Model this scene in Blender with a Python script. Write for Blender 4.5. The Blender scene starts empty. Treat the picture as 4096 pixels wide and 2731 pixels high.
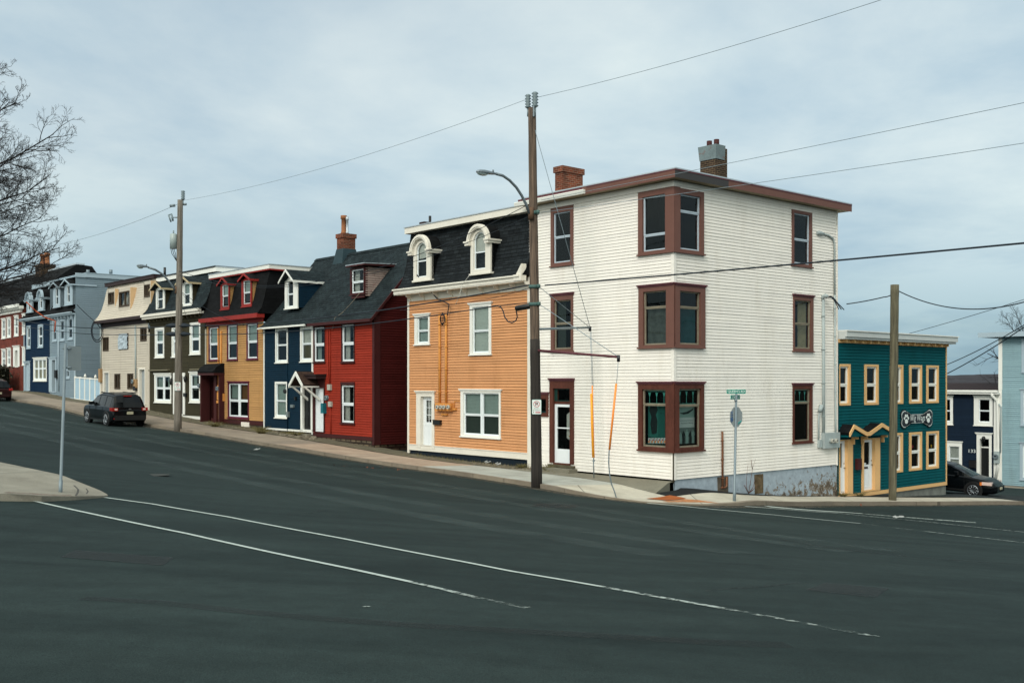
import bpy, math, random
import numpy as np
from mathutils import Vector, Matrix
sc = bpy.context.scene
C = sc.collection
R = math.radians
# ------------------------------------------------------------------ camera
F = 4150.0; HZ = 1525.0; CX = 2048.0          # focal length, horizon row and centre column of the photograph
cam_d = bpy.data.cameras.new("camera"); cam = bpy.data.objects.new("camera", cam_d); C.objects.link(cam)
cam.location = (0, 0, 0); cam.rotation_euler = (R(90), 0, 0)
cam_d.sensor_width = 36; cam_d.lens = 36 * F / 4096; cam_d.shift_y = (HZ - 1365.5) / 4096
cam_d.clip_end = 9000; cam_d.clip_start = 0.1
sc.camera = cam
# ------------------------------------------------------------------ world
world = bpy.data.worlds.new("World"); sc.world = world; world.use_nodes = True
nt = world.node_tree; nt.nodes.clear()
def N(nt, t, **kw):
    n = nt.nodes.new(t)
    for k, v in kw.items():
        if k in n.inputs: n.inputs[k].default_value = v
        else: setattr(n, k, v)
    return n
SUN_EL, SUN_AZ = 38, 205        # azimuth measured clockwise from +Y
sky = N(nt, 'ShaderNodeTexSky', sky_type='NISHITA', sun_disc=False, sun_elevation=R(SUN_EL), sun_rotation=R(SUN_AZ))
sky.air_density = 1.2; sky.dust_density = 1.5; sky.ozone_density = 1.5
tc = N(nt, 'ShaderNodeTexCoord'); mp = N(nt, 'ShaderNodeMapping')
sep = N(nt, 'ShaderNodeSeparateXYZ'); nt.links.new(tc.outputs['Generated'], sep.inputs[0])
# project the direction on a cloud layer: xy / (z + .18)
za = N(nt, 'ShaderNodeMath', operation='ADD'); za.inputs[1].default_value = .16
zm = N(nt, 'ShaderNodeMath', operation='MAXIMUM'); zm.inputs[1].default_value = 0.0
nt.links.new(sep.outputs[2], zm.inputs[0]); nt.links.new(zm.outputs[0], za.inputs[0])
dx = N(nt, 'ShaderNodeMath', operation='DIVIDE'); dy = N(nt, 'ShaderNodeMath', operation='DIVIDE')
nt.links.new(sep.outputs[0], dx.inputs[0]); nt.links.new(za.outputs[0], dx.inputs[1])
nt.links.new(sep.outputs[1], dy.inputs[0]); nt.links.new(za.outputs[0], dy.inputs[1])
cmb = N(nt, 'ShaderNodeCombineXYZ'); nt.links.new(dx.outputs[0], cmb.inputs[0]); nt.links.new(dy.outputs[0], cmb.inputs[1])
no1 = N(nt, 'ShaderNodeTexNoise', Scale=.85, Detail=9.0, Roughness=.58, Distortion=.25); nt.links.new(cmb.outputs[0], no1.inputs['Vector'])
no2 = N(nt, 'ShaderNodeTexNoise', Scale=.33, Detail=3.0, Roughness=.5); nt.links.new(cmb.outputs[0], no2.inputs['Vector'])
r1 = N(nt, 'ShaderNodeValToRGB'); nt.links.new(no1.outputs[0], r1.inputs[0])
e = r1.color_ramp.elements; e[0].position = .36; e[0].color = (4.8, 6.2, 6.95, 1); e[1].position = .60; e[1].color = (7.75, 8.65, 8.5, 1)
r2 = N(nt, 'ShaderNodeMapRange'); r2.inputs[1].default_value = .40; r2.inputs[2].default_value = .60; r2.inputs[3].default_value = .62; r2.inputs[4].default_value = .97
nt.links.new(no2.outputs[0], r2.inputs[0])
mix = N(nt, 'ShaderNodeMixRGB'); nt.links.new(r2.outputs[0], mix.inputs[0]); nt.links.new(sky.outputs[0], mix.inputs[1]); nt.links.new(r1.outputs[0], mix.inputs[2])
# cloud deck is darker and bluer towards the horizon
zr = N(nt, 'ShaderNodeMapRange'); zr.inputs[1].default_value = 0.0; zr.inputs[2].default_value = .21; zr.inputs[3].default_value = 0; zr.inputs[4].default_value = 1
nt.links.new(sep.outputs[2], zr.inputs[0])
hc = N(nt, 'ShaderNodeMixRGB'); hc.inputs[1].default_value = (.42, .59, .73, 1); hc.inputs[2].default_value = (1, 1, 1, 1); nt.links.new(zr.outputs[0], hc.inputs[0])
mul = N(nt, 'ShaderNodeMixRGB', blend_type='MULTIPLY'); mul.inputs[0].default_value = 1
nt.links.new(mix.outputs[0], mul.inputs[1]); nt.links.new(hc.outputs[0], mul.inputs[2])
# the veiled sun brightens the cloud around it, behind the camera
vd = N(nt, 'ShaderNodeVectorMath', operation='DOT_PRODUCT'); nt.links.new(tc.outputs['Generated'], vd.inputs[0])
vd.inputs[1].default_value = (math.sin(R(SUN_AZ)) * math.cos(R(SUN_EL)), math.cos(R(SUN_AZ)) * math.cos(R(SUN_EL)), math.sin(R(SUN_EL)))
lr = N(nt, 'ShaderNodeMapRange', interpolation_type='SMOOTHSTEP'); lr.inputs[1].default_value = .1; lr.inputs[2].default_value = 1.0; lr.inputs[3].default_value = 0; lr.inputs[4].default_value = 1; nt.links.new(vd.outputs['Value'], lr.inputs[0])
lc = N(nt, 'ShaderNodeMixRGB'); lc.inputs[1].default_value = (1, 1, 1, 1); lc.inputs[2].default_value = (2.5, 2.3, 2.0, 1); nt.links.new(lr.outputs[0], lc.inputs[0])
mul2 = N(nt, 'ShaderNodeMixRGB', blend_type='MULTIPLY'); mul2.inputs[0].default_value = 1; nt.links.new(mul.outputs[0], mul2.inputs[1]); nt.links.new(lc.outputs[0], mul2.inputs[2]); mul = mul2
bg = N(nt, 'ShaderNodeBackground', Strength=.1); out = N(nt, 'ShaderNodeOutputWorld')
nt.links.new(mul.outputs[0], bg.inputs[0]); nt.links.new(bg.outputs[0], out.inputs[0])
# ------------------------------------------------------------------ sun behind cloud
sd = bpy.data.lights.new("sun", 'SUN'); sd.energy = 1.5; sd.angle = R(16); sd.color = (1, .94, .88)
so = bpy.data.objects.new("sun", sd); C.objects.link(so)
dirv = Vector((math.sin(R(SUN_AZ)) * math.cos(R(SUN_EL)), math.cos(R(SUN_AZ)) * math.cos(R(SUN_EL)), math.sin(R(SUN_EL))))
so.rotation_euler = dirv.to_track_quat('Z', 'Y').to_euler()
sc.view_settings.view_transform = 'Standard'; sc.view_settings.look = 'None'; sc.view_settings.gamma = 1
sc.view_settings.use_curve_mapping = False; sc.view_settings.exposure = 0.12
sc.render.engine = 'CYCLES'
sc.cycles.max_bounces = 6; sc.cycles.transparent_max_bounces = 16

# ------------------------------------------------------------------ materials
def lin(r, g, b):
    f = lambda c: (c / 255 / 12.92) if c / 255 <= .04045 else ((c / 255 + .055) / 1.055) ** 2.4
    return (f(r), f(g), f(b), 1)
MATS = {}
def ramp(n, p0, c0, p1, c1):
    e = n.color_ramp.elements; e[0].position = p0; e[0].color = c0; e[1].position = p1; e[1].color = c1
def sh(c, k): return (min(1, c[0] * k), min(1, c[1] * k), min(1, c[2] * k), 1)
def mat(name, col, rough=.6, var=.12, scale=1.5, streak=False, bump=.0, bscale=40, metallic=0, coat=0, dirt=0.0, dirtc=None, spec=None):
    """painted / plain surface with two scales of noise, optional vertical weather streaks and dirt"""
    if name in MATS: return MATS[name]
    m = bpy.data.materials.new(name); m.use_nodes = True; t = m.node_tree; t.nodes.clear()
    bs = N(t, 'ShaderNodeBsdfPrincipled', Roughness=rough, Metallic=metallic); o = N(t, 'ShaderNodeOutputMaterial')
    if coat: bs.inputs['Coat Weight'].default_value = coat; bs.inputs['Coat Roughness'].default_value = .05
    if spec is None and not coat and metallic == 0 and rough >= .5: spec = .22
    if spec is not None: bs.inputs['Specular IOR Level'].default_value = spec
    t.links.new(bs.outputs[0], o.inputs[0])
    co = N(t, 'ShaderNodeTexCoord'); mp = N(t, 'ShaderNodeMapping')
    mp.inputs['Scale'].default_value = (1, 1, .25) if streak else (1, 1, 1)
    t.links.new(co.outputs['Object'], mp.inputs[0])
    a = N(t, 'ShaderNodeTexNoise', Scale=scale, Detail=5.0, Roughness=.6); t.links.new(mp.outputs[0], a.inputs['Vector'])
    b = N(t, 'ShaderNodeTexNoise', Scale=scale * 14, Detail=3.0); t.links.new(mp.outputs[0], b.inputs['Vector'])
    ad = N(t, 'ShaderNodeMixRGB'); ad.inputs[0].default_value = .4; t.links.new(a.outputs[0], ad.inputs[1]); t.links.new(b.outputs[0], ad.inputs[2])
    rp = N(t, 'ShaderNodeValToRGB'); ramp(rp, .3, sh(col, 1 - var), .7, sh(col, 1 + var)); t.links.new(ad.outputs[0], rp.inputs[0])
    last = rp.outputs[0]
    if dirt:
        d = N(t, 'ShaderNodeTexNoise', Scale=scale * 3.1, Detail=8.0, Roughness=.72, Distortion=.6); t.links.new(mp.outputs[0], d.inputs['Vector'])
        dr = N(t, 'ShaderNodeValToRGB'); ramp(dr, .56, (0, 0, 0, 1), .70, (dirt, dirt, dirt, 1)); t.links.new(d.outputs[0], dr.inputs[0])
        mx = N(t, 'ShaderNodeMixRGB'); mx.inputs[2].default_value = dirtc or sh(col, .4)
        t.links.new(dr.outputs[0], mx.inputs[0]); t.links.new(last, mx.inputs[1]); last = mx.outputs[0]
    if any(k in name for k in ('clapboard', 'siding')):
        bs.inputs['Specular IOR Level'].default_value = .10; bs.inputs['Roughness'].default_value = .75
        bm2 = N(t, 'ShaderNodeMapping'); bm2.inputs['Scale'].default_value = (.35, .35, 9.6); t.links.new(co.outputs['Object'], bm2.inputs[0])
        bn2 = N(t, 'ShaderNodeTexNoise', Scale=1.0, Detail=2.0); t.links.new(bm2.outputs[0], bn2.inputs['Vector'])
        br2 = N(t, 'ShaderNodeValToRGB'); ramp(br2, .3, (.86, .86, .87, 1), .7, (1.10, 1.09, 1.07, 1)); t.links.new(bn2.outputs[0], br2.inputs[0])
        sm2 = N(t, 'ShaderNodeMapping'); sm2.inputs['Scale'].default_value = (1.7, 1.7, .3); t.links.new(co.outputs['Object'], sm2.inputs[0])
        sn2 = N(t, 'ShaderNodeTexNoise', Scale=1.0, Detail=5.0, Roughness=.7); t.links.new(sm2.outputs[0], sn2.inputs['Vector'])
        sr2 = N(t, 'ShaderNodeValToRGB'); ramp(sr2, .30, (.84, .82, .78, 1), .50, (1, 1, 1, 1)); t.links.new(sn2.outputs[0], sr2.inputs[0])
        for rr_ in (br2, sr2):
            mz = N(t, 'ShaderNodeMixRGB', blend_type='MULTIPLY'); mz.inputs[0].default_value = .45 if 'siding' in name else .8; t.links.new(last, mz.inputs[1]); t.links.new(rr_.outputs[0], mz.inputs[2]); last = mz.outputs[0]
    t.links.new(last, bs.inputs['Base Color'])
    if bump:
        bn = N(t, 'ShaderNodeTexNoise', Scale=bscale, Detail=4.0); t.links.new(mp.outputs[0], bn.inputs['Vector'])
        bp = N(t, 'ShaderNodeBump', Strength=bump, Distance=.02); t.links.new(bn.outputs[0], bp.inputs['Height']); t.links.new(bp.outputs[0], bs.inputs['Normal'])
    MATS[name] = m; return m
def brickmat(name, c1, c2, mortar, bw, bh, ms=.02, off=.5, rough=.85, bump=.5, var=1.0):
    """brick / shingle pattern on the metre UVs"""
    if name in MATS: return MATS[name]
    m = bpy.data.materials.new(name); m.use_nodes = True; t = m.node_tree; t.nodes.clear()
    bs = N(t, 'ShaderNodeBsdfPrincipled', Roughness=rough); bs.inputs['Specular IOR Level'].default_value = .15; o = N(t, 'ShaderNodeOutputMaterial'); t.links.new(bs.outputs[0], o.inputs[0])
    uv = N(t, 'ShaderNodeUVMap'); br = N(t, 'ShaderNodeTexBrick', Scale=1.0, Bias=-.1)
    br.inputs['Brick Width'].default_value = bw; br.inputs['Row Height'].default_value = bh; br.inputs['Mortar Size'].default_value = ms
    br.inputs['Color1'].default_value = c1; br.inputs['Color2'].default_value = c2; br.inputs['Mortar'].default_value = mortar
    br.offset = off; br.inputs['Mortar Smooth'].default_value = .3
    t.links.new(uv.outputs[0], br.inputs['Vector'])
    ns = N(t, 'ShaderNodeTexNoise', Scale=1.3, Detail=6.0, Roughness=.65); t.links.new(uv.outputs[0], ns.inputs['Vector'])
    rp = N(t, 'ShaderNodeValToRGB'); ramp(rp, .3, (1 - .4 * var,) * 3 + (1,), .7, (1 + .35 * var,) * 3 + (1,)); t.links.new(ns.outputs[0], rp.inputs[0])
    mx = N(t, 'ShaderNodeMixRGB', blend_type='MULTIPLY'); mx.inputs[0].default_value = 1
    t.links.new(br.outputs[0], mx.inputs[1]); t.links.new(rp.outputs[0], mx.inputs[2]); t.links.new(mx.outputs[0], bs.inputs['Base Color'])
    inv = N(t, 'ShaderNodeMath', operation='SUBTRACT'); inv.inputs[0].default_value = 1; t.links.new(br.outputs['Fac'], inv.inputs[1])
    fn = N(t, 'ShaderNodeTexNoise', Scale=60.0, Detail=3.0); t.links.new(uv.outputs[0], fn.inputs['Vector'])
    ad = N(t, 'ShaderNodeMath', operation='MULTIPLY_ADD'); ad.inputs[1].default_value = .4; t.links.new(fn.outputs[0], ad.inputs[0]); t.links.new(inv.outputs[0], ad.inputs[2])
    bp = N(t, 'ShaderNodeBump', Strength=bump, Distance=.012); t.links.new(ad.outputs[0], bp.inputs['Height']); t.links.new(bp.outputs[0], bs.inputs['Normal'])
    MATS[name] = m; return m
def glassmat(name, tint=(.55, .62, .62), refl=.5):
    if name in MATS: return MATS[name]
    m = bpy.data.materials.new(name); m.use_nodes = True; t = m.node_tree; t.nodes.clear()
    tr = N(t, 'ShaderNodeBsdfTransparent'); tr.inputs[0].default_value = (*tint, 1)
    gl = N(t, 'ShaderNodeBsdfGlossy', Roughness=.03); gl.inputs[0].default_value = (.9, .95, .95, 1)
    fr = N(t, 'ShaderNodeFresnel', IOR=1.5); k = N(t, 'ShaderNodeMath', operation='MULTIPLY'); k.inputs[1].default_value = refl * 2
    co = N(t, 'ShaderNodeTexCoord'); ns = N(t, 'ShaderNodeTexNoise', Scale=1.1, Detail=1.0); t.links.new(co.outputs['Object'], ns.inputs['Vector'])
    bp = N(t, 'ShaderNodeBump', Strength=.12, Distance=.05); t.links.new(ns.outputs[0], bp.inputs['Height']); t.links.new(bp.outputs[0], gl.inputs['Normal'])
    t.links.new(fr.outputs[0], k.inputs[0]); k.use_clamp = True
    ms = N(t, 'ShaderNodeMixShader'); o = N(t, 'ShaderNodeOutputMaterial')
    t.links.new(k.outputs[0], ms.inputs[0]); t.links.new(tr.outputs[0], ms.inputs[1]); t.links.new(gl.outputs[0], ms.inputs[2]); t.links.new(ms.outputs[0], o.inputs[0])
    MATS[name] = m; return m
white = mat('white_paint', lin(226, 225, 218), .5, .05, 2)
vinyl_sash = mat('white_vinyl', lin(224, 230, 232), .35, .03, 3)
sidw = mat('cream_white_siding', lin(234, 228, 220), .5, .045, .7, streak=True, dirt=.12, dirtc=lin(170, 160, 140))
creamtrim = mat('cream_trim', lin(220, 214, 202), .55, .07, 2, dirt=.15, dirtc=lin(150, 140, 115))
brown = mat('red_brown_trim', lin(108, 74, 65), .55, .12, 2)
brown2 = mat('worn_brown_wood', lin(84, 46, 36), .65, .45, 2.5, streak=True)
plum = mat('plum_cap_paint', lin(92, 52, 58), .6, .25, 2)
darkgrey = mat('dark_grey_fascia', lin(62, 60, 60), .6, .1)
greysash = mat('pale_grey_sash', lin(178, 190, 200), .5, .08, 4)
oldsash = mat('weathered_sash', lin(128, 120, 104), .8, .3, 6)
greensash = mat('dark_green_sash', lin(24, 52, 46), .5, .2, 4)
orange = mat('orange_clapboard', lin(202, 146, 102), .6, .08, .8, dirt=.10, dirtc=lin(190, 130, 80))
orangep = mat('ochre_pipe_paint', lin(205, 140, 72), .6, .15, 3)
red = mat('red_clapboard', lin(142, 47, 33), .55, .12, .8)
red_shaded = mat('shaded_red_clapboard', lin(66, 21, 20), .7, .2, .8)  # darker copy of the red clapboard, with the alley's shade in its colour
redbrown = mat('oxblood_trim', lin(62, 26, 26), .6, .2, 2)
navy = mat('navy_clapboard', lin(12, 38, 54), .55, .12, .8)
yellow = mat('yellow_ochre_clapboard', lin(178, 136, 88), .6, .10, .8, dirt=.1)
magenta = mat('maroon_trim', lin(92, 30, 48), .55, .15, 2)
redband = mat('brick_red_trim', lin(140, 40, 34), .55, .15, 2)
olive = mat('olive_brown_clapboard', lin(58, 54, 40), .6, .12, .8)
creamsid = mat('cream_siding', lin(190, 181, 167), .55, .07, .8, streak=True, dirt=.12)
paleblue = mat('pale_blue_siding', lin(122, 138, 148), .55, .06, .8)
paleblue2 = mat('pale_blue_trim', lin(160, 176, 186), .55, .06, .8)
deepblue = mat('deep_blue_clapboard', lin(10, 36, 60), .55, .1, .8)
teal = mat('teal_clapboard', lin(1, 76, 82), .5, .08, .8)
peach = mat('peach_trim', lin(216, 172, 118), .55, .07, 2)
inknavy = mat('ink_navy_clapboard', lin(20, 34, 50), .6, .1, .8)
iceblue = mat('ice_blue_clapboard', lin(136, 164, 172), .55, .07, .8)
darkwood = mat('dark_brown_gutter', lin(48, 34, 34), .6, .2, 2)
tanboard = mat('tan_plywood', lin(206, 172, 132), .8, .12, 2)
metalroof = mat('pale_roof_metal', lin(176, 184, 190), .4, .08, 1.5, metallic=.3)
black = mat('black_metal', lin(14, 15, 16), .45, .2, 5)
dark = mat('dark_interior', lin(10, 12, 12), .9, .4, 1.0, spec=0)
curtain = mat('pale_curtain', lin(190, 190, 182), .9, .2, 8)
curtain_t = mat('dark_teal_curtain', lin(24, 70, 72), .9, .3, 6)
blindm = mat('grey_blind', lin(150, 165, 158), .8, .06, 8)
shadem = mat('dark_green_blind', lin(56, 66, 60), .8, .12, 6)
galv = mat('galvanised_steel', lin(116, 128, 134), .5, .15, 6, metallic=.35)
lampgrey = mat('lamp_grey', lin(112, 122, 128), .45, .12, 4, metallic=.3)
steelgrey = mat('grey_utility_paint', lin(158, 168, 168), .5, .08, 4)
rust = mat('rust_pipe', lin(112, 74, 54), .85, .4, 5, dirt=.8, dirtc=lin(190, 175, 150))
greend = mat('dark_green_door', lin(22, 52, 46), .5, .2, 4)
doorw = mat('white_door', lin(222, 226, 228), .4, .04, 3)
concrete = mat('grey_concrete', lin(150, 144, 132), .85, .16, 1.2, bump=.3, dirt=.4, dirtc=lin(100, 92, 80))
kerbm = mat('kerb_concrete', lin(142, 130, 114), .9, .22, 1.5, bump=.5, dirt=.5, dirtc=lin(96, 80, 66))
stone = brickmat('rubble_stone', lin(120, 104, 84), lin(78, 70, 60), lin(50, 42, 36), .42, .17, .05)
rubber = mat('tyre_rubber', lin(18, 18, 19), .8, .2, 8)
alloy = mat('alloy_wheel', lin(140, 145, 150), .3, .1, 5, metallic=.8)
carpaint = mat('black_car_paint', lin(5, 9, 12), .3, .05, 3, coat=.12, spec=.15)
carpaint2 = mat('dark_blue_black_paint', lin(5, 8, 11), .3, .05, 3, coat=.12, spec=.15)
carred = mat('dark_red_car_paint', lin(36, 8, 10), .3, .05, 3, coat=.15, spec=.15)
carglass = mat('car_glass', lin(5, 7, 9), .12, .02, 3, spec=.28)
taillamp = mat('red_tail_lamp', lin(150, 30, 26), .15, .2, 12)
clearlamp = mat('clear_lamp', lin(215, 190, 180), .1, .15, 12)
amber = mat('amber_lamp', lin(220, 120, 50), .15, .1, 12)
plate = mat('number_plate', lin(170, 165, 140), .5, .2, 20)
signw = mat('sign_white', lin(216, 222, 218), .4, .04, 4)
signg = mat('sign_green', lin(0, 112, 98), .35, .05, 4)
signr = mat('sign_red', lin(176, 20, 52), .4, .05, 4)
signk = mat('sign_black', lin(16, 20, 28), .4, .05, 4)
signb = mat('spray_blue', lin(10, 70, 120), .5, .1, 6)
signc = mat('spray_cyan', lin(80, 190, 185), .5, .1, 6)
yguard = mat('yellow_guard', lin(245, 160, 20), .45, .08, 6)
oguard = mat('orange_guard', lin(245, 140, 50), .45, .08, 6)
wirem = mat('wire_black', lin(34, 42, 50), .6, .1, 4)
wireg = mat('wire_grey', lin(128, 142, 150), .5, .1, 4)
meterglass = mat('meter_glass', lin(170, 168, 158), .3, .15, 12)
porc = mat('porcelain_grey', lin(110, 125, 130), .25, .1, 8)
orangetape = mat('orange_tape', lin(160, 70, 34), .7, .1, 8)
trafog = glassmat('window_glass', (.84, .88, .88), .30)
glassd = glassmat('window_glass_clear', (.9, .93, .92), .28)
lens = glassmat('lamp_lens', (.8, .85, .85), .6)
redbrick = brickmat('red_brick', lin(122, 60, 40), lin(78, 38, 28), lin(120, 96, 80), .215, .075, .012)
sootbrick = brickmat('soot_brick', lin(40, 32, 28), lin(62, 46, 36), lin(96, 80, 62), .215, .075, .012)
facebrick = brickmat('house_brick', lin(120, 52, 40), lin(98, 42, 34), lin(88, 66, 58), .215, .075, .01)
shingle = brickmat('dark_shingle', lin(36, 41, 44), lin(19, 23, 26), lin(9, 11, 12), .33, .14, .012, .37, .9, .6)
shingle2 = brickmat('slate_shingle', lin(40, 50, 53), lin(26, 35, 39), lin(11, 15, 17), .33, .14, .012, .41, .9, .6)
shingleb = brickmat('black_shingle', lin(19, 20, 22), lin(11, 12, 14), lin(8, 9, 10), .33, .14, .01, .37, .9, .5)
claypot = mat('clay_pot', lin(138, 90, 60), .8, .15, 6)

# ------------------------------------------------------------------ geometry helpers
class Fr:
    """a vertical plane: u runs along it, o points out of it (towards the street), z is up"""
    def __init__(s, x, y, ang):
        s.x, s.y = x, y; s.c, s.s = math.cos(ang), math.sin(ang); s.ang = ang
    def W(s, u, o, z): return Vector((s.x + u * s.c + o * s.s, s.y + u * s.s - o * s.c, z))
    def uz(s, X, Y, o=0.0):
        r = (X - CX) / F; ox, oy = s.x + o * s.s, s.y - o * s.c
        u = (r * oy - ox) / (s.c - r * s.s); d = oy + u * s.s
        return u, (HZ - Y) / F * d
    def side(s, u, o=0.0):
        p = s.W(u, o, 0); return Fr(p.x, p.y, s.ang + math.pi / 2)
    def inv(s, x, y):
        dx, dy = x - s.x, y - s.y; return dx * s.c + dy * s.s, dx * s.s - dy * s.c
ANG = math.atan2(-.755, .655)
FQ = Fr(1.75, 36.0, ANG)                     # street front of the row
pc = FQ.W(5.0, 0, 0)
FC = Fr(pc.x, pc.y, ANG + math.pi / 2)       # side-street front from the corner
def pt(X, Y, d): return Vector(((X - CX) / F * d, d, (HZ - Y) / F * d))
ZO = {'A': (0, 1000, 2.24), 'B': (350, 950, 1.96), 'C': (750, 950, 1.845), 'D': (1000, 850, 1.5677), 'E': (1550, 800, 1.4262), 'E5': (1600, 1100, 3.92),
      'E6': (1600, 1500, 3.92), 'W2': (2050, 350, 1.8446), 'W3': (2050, 1100, 1.7415), 'W4': (2500, 500, 1.6505), 'W5': (2500, 1350, 2.24), 'T': (3300, 1100, 1.6505),
      'R1': (2100, 680, 3.92), 'R2': (2100, 1480, 3.1367), 'R3': (2680, 1480, 3.1357), 'R4': (2680, 680, 3.1357), 'G': (3050, 1750, 2.2486), 'L': (0, 1300, 1.96),
      'Cb': (2100, 1750, 2.352), 'S': (3450, 1600, 5.88), 'P': (0, 0, 1.0)}
def zp(z, x, y):
    a, b, s = ZO[z]; return a + x / s, b + y / s
class MB:
    def __init__(s): s.v = []; s.f = []; s.m = []; s.sm = []
    def q(s, pts, mi=0, smooth=False):
        b = len(s.v); s.v += [Vector(p) for p in pts]; s.f.append(tuple(range(b, b + len(pts)))); s.m.append(mi); s.sm.append(smooth)
    def box(s, fr, u0, u1, o0, o1, z0, z1, mi=0):
        p = [fr.W(u, o, z) for u in (u0, u1) for o in (o0, o1) for z in (z0, z1)]
        for a in ((0, 1, 3, 2), (4, 6, 7, 5), (0, 4, 5, 1), (2, 3, 7, 6), (0, 2, 6, 4), (1, 5, 7, 3)): s.q([p[i] for i in a], mi)
    def prism(s, fr, poly, o0, o1, mi=0, cap=True):
        """poly of (u,z) extruded from o0 to o1"""
        n = len(poly)
        if cap:
            s.q([fr.W(u, o1, z) for u, z in poly], mi); s.q([fr.W(u, o0, z) for u, z in reversed(poly)], mi)
        for i in range(n):
            (a, b), (c, d) = poly[i], poly[(i + 1) % n]
            s.q([fr.W(a, o0, b), fr.W(c, o0, d), fr.W(c, o1, d), fr.W(a, o1, b)], mi)
    def prismu(s, fr, poly, u0, u1, mi=0, caps=(1, 1), skip=()):
        """poly of (o,z) extruded from u0 to u1"""
        n = len(poly)
        if caps[0]: s.q([fr.W(u0, o, z) for o, z in poly], mi)
        if caps[1]: s.q([fr.W(u1, o, z) for o, z in reversed(poly)], mi)
        for i in range(n):
            if i in skip: continue
            (a, b), (c, d) = poly[i], poly[(i + 1) % n]
            s.q([fr.W(u0, a, b), fr.W(u1, a, b), fr.W(u1, c, d), fr.W(u0, c, d)], mi)
    def tube(s, pts, rad, n=8, mi=0, cap=True):
        pts = [Vector(p) for p in pts]; k = len(pts)
        rad = rad if isinstance(rad, (list, tuple)) else [rad] * k
        base = len(s.v); ref = None
        for i, p in enumerate(pts):
            d = (pts[min(i + 1, k - 1)] - pts[max(i - 1, 0)]);
            if d.length < 1e-9: d = Vector((0, 0, 1))
            d.normalize()
            if ref is None: ref = Vector((1, 0, 0)) if abs(d.x) < .9 else Vector((0, 1, 0))
            a = (ref - d * ref.dot(d)); a.normalize(); ref = a; b = d.cross(a)
            for j in range(n):
                t = 2 * math.pi * j / n; s.v.append(p + (a * math.cos(t) + b * math.sin(t)) * rad[i])
        for i in range(k - 1):
            for j in range(n):
                s.f.append((base + i * n + j, base + i * n + (j + 1) % n, base + (i + 1) * n + (j + 1) % n, base + (i + 1) * n + j)); s.m.append(mi); s.sm.append(True)
        if cap:
            s.f.append(tuple(base + j for j in reversed(range(n)))); s.m.append(mi); s.sm.append(False)
            s.f.append(tuple(base + (k - 1) * n + j for j in range(n))); s.m.append(mi); s.sm.append(False)
    def disc(s, fr, u, o, z, r, th, n=16, mi=0, ry=None):
        ry = ry or r
        s.prism(fr, [(u + r * math.cos(2 * math.pi * i / n), z + ry * math.sin(2 * math.pi * i / n)) for i in range(n)], o, o + th, mi)
    def build(s, name, mats, parent=None, loc=None):
        o0 = Vector(loc) if loc is not None else (parent_loc(parent) if parent else Vector((0, 0, 0)))
        me = bpy.data.meshes.new(name); me.from_pydata([v - o0 for v in s.v], [], s.f)
        mats = mats if isinstance(mats, (list, tuple)) else [mats]
        for m in mats: me.materials.append(m)
        me.polygons.foreach_set('material_index', s.m); me.polygons.foreach_set('use_smooth', s.sm)
        uvl = me.uv_layers.new(name='UVMap'); uv = np.zeros((len(me.loops), 2)); Z = Vector((0, 0, 1))
        for p in me.polygons:
            n = p.normal
            if abs(n.z) > .995: h = Vector((1, 0, 0)); v = Vector((0, 1, 0))
            else: h = Z.cross(n); h.normalize(); v = n.cross(h)
            for li in p.loop_indices:
                w = me.vertices[me.loops[li].vertex_index].co + o0; uv[li] = (w.dot(h), w.dot(v))
        uvl.data.foreach_set('uv', uv.ravel())
        ob = bpy.data.objects.new(name, me); C.objects.link(ob)
        if parent:
            ob.parent = parent
        elif loc is not None: ob.location = o0
        LOC[ob.name] = o0
        return ob
LOC = {}
def parent_loc(p): return LOC[p.name]
def thing(name, label, cat, loc, group=None):
    o = bpy.data.objects.new(name, None); C.objects.link(o); o.location = loc; o.empty_display_size = .3
    LOC[o.name] = Vector(loc); o['label'] = label; o['category'] = cat
    if group: o['group'] = group
    return o
def tag(o, label, cat, group=None):
    o['label'] = label; o['category'] = cat
    if group: o['group'] = group
    return o
def structure(o): o['kind'] = 'structure'; return o
FONT = {}
def text(mb, fr, s, uc, zc, w, h, o, mi=0, shear=0.0, bold=0.0):
    """flat lettering centred at uc,zc and scaled to w x h metres"""
    cu = bpy.data.curves.new('t', 'FONT'); cu.body = s; cu.resolution_u = 3; cu.fill_mode = 'FRONT'; cu.shear = shear; cu.offset = bold
    ob = bpy.data.objects.new('t', cu); C.objects.link(ob); bpy.context.view_layer.update()
    me = ob.evaluated_get(bpy.context.evaluated_depsgraph_get()).to_mesh()
    co = [v.co.copy() for v in me.vertices]; fs = [tuple(p.vertices) for p in me.polygons]
    ob.evaluated_get(bpy.context.evaluated_depsgraph_get()).to_mesh_clear(); bpy.data.objects.remove(ob); bpy.data.curves.remove(cu)
    x0 = min(c.x for c in co); x1 = max(c.x for c in co); y0 = min(c.y for c in co); y1 = max(c.y for c in co)
    b = len(mb.v)
    for c in co: mb.v.append(fr.W(uc + ((c.x - x0) / (x1 - x0) - .5) * w, o, zc + ((c.y - y0) / (y1 - y0) - .5) * h))
    for f in fs: mb.f.append(tuple(b + i for i in f)); mb.m.append(mi); mb.sm.append(False)
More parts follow.
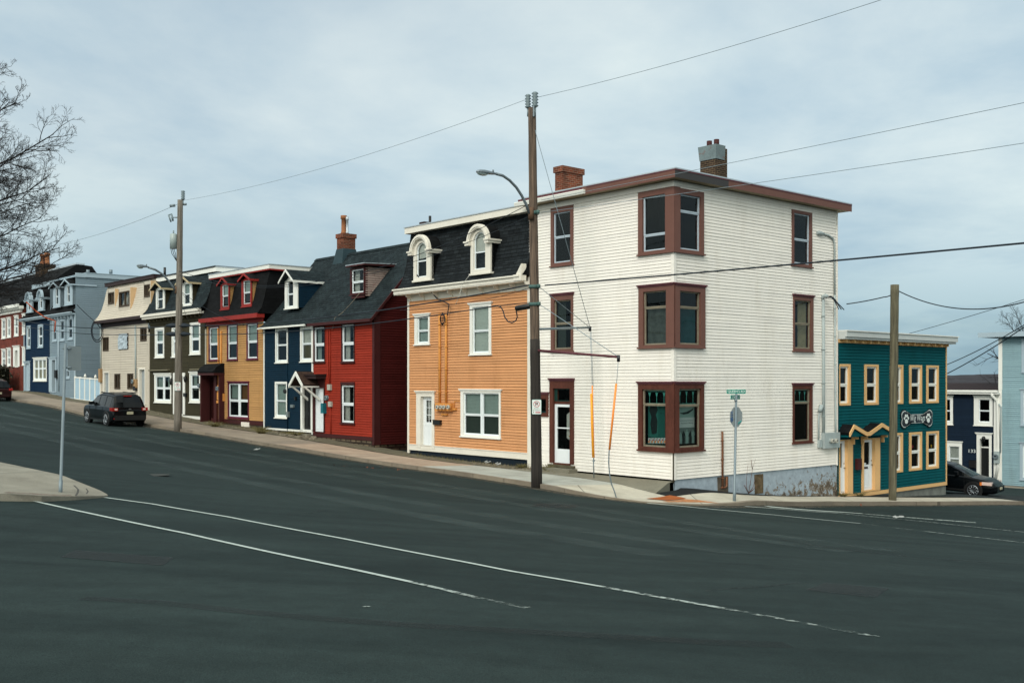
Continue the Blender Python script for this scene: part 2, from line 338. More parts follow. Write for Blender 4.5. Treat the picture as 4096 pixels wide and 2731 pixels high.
# ---- clapboard wall with real openings
def siding(mb, fr, zlo, zhi, uL, uR, ops=(), course=.105, lap=.024, o=0.0, mi=0, gap=.013):
    fL = uL if callable(uL) else (lambda z: uL); fR = uR if callable(uR) else (lambda z: uR)
    z = zlo; rj = random.Random(int(zlo * 1000) + int(fr.x * 10)); lap0 = lap
    while z < zhi - 1e-4:
        lap = lap0 * rj.uniform(.8, 1.2); top = min(z + course * rj.uniform(.97, 1.03), zhi); cut = sorted({z, top} | {e for op in ops for e in (op[2], op[3]) if z + 1e-4 < e < top - 1e-4})
        for a, b in zip(cut, cut[1:]):
            mid = (a + b) / 2; L, Rr = fL(mid), fR(mid)
            if Rr - L < .01: continue
            segs = [(L, Rr)]
            for (p, q_, z0, z1) in ops:
                if z0 < mid < z1:
                    ns = []
                    for (x, y) in segs:
                        if q_ <= x or p >= y: ns.append((x, y)); continue
                        if p > x: ns.append((x, p))
                        if q_ < y: ns.append((q_, y))
                    segs = ns
            oa = o + lap * (1 - (a - z) / course); ob_ = o + lap * (1 - (b - z) / course)
            for (x, y) in segs:
                xa, xb = (fL(a), fL(b)) if x == L else (x, x); ya, yb = (fR(a), fR(b)) if y == Rr else (y, y)
                a2 = min(a + gap, b) if (a == z and gap) else a
                mb.q([fr.W(xa, oa, a2), fr.W(ya, oa, a2), fr.W(yb, ob_, b), fr.W(xb, ob_, b)], mi)
                if a == z:
                    oi = o - (.028 if gap else 0); mb.q([fr.W(xa, oi, a2), fr.W(ya, oi, a2), fr.W(ya, oa, a2), fr.W(xa, oa, a2)], mi)
                    if gap: mb.q([fr.W(xa, oi, a), fr.W(ya, oi, a), fr.W(ya, oi, a2), fr.W(xa, oi, a2)], mi); mb.q([fr.W(xa, o, a), fr.W(ya, o, a), fr.W(ya, oi, a), fr.W(xa, oi, a)], mi)
        z = top
def courses(mb, fr, u0, u1, prof, course=.14, lap=.007, mi=0):
    """stepped courses up a curved (o,z) roof profile"""
    pts = [Vector(p) for p in prof]; L = [0]
    for a, b in zip(pts, pts[1:]): L.append(L[-1] + (b - a).length)
    n = max(1, int(L[-1] / course))
    def at(s):
        for i in range(len(pts) - 1):
            if s <= L[i + 1] + 1e-9:
                k = (s - L[i]) / (L[i + 1] - L[i]); return pts[i].lerp(pts[i + 1], k), (pts[i + 1] - pts[i]).normalized()
        return pts[-1], (pts[-1] - pts[-2]).normalized()
    for i in range(n):
        a, ta = at(L[-1] * i / n); b, tb = at(L[-1] * (i + 1) / n); nn = Vector((tb.y, -tb.x));
        if nn.x < 0 and abs(nn.x) > abs(nn.y): nn = -nn
        if nn.y < 0 and abs(nn.y) >= abs(nn.x): nn = -nn
        a2 = a + nn * lap
        mb.q([fr.W(u0, a2.x, a2.y), fr.W(u1, a2.x, a2.y), fr.W(u1, b.x, b.y), fr.W(u0, b.x, b.y)], mi)
        mb.q([fr.W(u0, a.x, a.y), fr.W(u1, a.x, a.y), fr.W(u1, a2.x, a2.y), fr.W(u0, a2.x, a2.y)], mi)
# ------------------------------------------------------------------ house kit
class House:
    def __init__(s, name, label, cat, loc, fr, z):
        s.root = thing(name, label, cat, loc); s.fr = fr; s.z = z; s.ops = {}
    def part(s, name, mb, mats, parent=None):
        return mb.build(name, mats, parent or s.root)
    def op(s, fr, r): s.ops.setdefault(id(fr), []).append(r)
    def rect(s, r, fr=None, z=None, o=0.0):
        fr = fr or s.fr; z = z or s.z; x0, x1, y0, y1 = r
        (X0, Y0), (X1, Y1) = zp(z, x0, y0), zp(z, x1, y1); xc = (X0 + X1) / 2
        u0 = fr.uz(X0, Y0, o)[0]; u1 = fr.uz(X1, Y1, o)[0]; zt = fr.uz(xc, Y0, o)[1]; zb = fr.uz(xc, Y1, o)[1]
        return u0, u1, zb, zt
    def zy(s, x, y, fr=None, z=None, o=0.0):
        X, Y = zp(z or s.z, x, y); return (fr or s.fr).uz(X, Y, o)
    def window(s, r, rail=None, mull=(), cas=None, sash=None, cw=.10, sw=.05, cap=0, sill=1, blind=None, fr=None, z=None, o=0.0, op=None, label=None, grid=None,
               cut=True, capm=None, sillm=None, name='window', glass=None, proud=.045, arch=False, sashes=True):
        """r = outer casing rectangle in picture units; op = opening rectangle (defaults to r inset by cw metres)"""
        fr = fr or s.fr; cas = cas or white; sash = sash or vinyl_sash
        u0, u1, z0, z1 = s.rect(r, fr, z, o)
        if op: a0, a1, b0, b1 = s.rect(op, fr, z, o)
        else: a0, a1, b0, b1 = u0 + cw, u1 - cw, z0 + cw * .9, z1 - cw
        m = MB(); P = o + proud
        m.box(fr, u0, a0, o - .01, P, z0, z1); m.box(fr, a1, u1, o - .01, P, z0, z1)
        m.box(fr, a0, a1, o - .01, P, z0, b0); m.box(fr, a0, a1, o - .01, P, b1, z1)
        # jambs
        m.box(fr, a0 - .02, a0, o - .13, o - .011, b0 - .02, b1 + .02); m.box(fr, a1, a1 + .02, o - .13, o - .011, b0 - .02, b1 + .02)
        m.box(fr, a0, a1, o - .13, o - .011, b0 - .02, b0); m.box(fr, a0, a1, o - .13, o - .011, b1, b1 + .02)
        w = s.part(name, m, cas)
        if label: w['label'] = label
        if cap:
            c = MB(); c.box(fr, u0 - cap, u1 + cap, o, P + .05, z1 + .002, z1 + .045); c.box(fr, u0 - cap * .5, u1 + cap * .5, o, P + .025, z1 - .04, z1 - .001)
            c.build('cap', capm or cas, w)
        if sill:
            c = MB(); c.box(fr, u0 - .04, u1 + .04, o, P + .04, z0 - .045, z0 - .002); c.build('sill', sillm or cas, w)
        if cut: s.op(fr, (a0 - .015, a1 + .015, b0 - .015, b1 + .015))
        # sashes
        cols = []; edges = [a0]
        for x in mull:
            um = s.zy(x, (r[2] + r[3]) / 2, fr, z, o)[0]; edges += [um - .035, um + .035]
        edges.append(a1)
        cols = [(edges[i], edges[i + 1]) for i in range(0, len(edges), 2)]
        zr = s.zy((r[0] + r[1]) / 2, rail, fr, z, o)[1] if rail else None
        sm = MB(); pm = MB(); oi = o - .06; oo = o - .02
        for x in mull:
            um = s.zy(x, (r[2] + r[3]) / 2, fr, z, o)[0]; sm.box(fr, um - .034, um + .034, oi - .03, o + .02, b0, b1)
        for (c0, c1) in cols:
            ps = [(b0, zr - .02), (zr - .02, b1)] if zr else [(b0, b1)]
            for k, (d0, d1) in enumerate(ps):
                oz = oo + (0.012 if (k == 1 and zr) else 0); t = sw
                sm.box(fr, c0, c0 + t, oi, oz, d0, d1); sm.box(fr, c1 - t, c1, oi, oz, d0, d1)
                sm.box(fr, c0 + t, c1 - t, oi, oz, d0, d0 + (t if k == 0 else t * .8)); sm.box(fr, c0 + t, c1 - t, oi, oz, d1 - t * .8, d1)
                if grid:
                    gx, gy = grid
                    for i in range(1, gx): g = c0 + t + (c1 - c0 - 2 * t) * i / gx; sm.box(fr, g - .009, g + .009, oi + .005, oz - .004, d0 + t, d1 - t * .8)
                    for i in range(1, gy): g = d0 + (d1 - d0) * i / gy; sm.box(fr, c0 + t, c1 - t, oi + .006, oz - .005, g - .009, g + .009)
                pm.q([fr.W(c0 + t * .8, oi + .012, d0 + t * .7), fr.W(c1 - t * .8, oi + .012, d0 + t * .7), fr.W(c1 - t * .8, oi + .012, d1 - t * .7), fr.W(c0 + t * .8, oi + .012, d1 - t * .7)])
        if sashes: sm.build('sash', sash, w)
        pm.build('pane', glass or trafog, w)
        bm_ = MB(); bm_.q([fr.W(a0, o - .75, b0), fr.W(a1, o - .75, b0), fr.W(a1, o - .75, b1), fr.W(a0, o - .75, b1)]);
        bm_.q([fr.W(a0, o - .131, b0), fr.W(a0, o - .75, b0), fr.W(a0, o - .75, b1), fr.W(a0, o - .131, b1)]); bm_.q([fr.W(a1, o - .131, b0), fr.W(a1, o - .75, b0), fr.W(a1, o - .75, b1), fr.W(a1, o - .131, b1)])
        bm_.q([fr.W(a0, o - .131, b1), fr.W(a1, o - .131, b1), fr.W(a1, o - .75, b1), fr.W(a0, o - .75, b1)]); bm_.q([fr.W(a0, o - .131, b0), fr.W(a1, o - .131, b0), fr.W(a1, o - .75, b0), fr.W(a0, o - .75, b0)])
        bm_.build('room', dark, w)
        if blind:
            for (kind, f0, f1, bmaterial) in blind:
                q_ = MB(); zz0 = b0 + (b1 - b0) * f0; zz1 = b0 + (b1 - b0) * f1
                if kind == 'b':       # horizontal slats
                    n = max(2, int((zz1 - zz0) / .05))
                    for i in range(n):
                        za = zz0 + (zz1 - zz0) * i / n; q_.box(fr, a0 + .01, a1 - .01, o - .115, o - .1, za, za + (zz1 - zz0) / n * .93)
                elif kind == 's': q_.box(fr, a0 + .01, a1 - .01, o - .11, o - .10, zz0, zz1)
                else:                 # 'c' a pair of curtains, 'l' left only, 'r' right only, 'f' full width
                    wd = a1 - a0; rng = {'c': [(0, .36), (.66, 1)], 'l': [(0, .45)], 'r': [(.5, 1)], 'f': [(0, 1)]}[kind]
                    for (p, q2) in rng:
                        k = max(6, int((q2 - p) * wd / .03)); k += k % 2
                        for i in range(k):
                            ua = a0 + wd * (p + (q2 - p) * i / k); ub = a0 + wd * (p + (q2 - p) * (i + 1) / k)
                            oa, ob_ = (o - .15, o - .19) if i % 2 else (o - .19, o - .15)
                            q_.q([fr.W(ua, oa, zz0), fr.W(ub, ob_, zz0), fr.W(ub, ob_, zz1), fr.W(ua, oa, zz1)])
                q_.build('curtain' if kind in 'clrf' else 'blind', bmaterial, w)
        return w
    def door(s, r, slab, cas=None, dm=None, glass=None, gl=None, grid=None, cap=0, label=None, fr=None, z=None, panels=True, knob=1, inset=.09, o=0.0, glm=None, transom=None, cut=True, proud=.05, capm=None):
        """r = outer casing, slab = door leaf, gl = glazed area, transom = glazed area above the leaf"""
        fr = fr or s.fr; cas = cas or white; dm = dm or doorw
        u0, u1, z0, z1 = s.rect(r, fr, z, o); a0, a1, b0, b1 = s.rect(slab, fr, z, o); z0 = min(z0, b0)
        T1 = b1
        if transom: t0, t1, tz0, tz1 = s.rect(transom, fr, z, o); T1 = tz1 + .04
        d = MB()
        oi, oo = o - inset - .045, o - inset
        if gl:
            g0, g1, h0, h1 = s.rect(gl, fr, z, o)
            d.box(fr, a0, g0, oi, oo, b0, b1); d.box(fr, g1, a1, oi, oo, b0, b1); d.box(fr, g0, g1, oi, oo, b0, h0); d.box(fr, g0, g1, oi, oo, h1, b1)
            if grid:
                for i in range(1, grid[0]): g = g0 + (g1 - g0) * i / grid[0]; d.box(fr, g - .01, g + .01, oi + .01, oo - .005, h0, h1)
                for i in range(1, grid[1]): g = h0 + (h1 - h0) * i / grid[1]; d.box(fr, g0, g1, oi + .01, oo - .006, g - .01, g + .01)
            lowtop = h0
        else: d.box(fr, a0, a1, oi, oo, b0, b1); lowtop = b1
        if panels:
            wd = a1 - a0; hh = lowtop - b0; rows = [(.10, .9)] if gl else [(.06, .34), (.40, .66), (.72, .95)]
            for (f0, f1) in rows:
                for (g0_, g1_) in ((.12, .46), (.54, .88)):
                    pu0, pu1, pz0, pz1 = a0 + wd * g0_, a0 + wd * g1_, b0 + hh * f0, b0 + hh * f1
                    for bx in ((pu0, pu1, pz0, pz0 + .02), (pu0, pu1, pz1 - .02, pz1), (pu0, pu0 + .02, pz0 + .02, pz1 - .02), (pu1 - .02, pu1, pz0 + .02, pz1 - .02)): d.box(fr, bx[0], bx[1], oo - .001, oo + .012, bx[2], bx[3])
        dr = s.part('door', d, dm)
        if label: dr['label'] = label
        if gl:
            g = MB(); g.q([fr.W(g0, oo - .02, h0), fr.W(g1, oo - .02, h0), fr.W(g1, oo - .02, h1), fr.W(g0, oo - .02, h1)]); g.build('pane', glm or trafog, dr)
        if knob:
            k = MB(); ku = a1 - .07 if knob > 0 else a0 + .07; kz = b0 + .95
            k.tube([fr.W(ku, oo, kz), fr.W(ku, oo + .03, kz), fr.W(ku, oo + .045, kz), fr.W(ku, oo + .065, kz)], [.014, .014, .028, .02], 8); k.tube([fr.W(ku, oo, kz + .16), fr.W(ku, oo + .02, kz + .16)], .022, 8)
            k.build('handle', mat('brass', lin(150, 120, 70), .35, .1, 5, metallic=.8), dr)
        f = MB()
        f.box(fr, u0, a0, o - .01, o + proud, z0, z1); f.box(fr, a1, u1, o - .01, o + proud, z0, z1); f.box(fr, a0, a1, o - .01, o + proud, T1, z1)
        f.box(fr, a0 - .02, a0, oi - .02, o - .011, b0, T1); f.box(fr, a1, a1 + .02, oi - .02, o - .011, b0, T1); f.box(fr, a0, a1, oi - .02, o - .011, T1, T1 + .02); f.box(fr, a0, a1, oi, o + .04, b0 - .05, b0 - .003)
        if transom: f.box(fr, a0, a1, oi, oo, b1 + .004, tz0); f.box(fr, a0, t0, oi, oo, tz0, T1); f.box(fr, t1, a1, oi, oo, tz0, T1); f.box(fr, t0, t1, oi, oo, tz1, T1)
        cs = s.part('door_frame', f, cas)
        if transom:
            g = MB(); g.q([fr.W(t0, oo - .02, tz0), fr.W(t1, oo - .02, tz0), fr.W(t1, oo - .02, tz1), fr.W(t0, oo - .02, tz1)]); g.build('pane', glm or trafog, cs)
        if cap:
            c = MB(); c.box(fr, u0 - cap, u1 + cap, o, o + proud + .06, z1 + .002, z1 + .05); c.box(fr, u0 - cap * .5, u1 + cap * .5, o, o + proud + .03, z1 - .05, z1 - .001); c.build('cap', capm or cas, cs)
        bk = MB(); bk.q([fr.W(a0 - .02, oi - .5, b0), fr.W(a1 + .02, oi - .5, b0), fr.W(a1 + .02, oi - .5, T1), fr.W(a0 - .02, oi - .5, T1)])
        for ua in (a0 - .019, a1 + .019): bk.q([fr.W(ua, oi - .021, b0), fr.W(ua, oi - .5, b0), fr.W(ua, oi - .5, T1), fr.W(ua, oi - .021, T1)])
        bk.build('room', dark, cs)
        if cut: s.op(fr, (a0 - .015, a1 + .015, b0 - .05, T1 + .015))
        return dr
    def wall(s, fr, zlo, zhi, uL, uR, m, name='wall', course=.105, lap=.024, o=0.0, label=None, gap=.013):
        mb = MB(); siding(mb, fr, zlo, zhi, uL, uR, s.ops.get(id(fr), []), course, lap, o, gap=gap)
        w = s.part(name, mb, m)
        if label: w['label'] = label
        return w
    def board(s, bxs, m, name='trim', fr=None):
        for b in bxs: mb = MB(); mb.box(fr or s.fr, *b); r = s.part(name, mb, m)
        return r
    def body(s, fr, u0, u1, ob, z0, z1, m, right=True):
        """left, right and rear faces of the house box"""
        mb = MB(); a, b, f = u0 + .02, u1 - .02, -.02
        mb.q([fr.W(a, f, z0), fr.W(a, ob, z0), fr.W(a, ob, z1), fr.W(a, f, z1)]); 
        if right: mb.q([fr.W(b, f, z0), fr.W(b, ob, z0), fr.W(b, ob, z1), fr.W(b, f, z1)])
        mb.q([fr.W(a, ob, z0), fr.W(b, ob, z0), fr.W(b, ob, z1), fr.W(a, ob, z1)]); mb.q([fr.W(a, f, z1), fr.W(b, f, z1), fr.W(b, ob, z1), fr.W(a, ob, z1)])
        return s.part('rear_wall', mb, m)
    def gable_dormer(s, r, peak, eave, opn=None, rail=None, o=0.0, back=1.3, over=.12, cheek=None, roofm=None, fasc=None, rm=None, blind=None, cw=.08, sash=None, ov=.16, cheeklap=.012, label=None):
        """small gabled dormer: r = front casing in picture units, peak/eave = picture y of its ridge and eaves"""
        fr = s.fr; u0, u1, z0, z1 = s.rect(r, fr, None, o); uc = (u0 + u1) / 2
        zpk = s.zy((r[0] + r[1]) / 2, peak, o=o + ov)[1]; ze = s.zy((r[0] + r[1]) / 2, eave, o=o + ov)[1]
        ub = MB(); hw = (u1 - u0) / 2 + over
        front = [(u0, z0), (u1, z0), (u1, ze), (uc, zpk - .08), (u0, ze)]
        ub.prism(fr, [(u0, z1 - .02), (u1, z1 - .02), (u1, ze + .02), (uc, zpk - .10), (u0, ze + .02)], o - .05, o - .002, 0)
        d = s.part('dormer', ub, rm or fasc or white)
        if label: d['label'] = label
        ck = MB(); fr_s = fr.side(u1, o - .03); siding(ck, fr_s, z0, ze, 0, back, (), .105, cheeklap); fl = fr
        ck.q([fr.W(u0, o - .03, z0), fr.W(u0, o - back, z0), fr.W(u0, o - back, ze), fr.W(u0, o - .03, ze)]); ck.build('dormer_cheek', cheek, d)
        rf = MB(); th = .05; sl = (zpk - ze) / hw
        for sg in (-1, 1):
            ue = uc + sg * hw; us = [fr.W(uc, o + ov, zpk), fr.W(ue, o + ov, ze), fr.W(ue, o - back, ze), fr.W(uc, o - back, zpk)]
            rf.q(us if sg < 0 else us[::-1]); rf.q([p - Vector((0, 0, th)) for p in us])
            rf.q([us[1], us[1] - Vector((0, 0, th)), us[2] - Vector((0, 0, th)), us[2]])
        rf.build('dormer_roof', roofm or shingle, d)
        fb = MB(); t = .09
        for sg in (-1, 1):
            ue = uc + sg * hw; fb.prism(fr, [(uc, zpk + .004), (ue, ze + .004), (ue, ze - t), (uc, zpk - t * 1.25)][::sg], o + ov - .02, o + ov + .012)
        fb.box(fr, uc + hw - .02, uc + hw + .02, o - back, o + ov - .02, ze - .09, ze + .012)
        fb.build('bargeboard', fasc or white, d)
        w = s.window(r, rail, cas=fasc if not rm else rm, sash=sash, cw=cw, sw=.045, fr=fr, o=o, op=opn, cut=False, sill=1, blind=blind, proud=.04)
        return d
    def arch_dormer(s, r, top, opn, rail, o=0.0, back=1.2, hood=True, m=None, cheek=None, blind=None, hx=None, retz=None, sash=None, dw=.17):
        """round-headed dormer under an arched hood; r = casing (legs), top = picture y of the hood's crown, opn = glass opening"""
        fr = s.fr; m = m or white; u0, u1, z0, z1 = s.rect(r, fr, None, o); a0, a1, b0, b1 = s.rect(opn, fr, None, o); uc = (a0 + a1) / 2
        ra = (a1 - a0) / 2; zc = b1 - ra; zt = s.zy((r[0] + r[1]) / 2, top, o=o + .12)[1]; ro = zt - zc; legw = (u1 - u0) / 2
        f = MB(); n = 14
        arc = lambda rr, k: (uc + rr * math.cos(math.pi * k / n), zc + rr * math.sin(math.pi * k / n))
        for k in range(n):
            f.prism(fr, [arc(ra, k), arc(legw, k), arc(legw, k + 1), arc(ra, k + 1)], o - .1, o + .04)
        f.box(fr, u0, a0, o - .1, o + .04, z0, zc); f.box(fr, a1, u1, o - .1, o + .04, z0, zc); f.box(fr, a0, a1, o - .1, o + .04, z0, b0); f.box(fr, u0 - .05, u1 + .05, o - .1, o + .08, z0 - .07, z0 - .002)
        d = s.part('dormer', f, m)
        h = MB(); hr = MB(); ih = ro - .16
        for k in range(n):
            h.prism(fr, [arc(ih, k), arc(ro, k), arc(ro, k + 1), arc(ih, k + 1)], o + .02, o + .16)
            h.prism(fr, [arc(ih + .05, k), arc(ro - .035, k), arc(ro - .035, k + 1), arc(ih + .05, k + 1)], o + .161, o + .19)
            p, q_ = arc(ro - .02, k), arc(ro - .02, k + 1)
            hr.q([fr.W(p[0], o + .02, p[1]), fr.W(q_[0], o + .02, q_[1]), fr.W(q_[0], o - back, q_[1]), fr.W(p[0], o - back, p[1])], 0, True)
        for sg in (-1, 1):   # feet of the hood and its return along the cheek
            ua, ub_ = sorted((uc + sg * (ih - .01), uc + sg * (ro + .06)))
            h.box(fr, ua, ub_, o + .0, o + .2, zc - .13, zc - .002)
            h.box(fr, ua, ub_, o - back * .85, o - .001, zc - .12, zc - .01)
            h.box(fr, *sorted((uc + sg * ih, uc + sg * (ro + .10))), o - back * .85, o + .24, zc - .03, zc + .03)
        h.build('dormer_hood', m, d); hr.build('dormer_roof', cheek or shingleb, d)
        ck = MB()
        for ue in (uc - ro + .1, uc + ro - .1): ck.q([fr.W(ue, o - .02, z0 - .1), fr.W(ue, o - back, z0 - .1), fr.W(ue, o - back, zc), fr.W(ue, o - .02, zc)])
        ck.prism(fr, [(uc - ro + .1, z0 - .05), (u0, z0 - .05), (u0, zc), (uc - ro + .1, zc)], o - .12, o - .03); ck.prism(fr, [(u1, z0 - .05), (uc + ro - .1, z0 - .05), (uc + ro - .1, zc), (u1, zc)], o - .12, o - .03)
        ck.build('dormer_cheek', cheek or shingleb, d)
        t = .045; zr = s.zy((r[0] + r[1]) / 2, rail, o=o)[1]; sm = MB()
        sm.box(fr, a0, a0 + t, o - .07, o - .02, b0, zc); sm.box(fr, a1 - t, a1, o - .07, o - .02, b0, zc); sm.box(fr, a0 + t, a1 - t, o - .07, o - .02, b0, b0 + t); sm.box(fr, a0 + t, a1 - t, o - .07, o - .015, zr - .025, zr + .025)
        for k in range(n): sm.prism(fr, [arc(ra - t, k), arc(ra, k), arc(ra, k + 1), arc(ra - t, k + 1)], o - .07, o - .02)
        w = sm.build('window', sash or vinyl_sash, s.root)
        pm = MB(); pm.q([fr.W(*((u, o - .05, z))) for u, z in [(a0, b0), (a1, b0)] + [arc(ra, k) for k in range(n + 1)]]); pm.build('pane', glassd, w)
        if blind:
            bb = MB(); zb = b0 + (b1 - b0) * blind[0]; bb.box(fr, a0, a1, o - .12, o - .105, zb, b1); bb.build('blind', blind[1], w)
        bk = MB(); bk.q([fr.W(a0 - .1, o - .35, b0 - .1), fr.W(a1 + .1, o - .35, b0 - .1), fr.W(a1 + .1, o - .35, b1), fr.W(a0 - .1, o - .35, b1)]); bk.build('room', dark, w)
        return d
    def pipe(s, pts, rad, m, name='conduit', brackets=0):
        mb = MB(); mb.tube(pts, rad, 8)
        if brackets:
            a, b = Vector(pts[0]), Vector(pts[-1])
            for i in range(brackets):
                p = a.lerp(b, (i + .5) / brackets); mb.tube([p - Vector((0, 0, .015)), p + Vector((0, 0, .015))], rad * 1.5, 8)
        return s.part(name, mb, m)
    def mansard(s, fr, u0, u1, prof, back, m, course=.14, lap=.007, topm=None, endm=None, fascia=None, fh=.2, fo=.12, name='roof', right=.0, label=None, capz=0):
        """front slope from prof (o,z points, eave first), end walls and flat top with a boarded fascia"""
        mb = MB(); courses(mb, fr, u0, u1, prof, course, lap)
        rf = s.part(name, mb, m)
        if label: rf['label'] = label
        e = MB(); poly = [(o, z) for o, z in prof] + [(back, prof[-1][1]), (back, prof[0][1])]
        e.q([fr.W(u0 + .01, o, z) for o, z in poly]); e.q([fr.W(u1 - .01, o, z) for o, z in poly]); e.q([fr.W(u0 + .01, back, prof[0][1]), fr.W(u1 - .01, back, prof[0][1]), fr.W(u1 - .01, back, prof[-1][1]), fr.W(u0 + .01, back, prof[-1][1])])
        e.build('roof_end', endm or m, rf)
        ot, zt = prof[-1]
        t = MB(); t.box(fr, u0 - right * .3, u1 + right, back, ot + fo, zt, zt + fh); t.build('fascia', fascia or white, rf)
        t = MB(); t.box(fr, u0 - right * .3 - .03, u1 + right + .03, back - .03, ot + fo + .03, zt + fh + .001, zt + fh + .04); t.build('flat_roof', topm or metalroof, rf)
        return rf
def meter(mb, fr, u, z, o, r=.085, mi=0):
    mb.tube([fr.W(u, o, z), fr.W(u, o + .05, z)], r * 1.08, 14, mi); mb.tube([fr.W(u, o + .05, z), fr.W(u, o + .13, z)], [r, r * .93], 14, mi + 1)
    mb.box(fr, u - r * .5, u + r * .5, o + .131, o + .134, z - r * .1, z + r * .3, mi + 2)
def chimney(h, fr, u0, u1, o0, o1, z0, z1, bm, pots=(), capo=.05, label=None):
    mb = MB(); mb.box(fr, u0, u1, o0, o1, z0, z1 - .22); mb.box(fr, u0 - capo, u1 + capo, o0 - capo, o1 + capo, z1 - .22, z1)
    c = h.part('chimney', mb, bm)
    if label: c['label'] = label
    for (u, o, r, hh, m) in pots:
        p = MB(); b = fr.W(u, o, z1); pr = [(0, r * 1.05), (.12 * hh, r), (.13 * hh, r * .85), (.8 * hh, r * .8), (.82 * hh, r * 1.1), (hh, r * 1.05)]
        p.tube([b + Vector((0, 0, a)) for a, _ in pr], [x for _, x in pr], 12); p.build('chimney_pot', m, c)
    return c
# ------------------------------------------------------------------ terrain (road level)
def qw(t, w): p = FQ.W(-t, w, 0); return p.x, p.y
ctrl = []
for t, z in ((-5, -3.30), (1.7, -3.22), (9.2, -3.12), (11.75, -2.98), (16.7, -2.72), (21.9, -2.58), (28.7, -2.32), (36.8, -1.85), (45, -1.55), (50.2, -1.38), (55.8, -1.03), (62, -.90), (80, -.3), (110, .3)): ctrl.append((*qw(t, 0), z))
for t, z in ((-2.4, -3.27), (4.6, -3.10), (16, -2.78), (26, -2.45), (37, -2.12), (52, -1.40), (66, -.85), (80, -.4)): ctrl.append((*qw(t, 3.6), z))
for t, z in ((-6.8, -2.05), (-3.1, -1.90), (20, -1.1), (50, -.2)): ctrl.append((*qw(t, 18.9), z))
for X, Y, z in ((2483, 2001, -3.3), (2674, 2017, -3.42), (2823, 2022, -3.62), (3100, 2022, -3.98), (3575, 2020, -4.42), (4096, 2018, -4.85)):
    d = -z * F / (Y - HZ); ctrl.append(((X - CX) / F * d, d, z))
for s, z in ((3.14, -3.82), (6, -4.12), (9.2, -4.38), (13.3, -4.62), (17.6, -4.80), (24, -5.3)): p = FC.W(s, 0, 0); ctrl.append((p.x, p.y, z))
ctrl += [(0, 0, -1.62), (-3, -15, -1.2), (-8, 18.5, -2.05), (-30, 12, -.7), (12, 4, -2.3), (25, 10, -3.9), (21.7, 46, -5.25), (26, 49.5, -5.55), (29, 62, -6.3), (24, 75, -6.7), (40, 45, -6.0), (45, 70, -7.2), (-20, 70, -1.8), (0, 60, -3.4), (10, 60, -4.6)]
cp = np.array(ctrl)
def rbf_fit(c):
    n = len(c); d = np.linalg.norm(c[:, None, :2] - c[None, :, :2], axis=2); K = np.where(d > 0, d * d * np.log(np.maximum(d, 1e-9)), 0) + np.eye(n) * 8.0
    P = np.c_[np.ones(n), c[:, :2]]; A = np.zeros((n + 3, n + 3)); A[:n, :n] = K; A[:n, n:] = P; A[n:, :n] = P.T
    return np.linalg.solve(A, np.r_[c[:, 2], 0, 0, 0])
WT = rbf_fit(cp)
def gexact(x, y):
    x = np.asarray(x, float); y = np.asarray(y, float)
    d = np.sqrt((x[..., None] - cp[:, 0]) ** 2 + (y[..., None] - cp[:, 1]) ** 2); k = np.where(d > 0, d * d * np.log(np.maximum(d, 1e-9)), 0)
    z = k @ WT[:-3] + WT[-3] + WT[-2] * x + WT[-1] * y
    z = np.clip(z, -9.5, 1.5)
    r = np.sqrt((x) ** 2 + (y - 40) ** 2); b = np.clip((r - 75) / 90, 0, 1); b = b * b * (3 - 2 * b)
    return z * (1 - b) + (-12) * b
def axis(lo, hi, a, b, st):
    v = list(np.arange(a, b + 1e-6, st)); s = st; x = b
    while x < hi: s *= 1.35; x += s; v.append(x)
    s = st; x = a
    while x > lo: s *= 1.35; x -= s; v.insert(0, x)
    return np.array(v)
GX = axis(-4500, 4500, -46, 44, .75); GY = axis(-3000, 6000, -6, 86, .75)
XX, YY = np.meshgrid(GX, GY); ZZ = gexact(XX.ravel(), YY.ravel()).reshape(XX.shape)
def g(x, y):
    i = min(max(np.searchsorted(GX, x) - 1, 0), len(GX) - 2); j = min(max(np.searchsorted(GY, y) - 1, 0), len(GY) - 2)
    a = (x - GX[i]) / (GX[i + 1] - GX[i]); b = (y - GY[j]) / (GY[j + 1] - GY[j])
    return float(ZZ[j, i] * (1 - a) * (1 - b) + ZZ[j, i + 1] * a * (1 - b) + ZZ[j + 1, i] * (1 - a) * b + ZZ[j + 1, i + 1] * a * b)
def hit(X, Y, up=0.0):
    """the point of the ground (raised by up) seen at a picture position"""
    kx, kz = (X - CX) / F, (HZ - Y) / F; lo, hi = 2.0, 2.0
    while hi < 200:
        hi += .25
        if kz * hi < g(kx * hi, hi) + up: break
        lo = hi
    for _ in range(30):
        m = (lo + hi) / 2
        if kz * m < g(kx * m, m) + up: hi = m
        else: lo = m
    return Vector((kx * hi, hi, g(kx * hi, hi)))
def grid_sheet(name, m, dz, x0, x1, y0, y1):
    ix = [i for i in range(len(GX)) if x0 <= GX[i] <= x1]; iy = [j for j in range(len(GY)) if y0 <= GY[j] <= y1]
    nx = len(ix); v = [(GX[i], GY[j], ZZ[j, i] + dz) for j in iy for i in ix]
    f = [(a * nx + b, a * nx + b + 1, (a + 1) * nx + b + 1, (a + 1) * nx + b) for a in range(len(iy) - 1) for b in range(nx - 1)]
    me = bpy.data.meshes.new(name); me.from_pydata(v, [], f); me.materials.append(m); me.polygons.foreach_set('use_smooth', [True] * len(f))
    o = bpy.data.objects.new(name, me); C.objects.link(o); return structure(o)
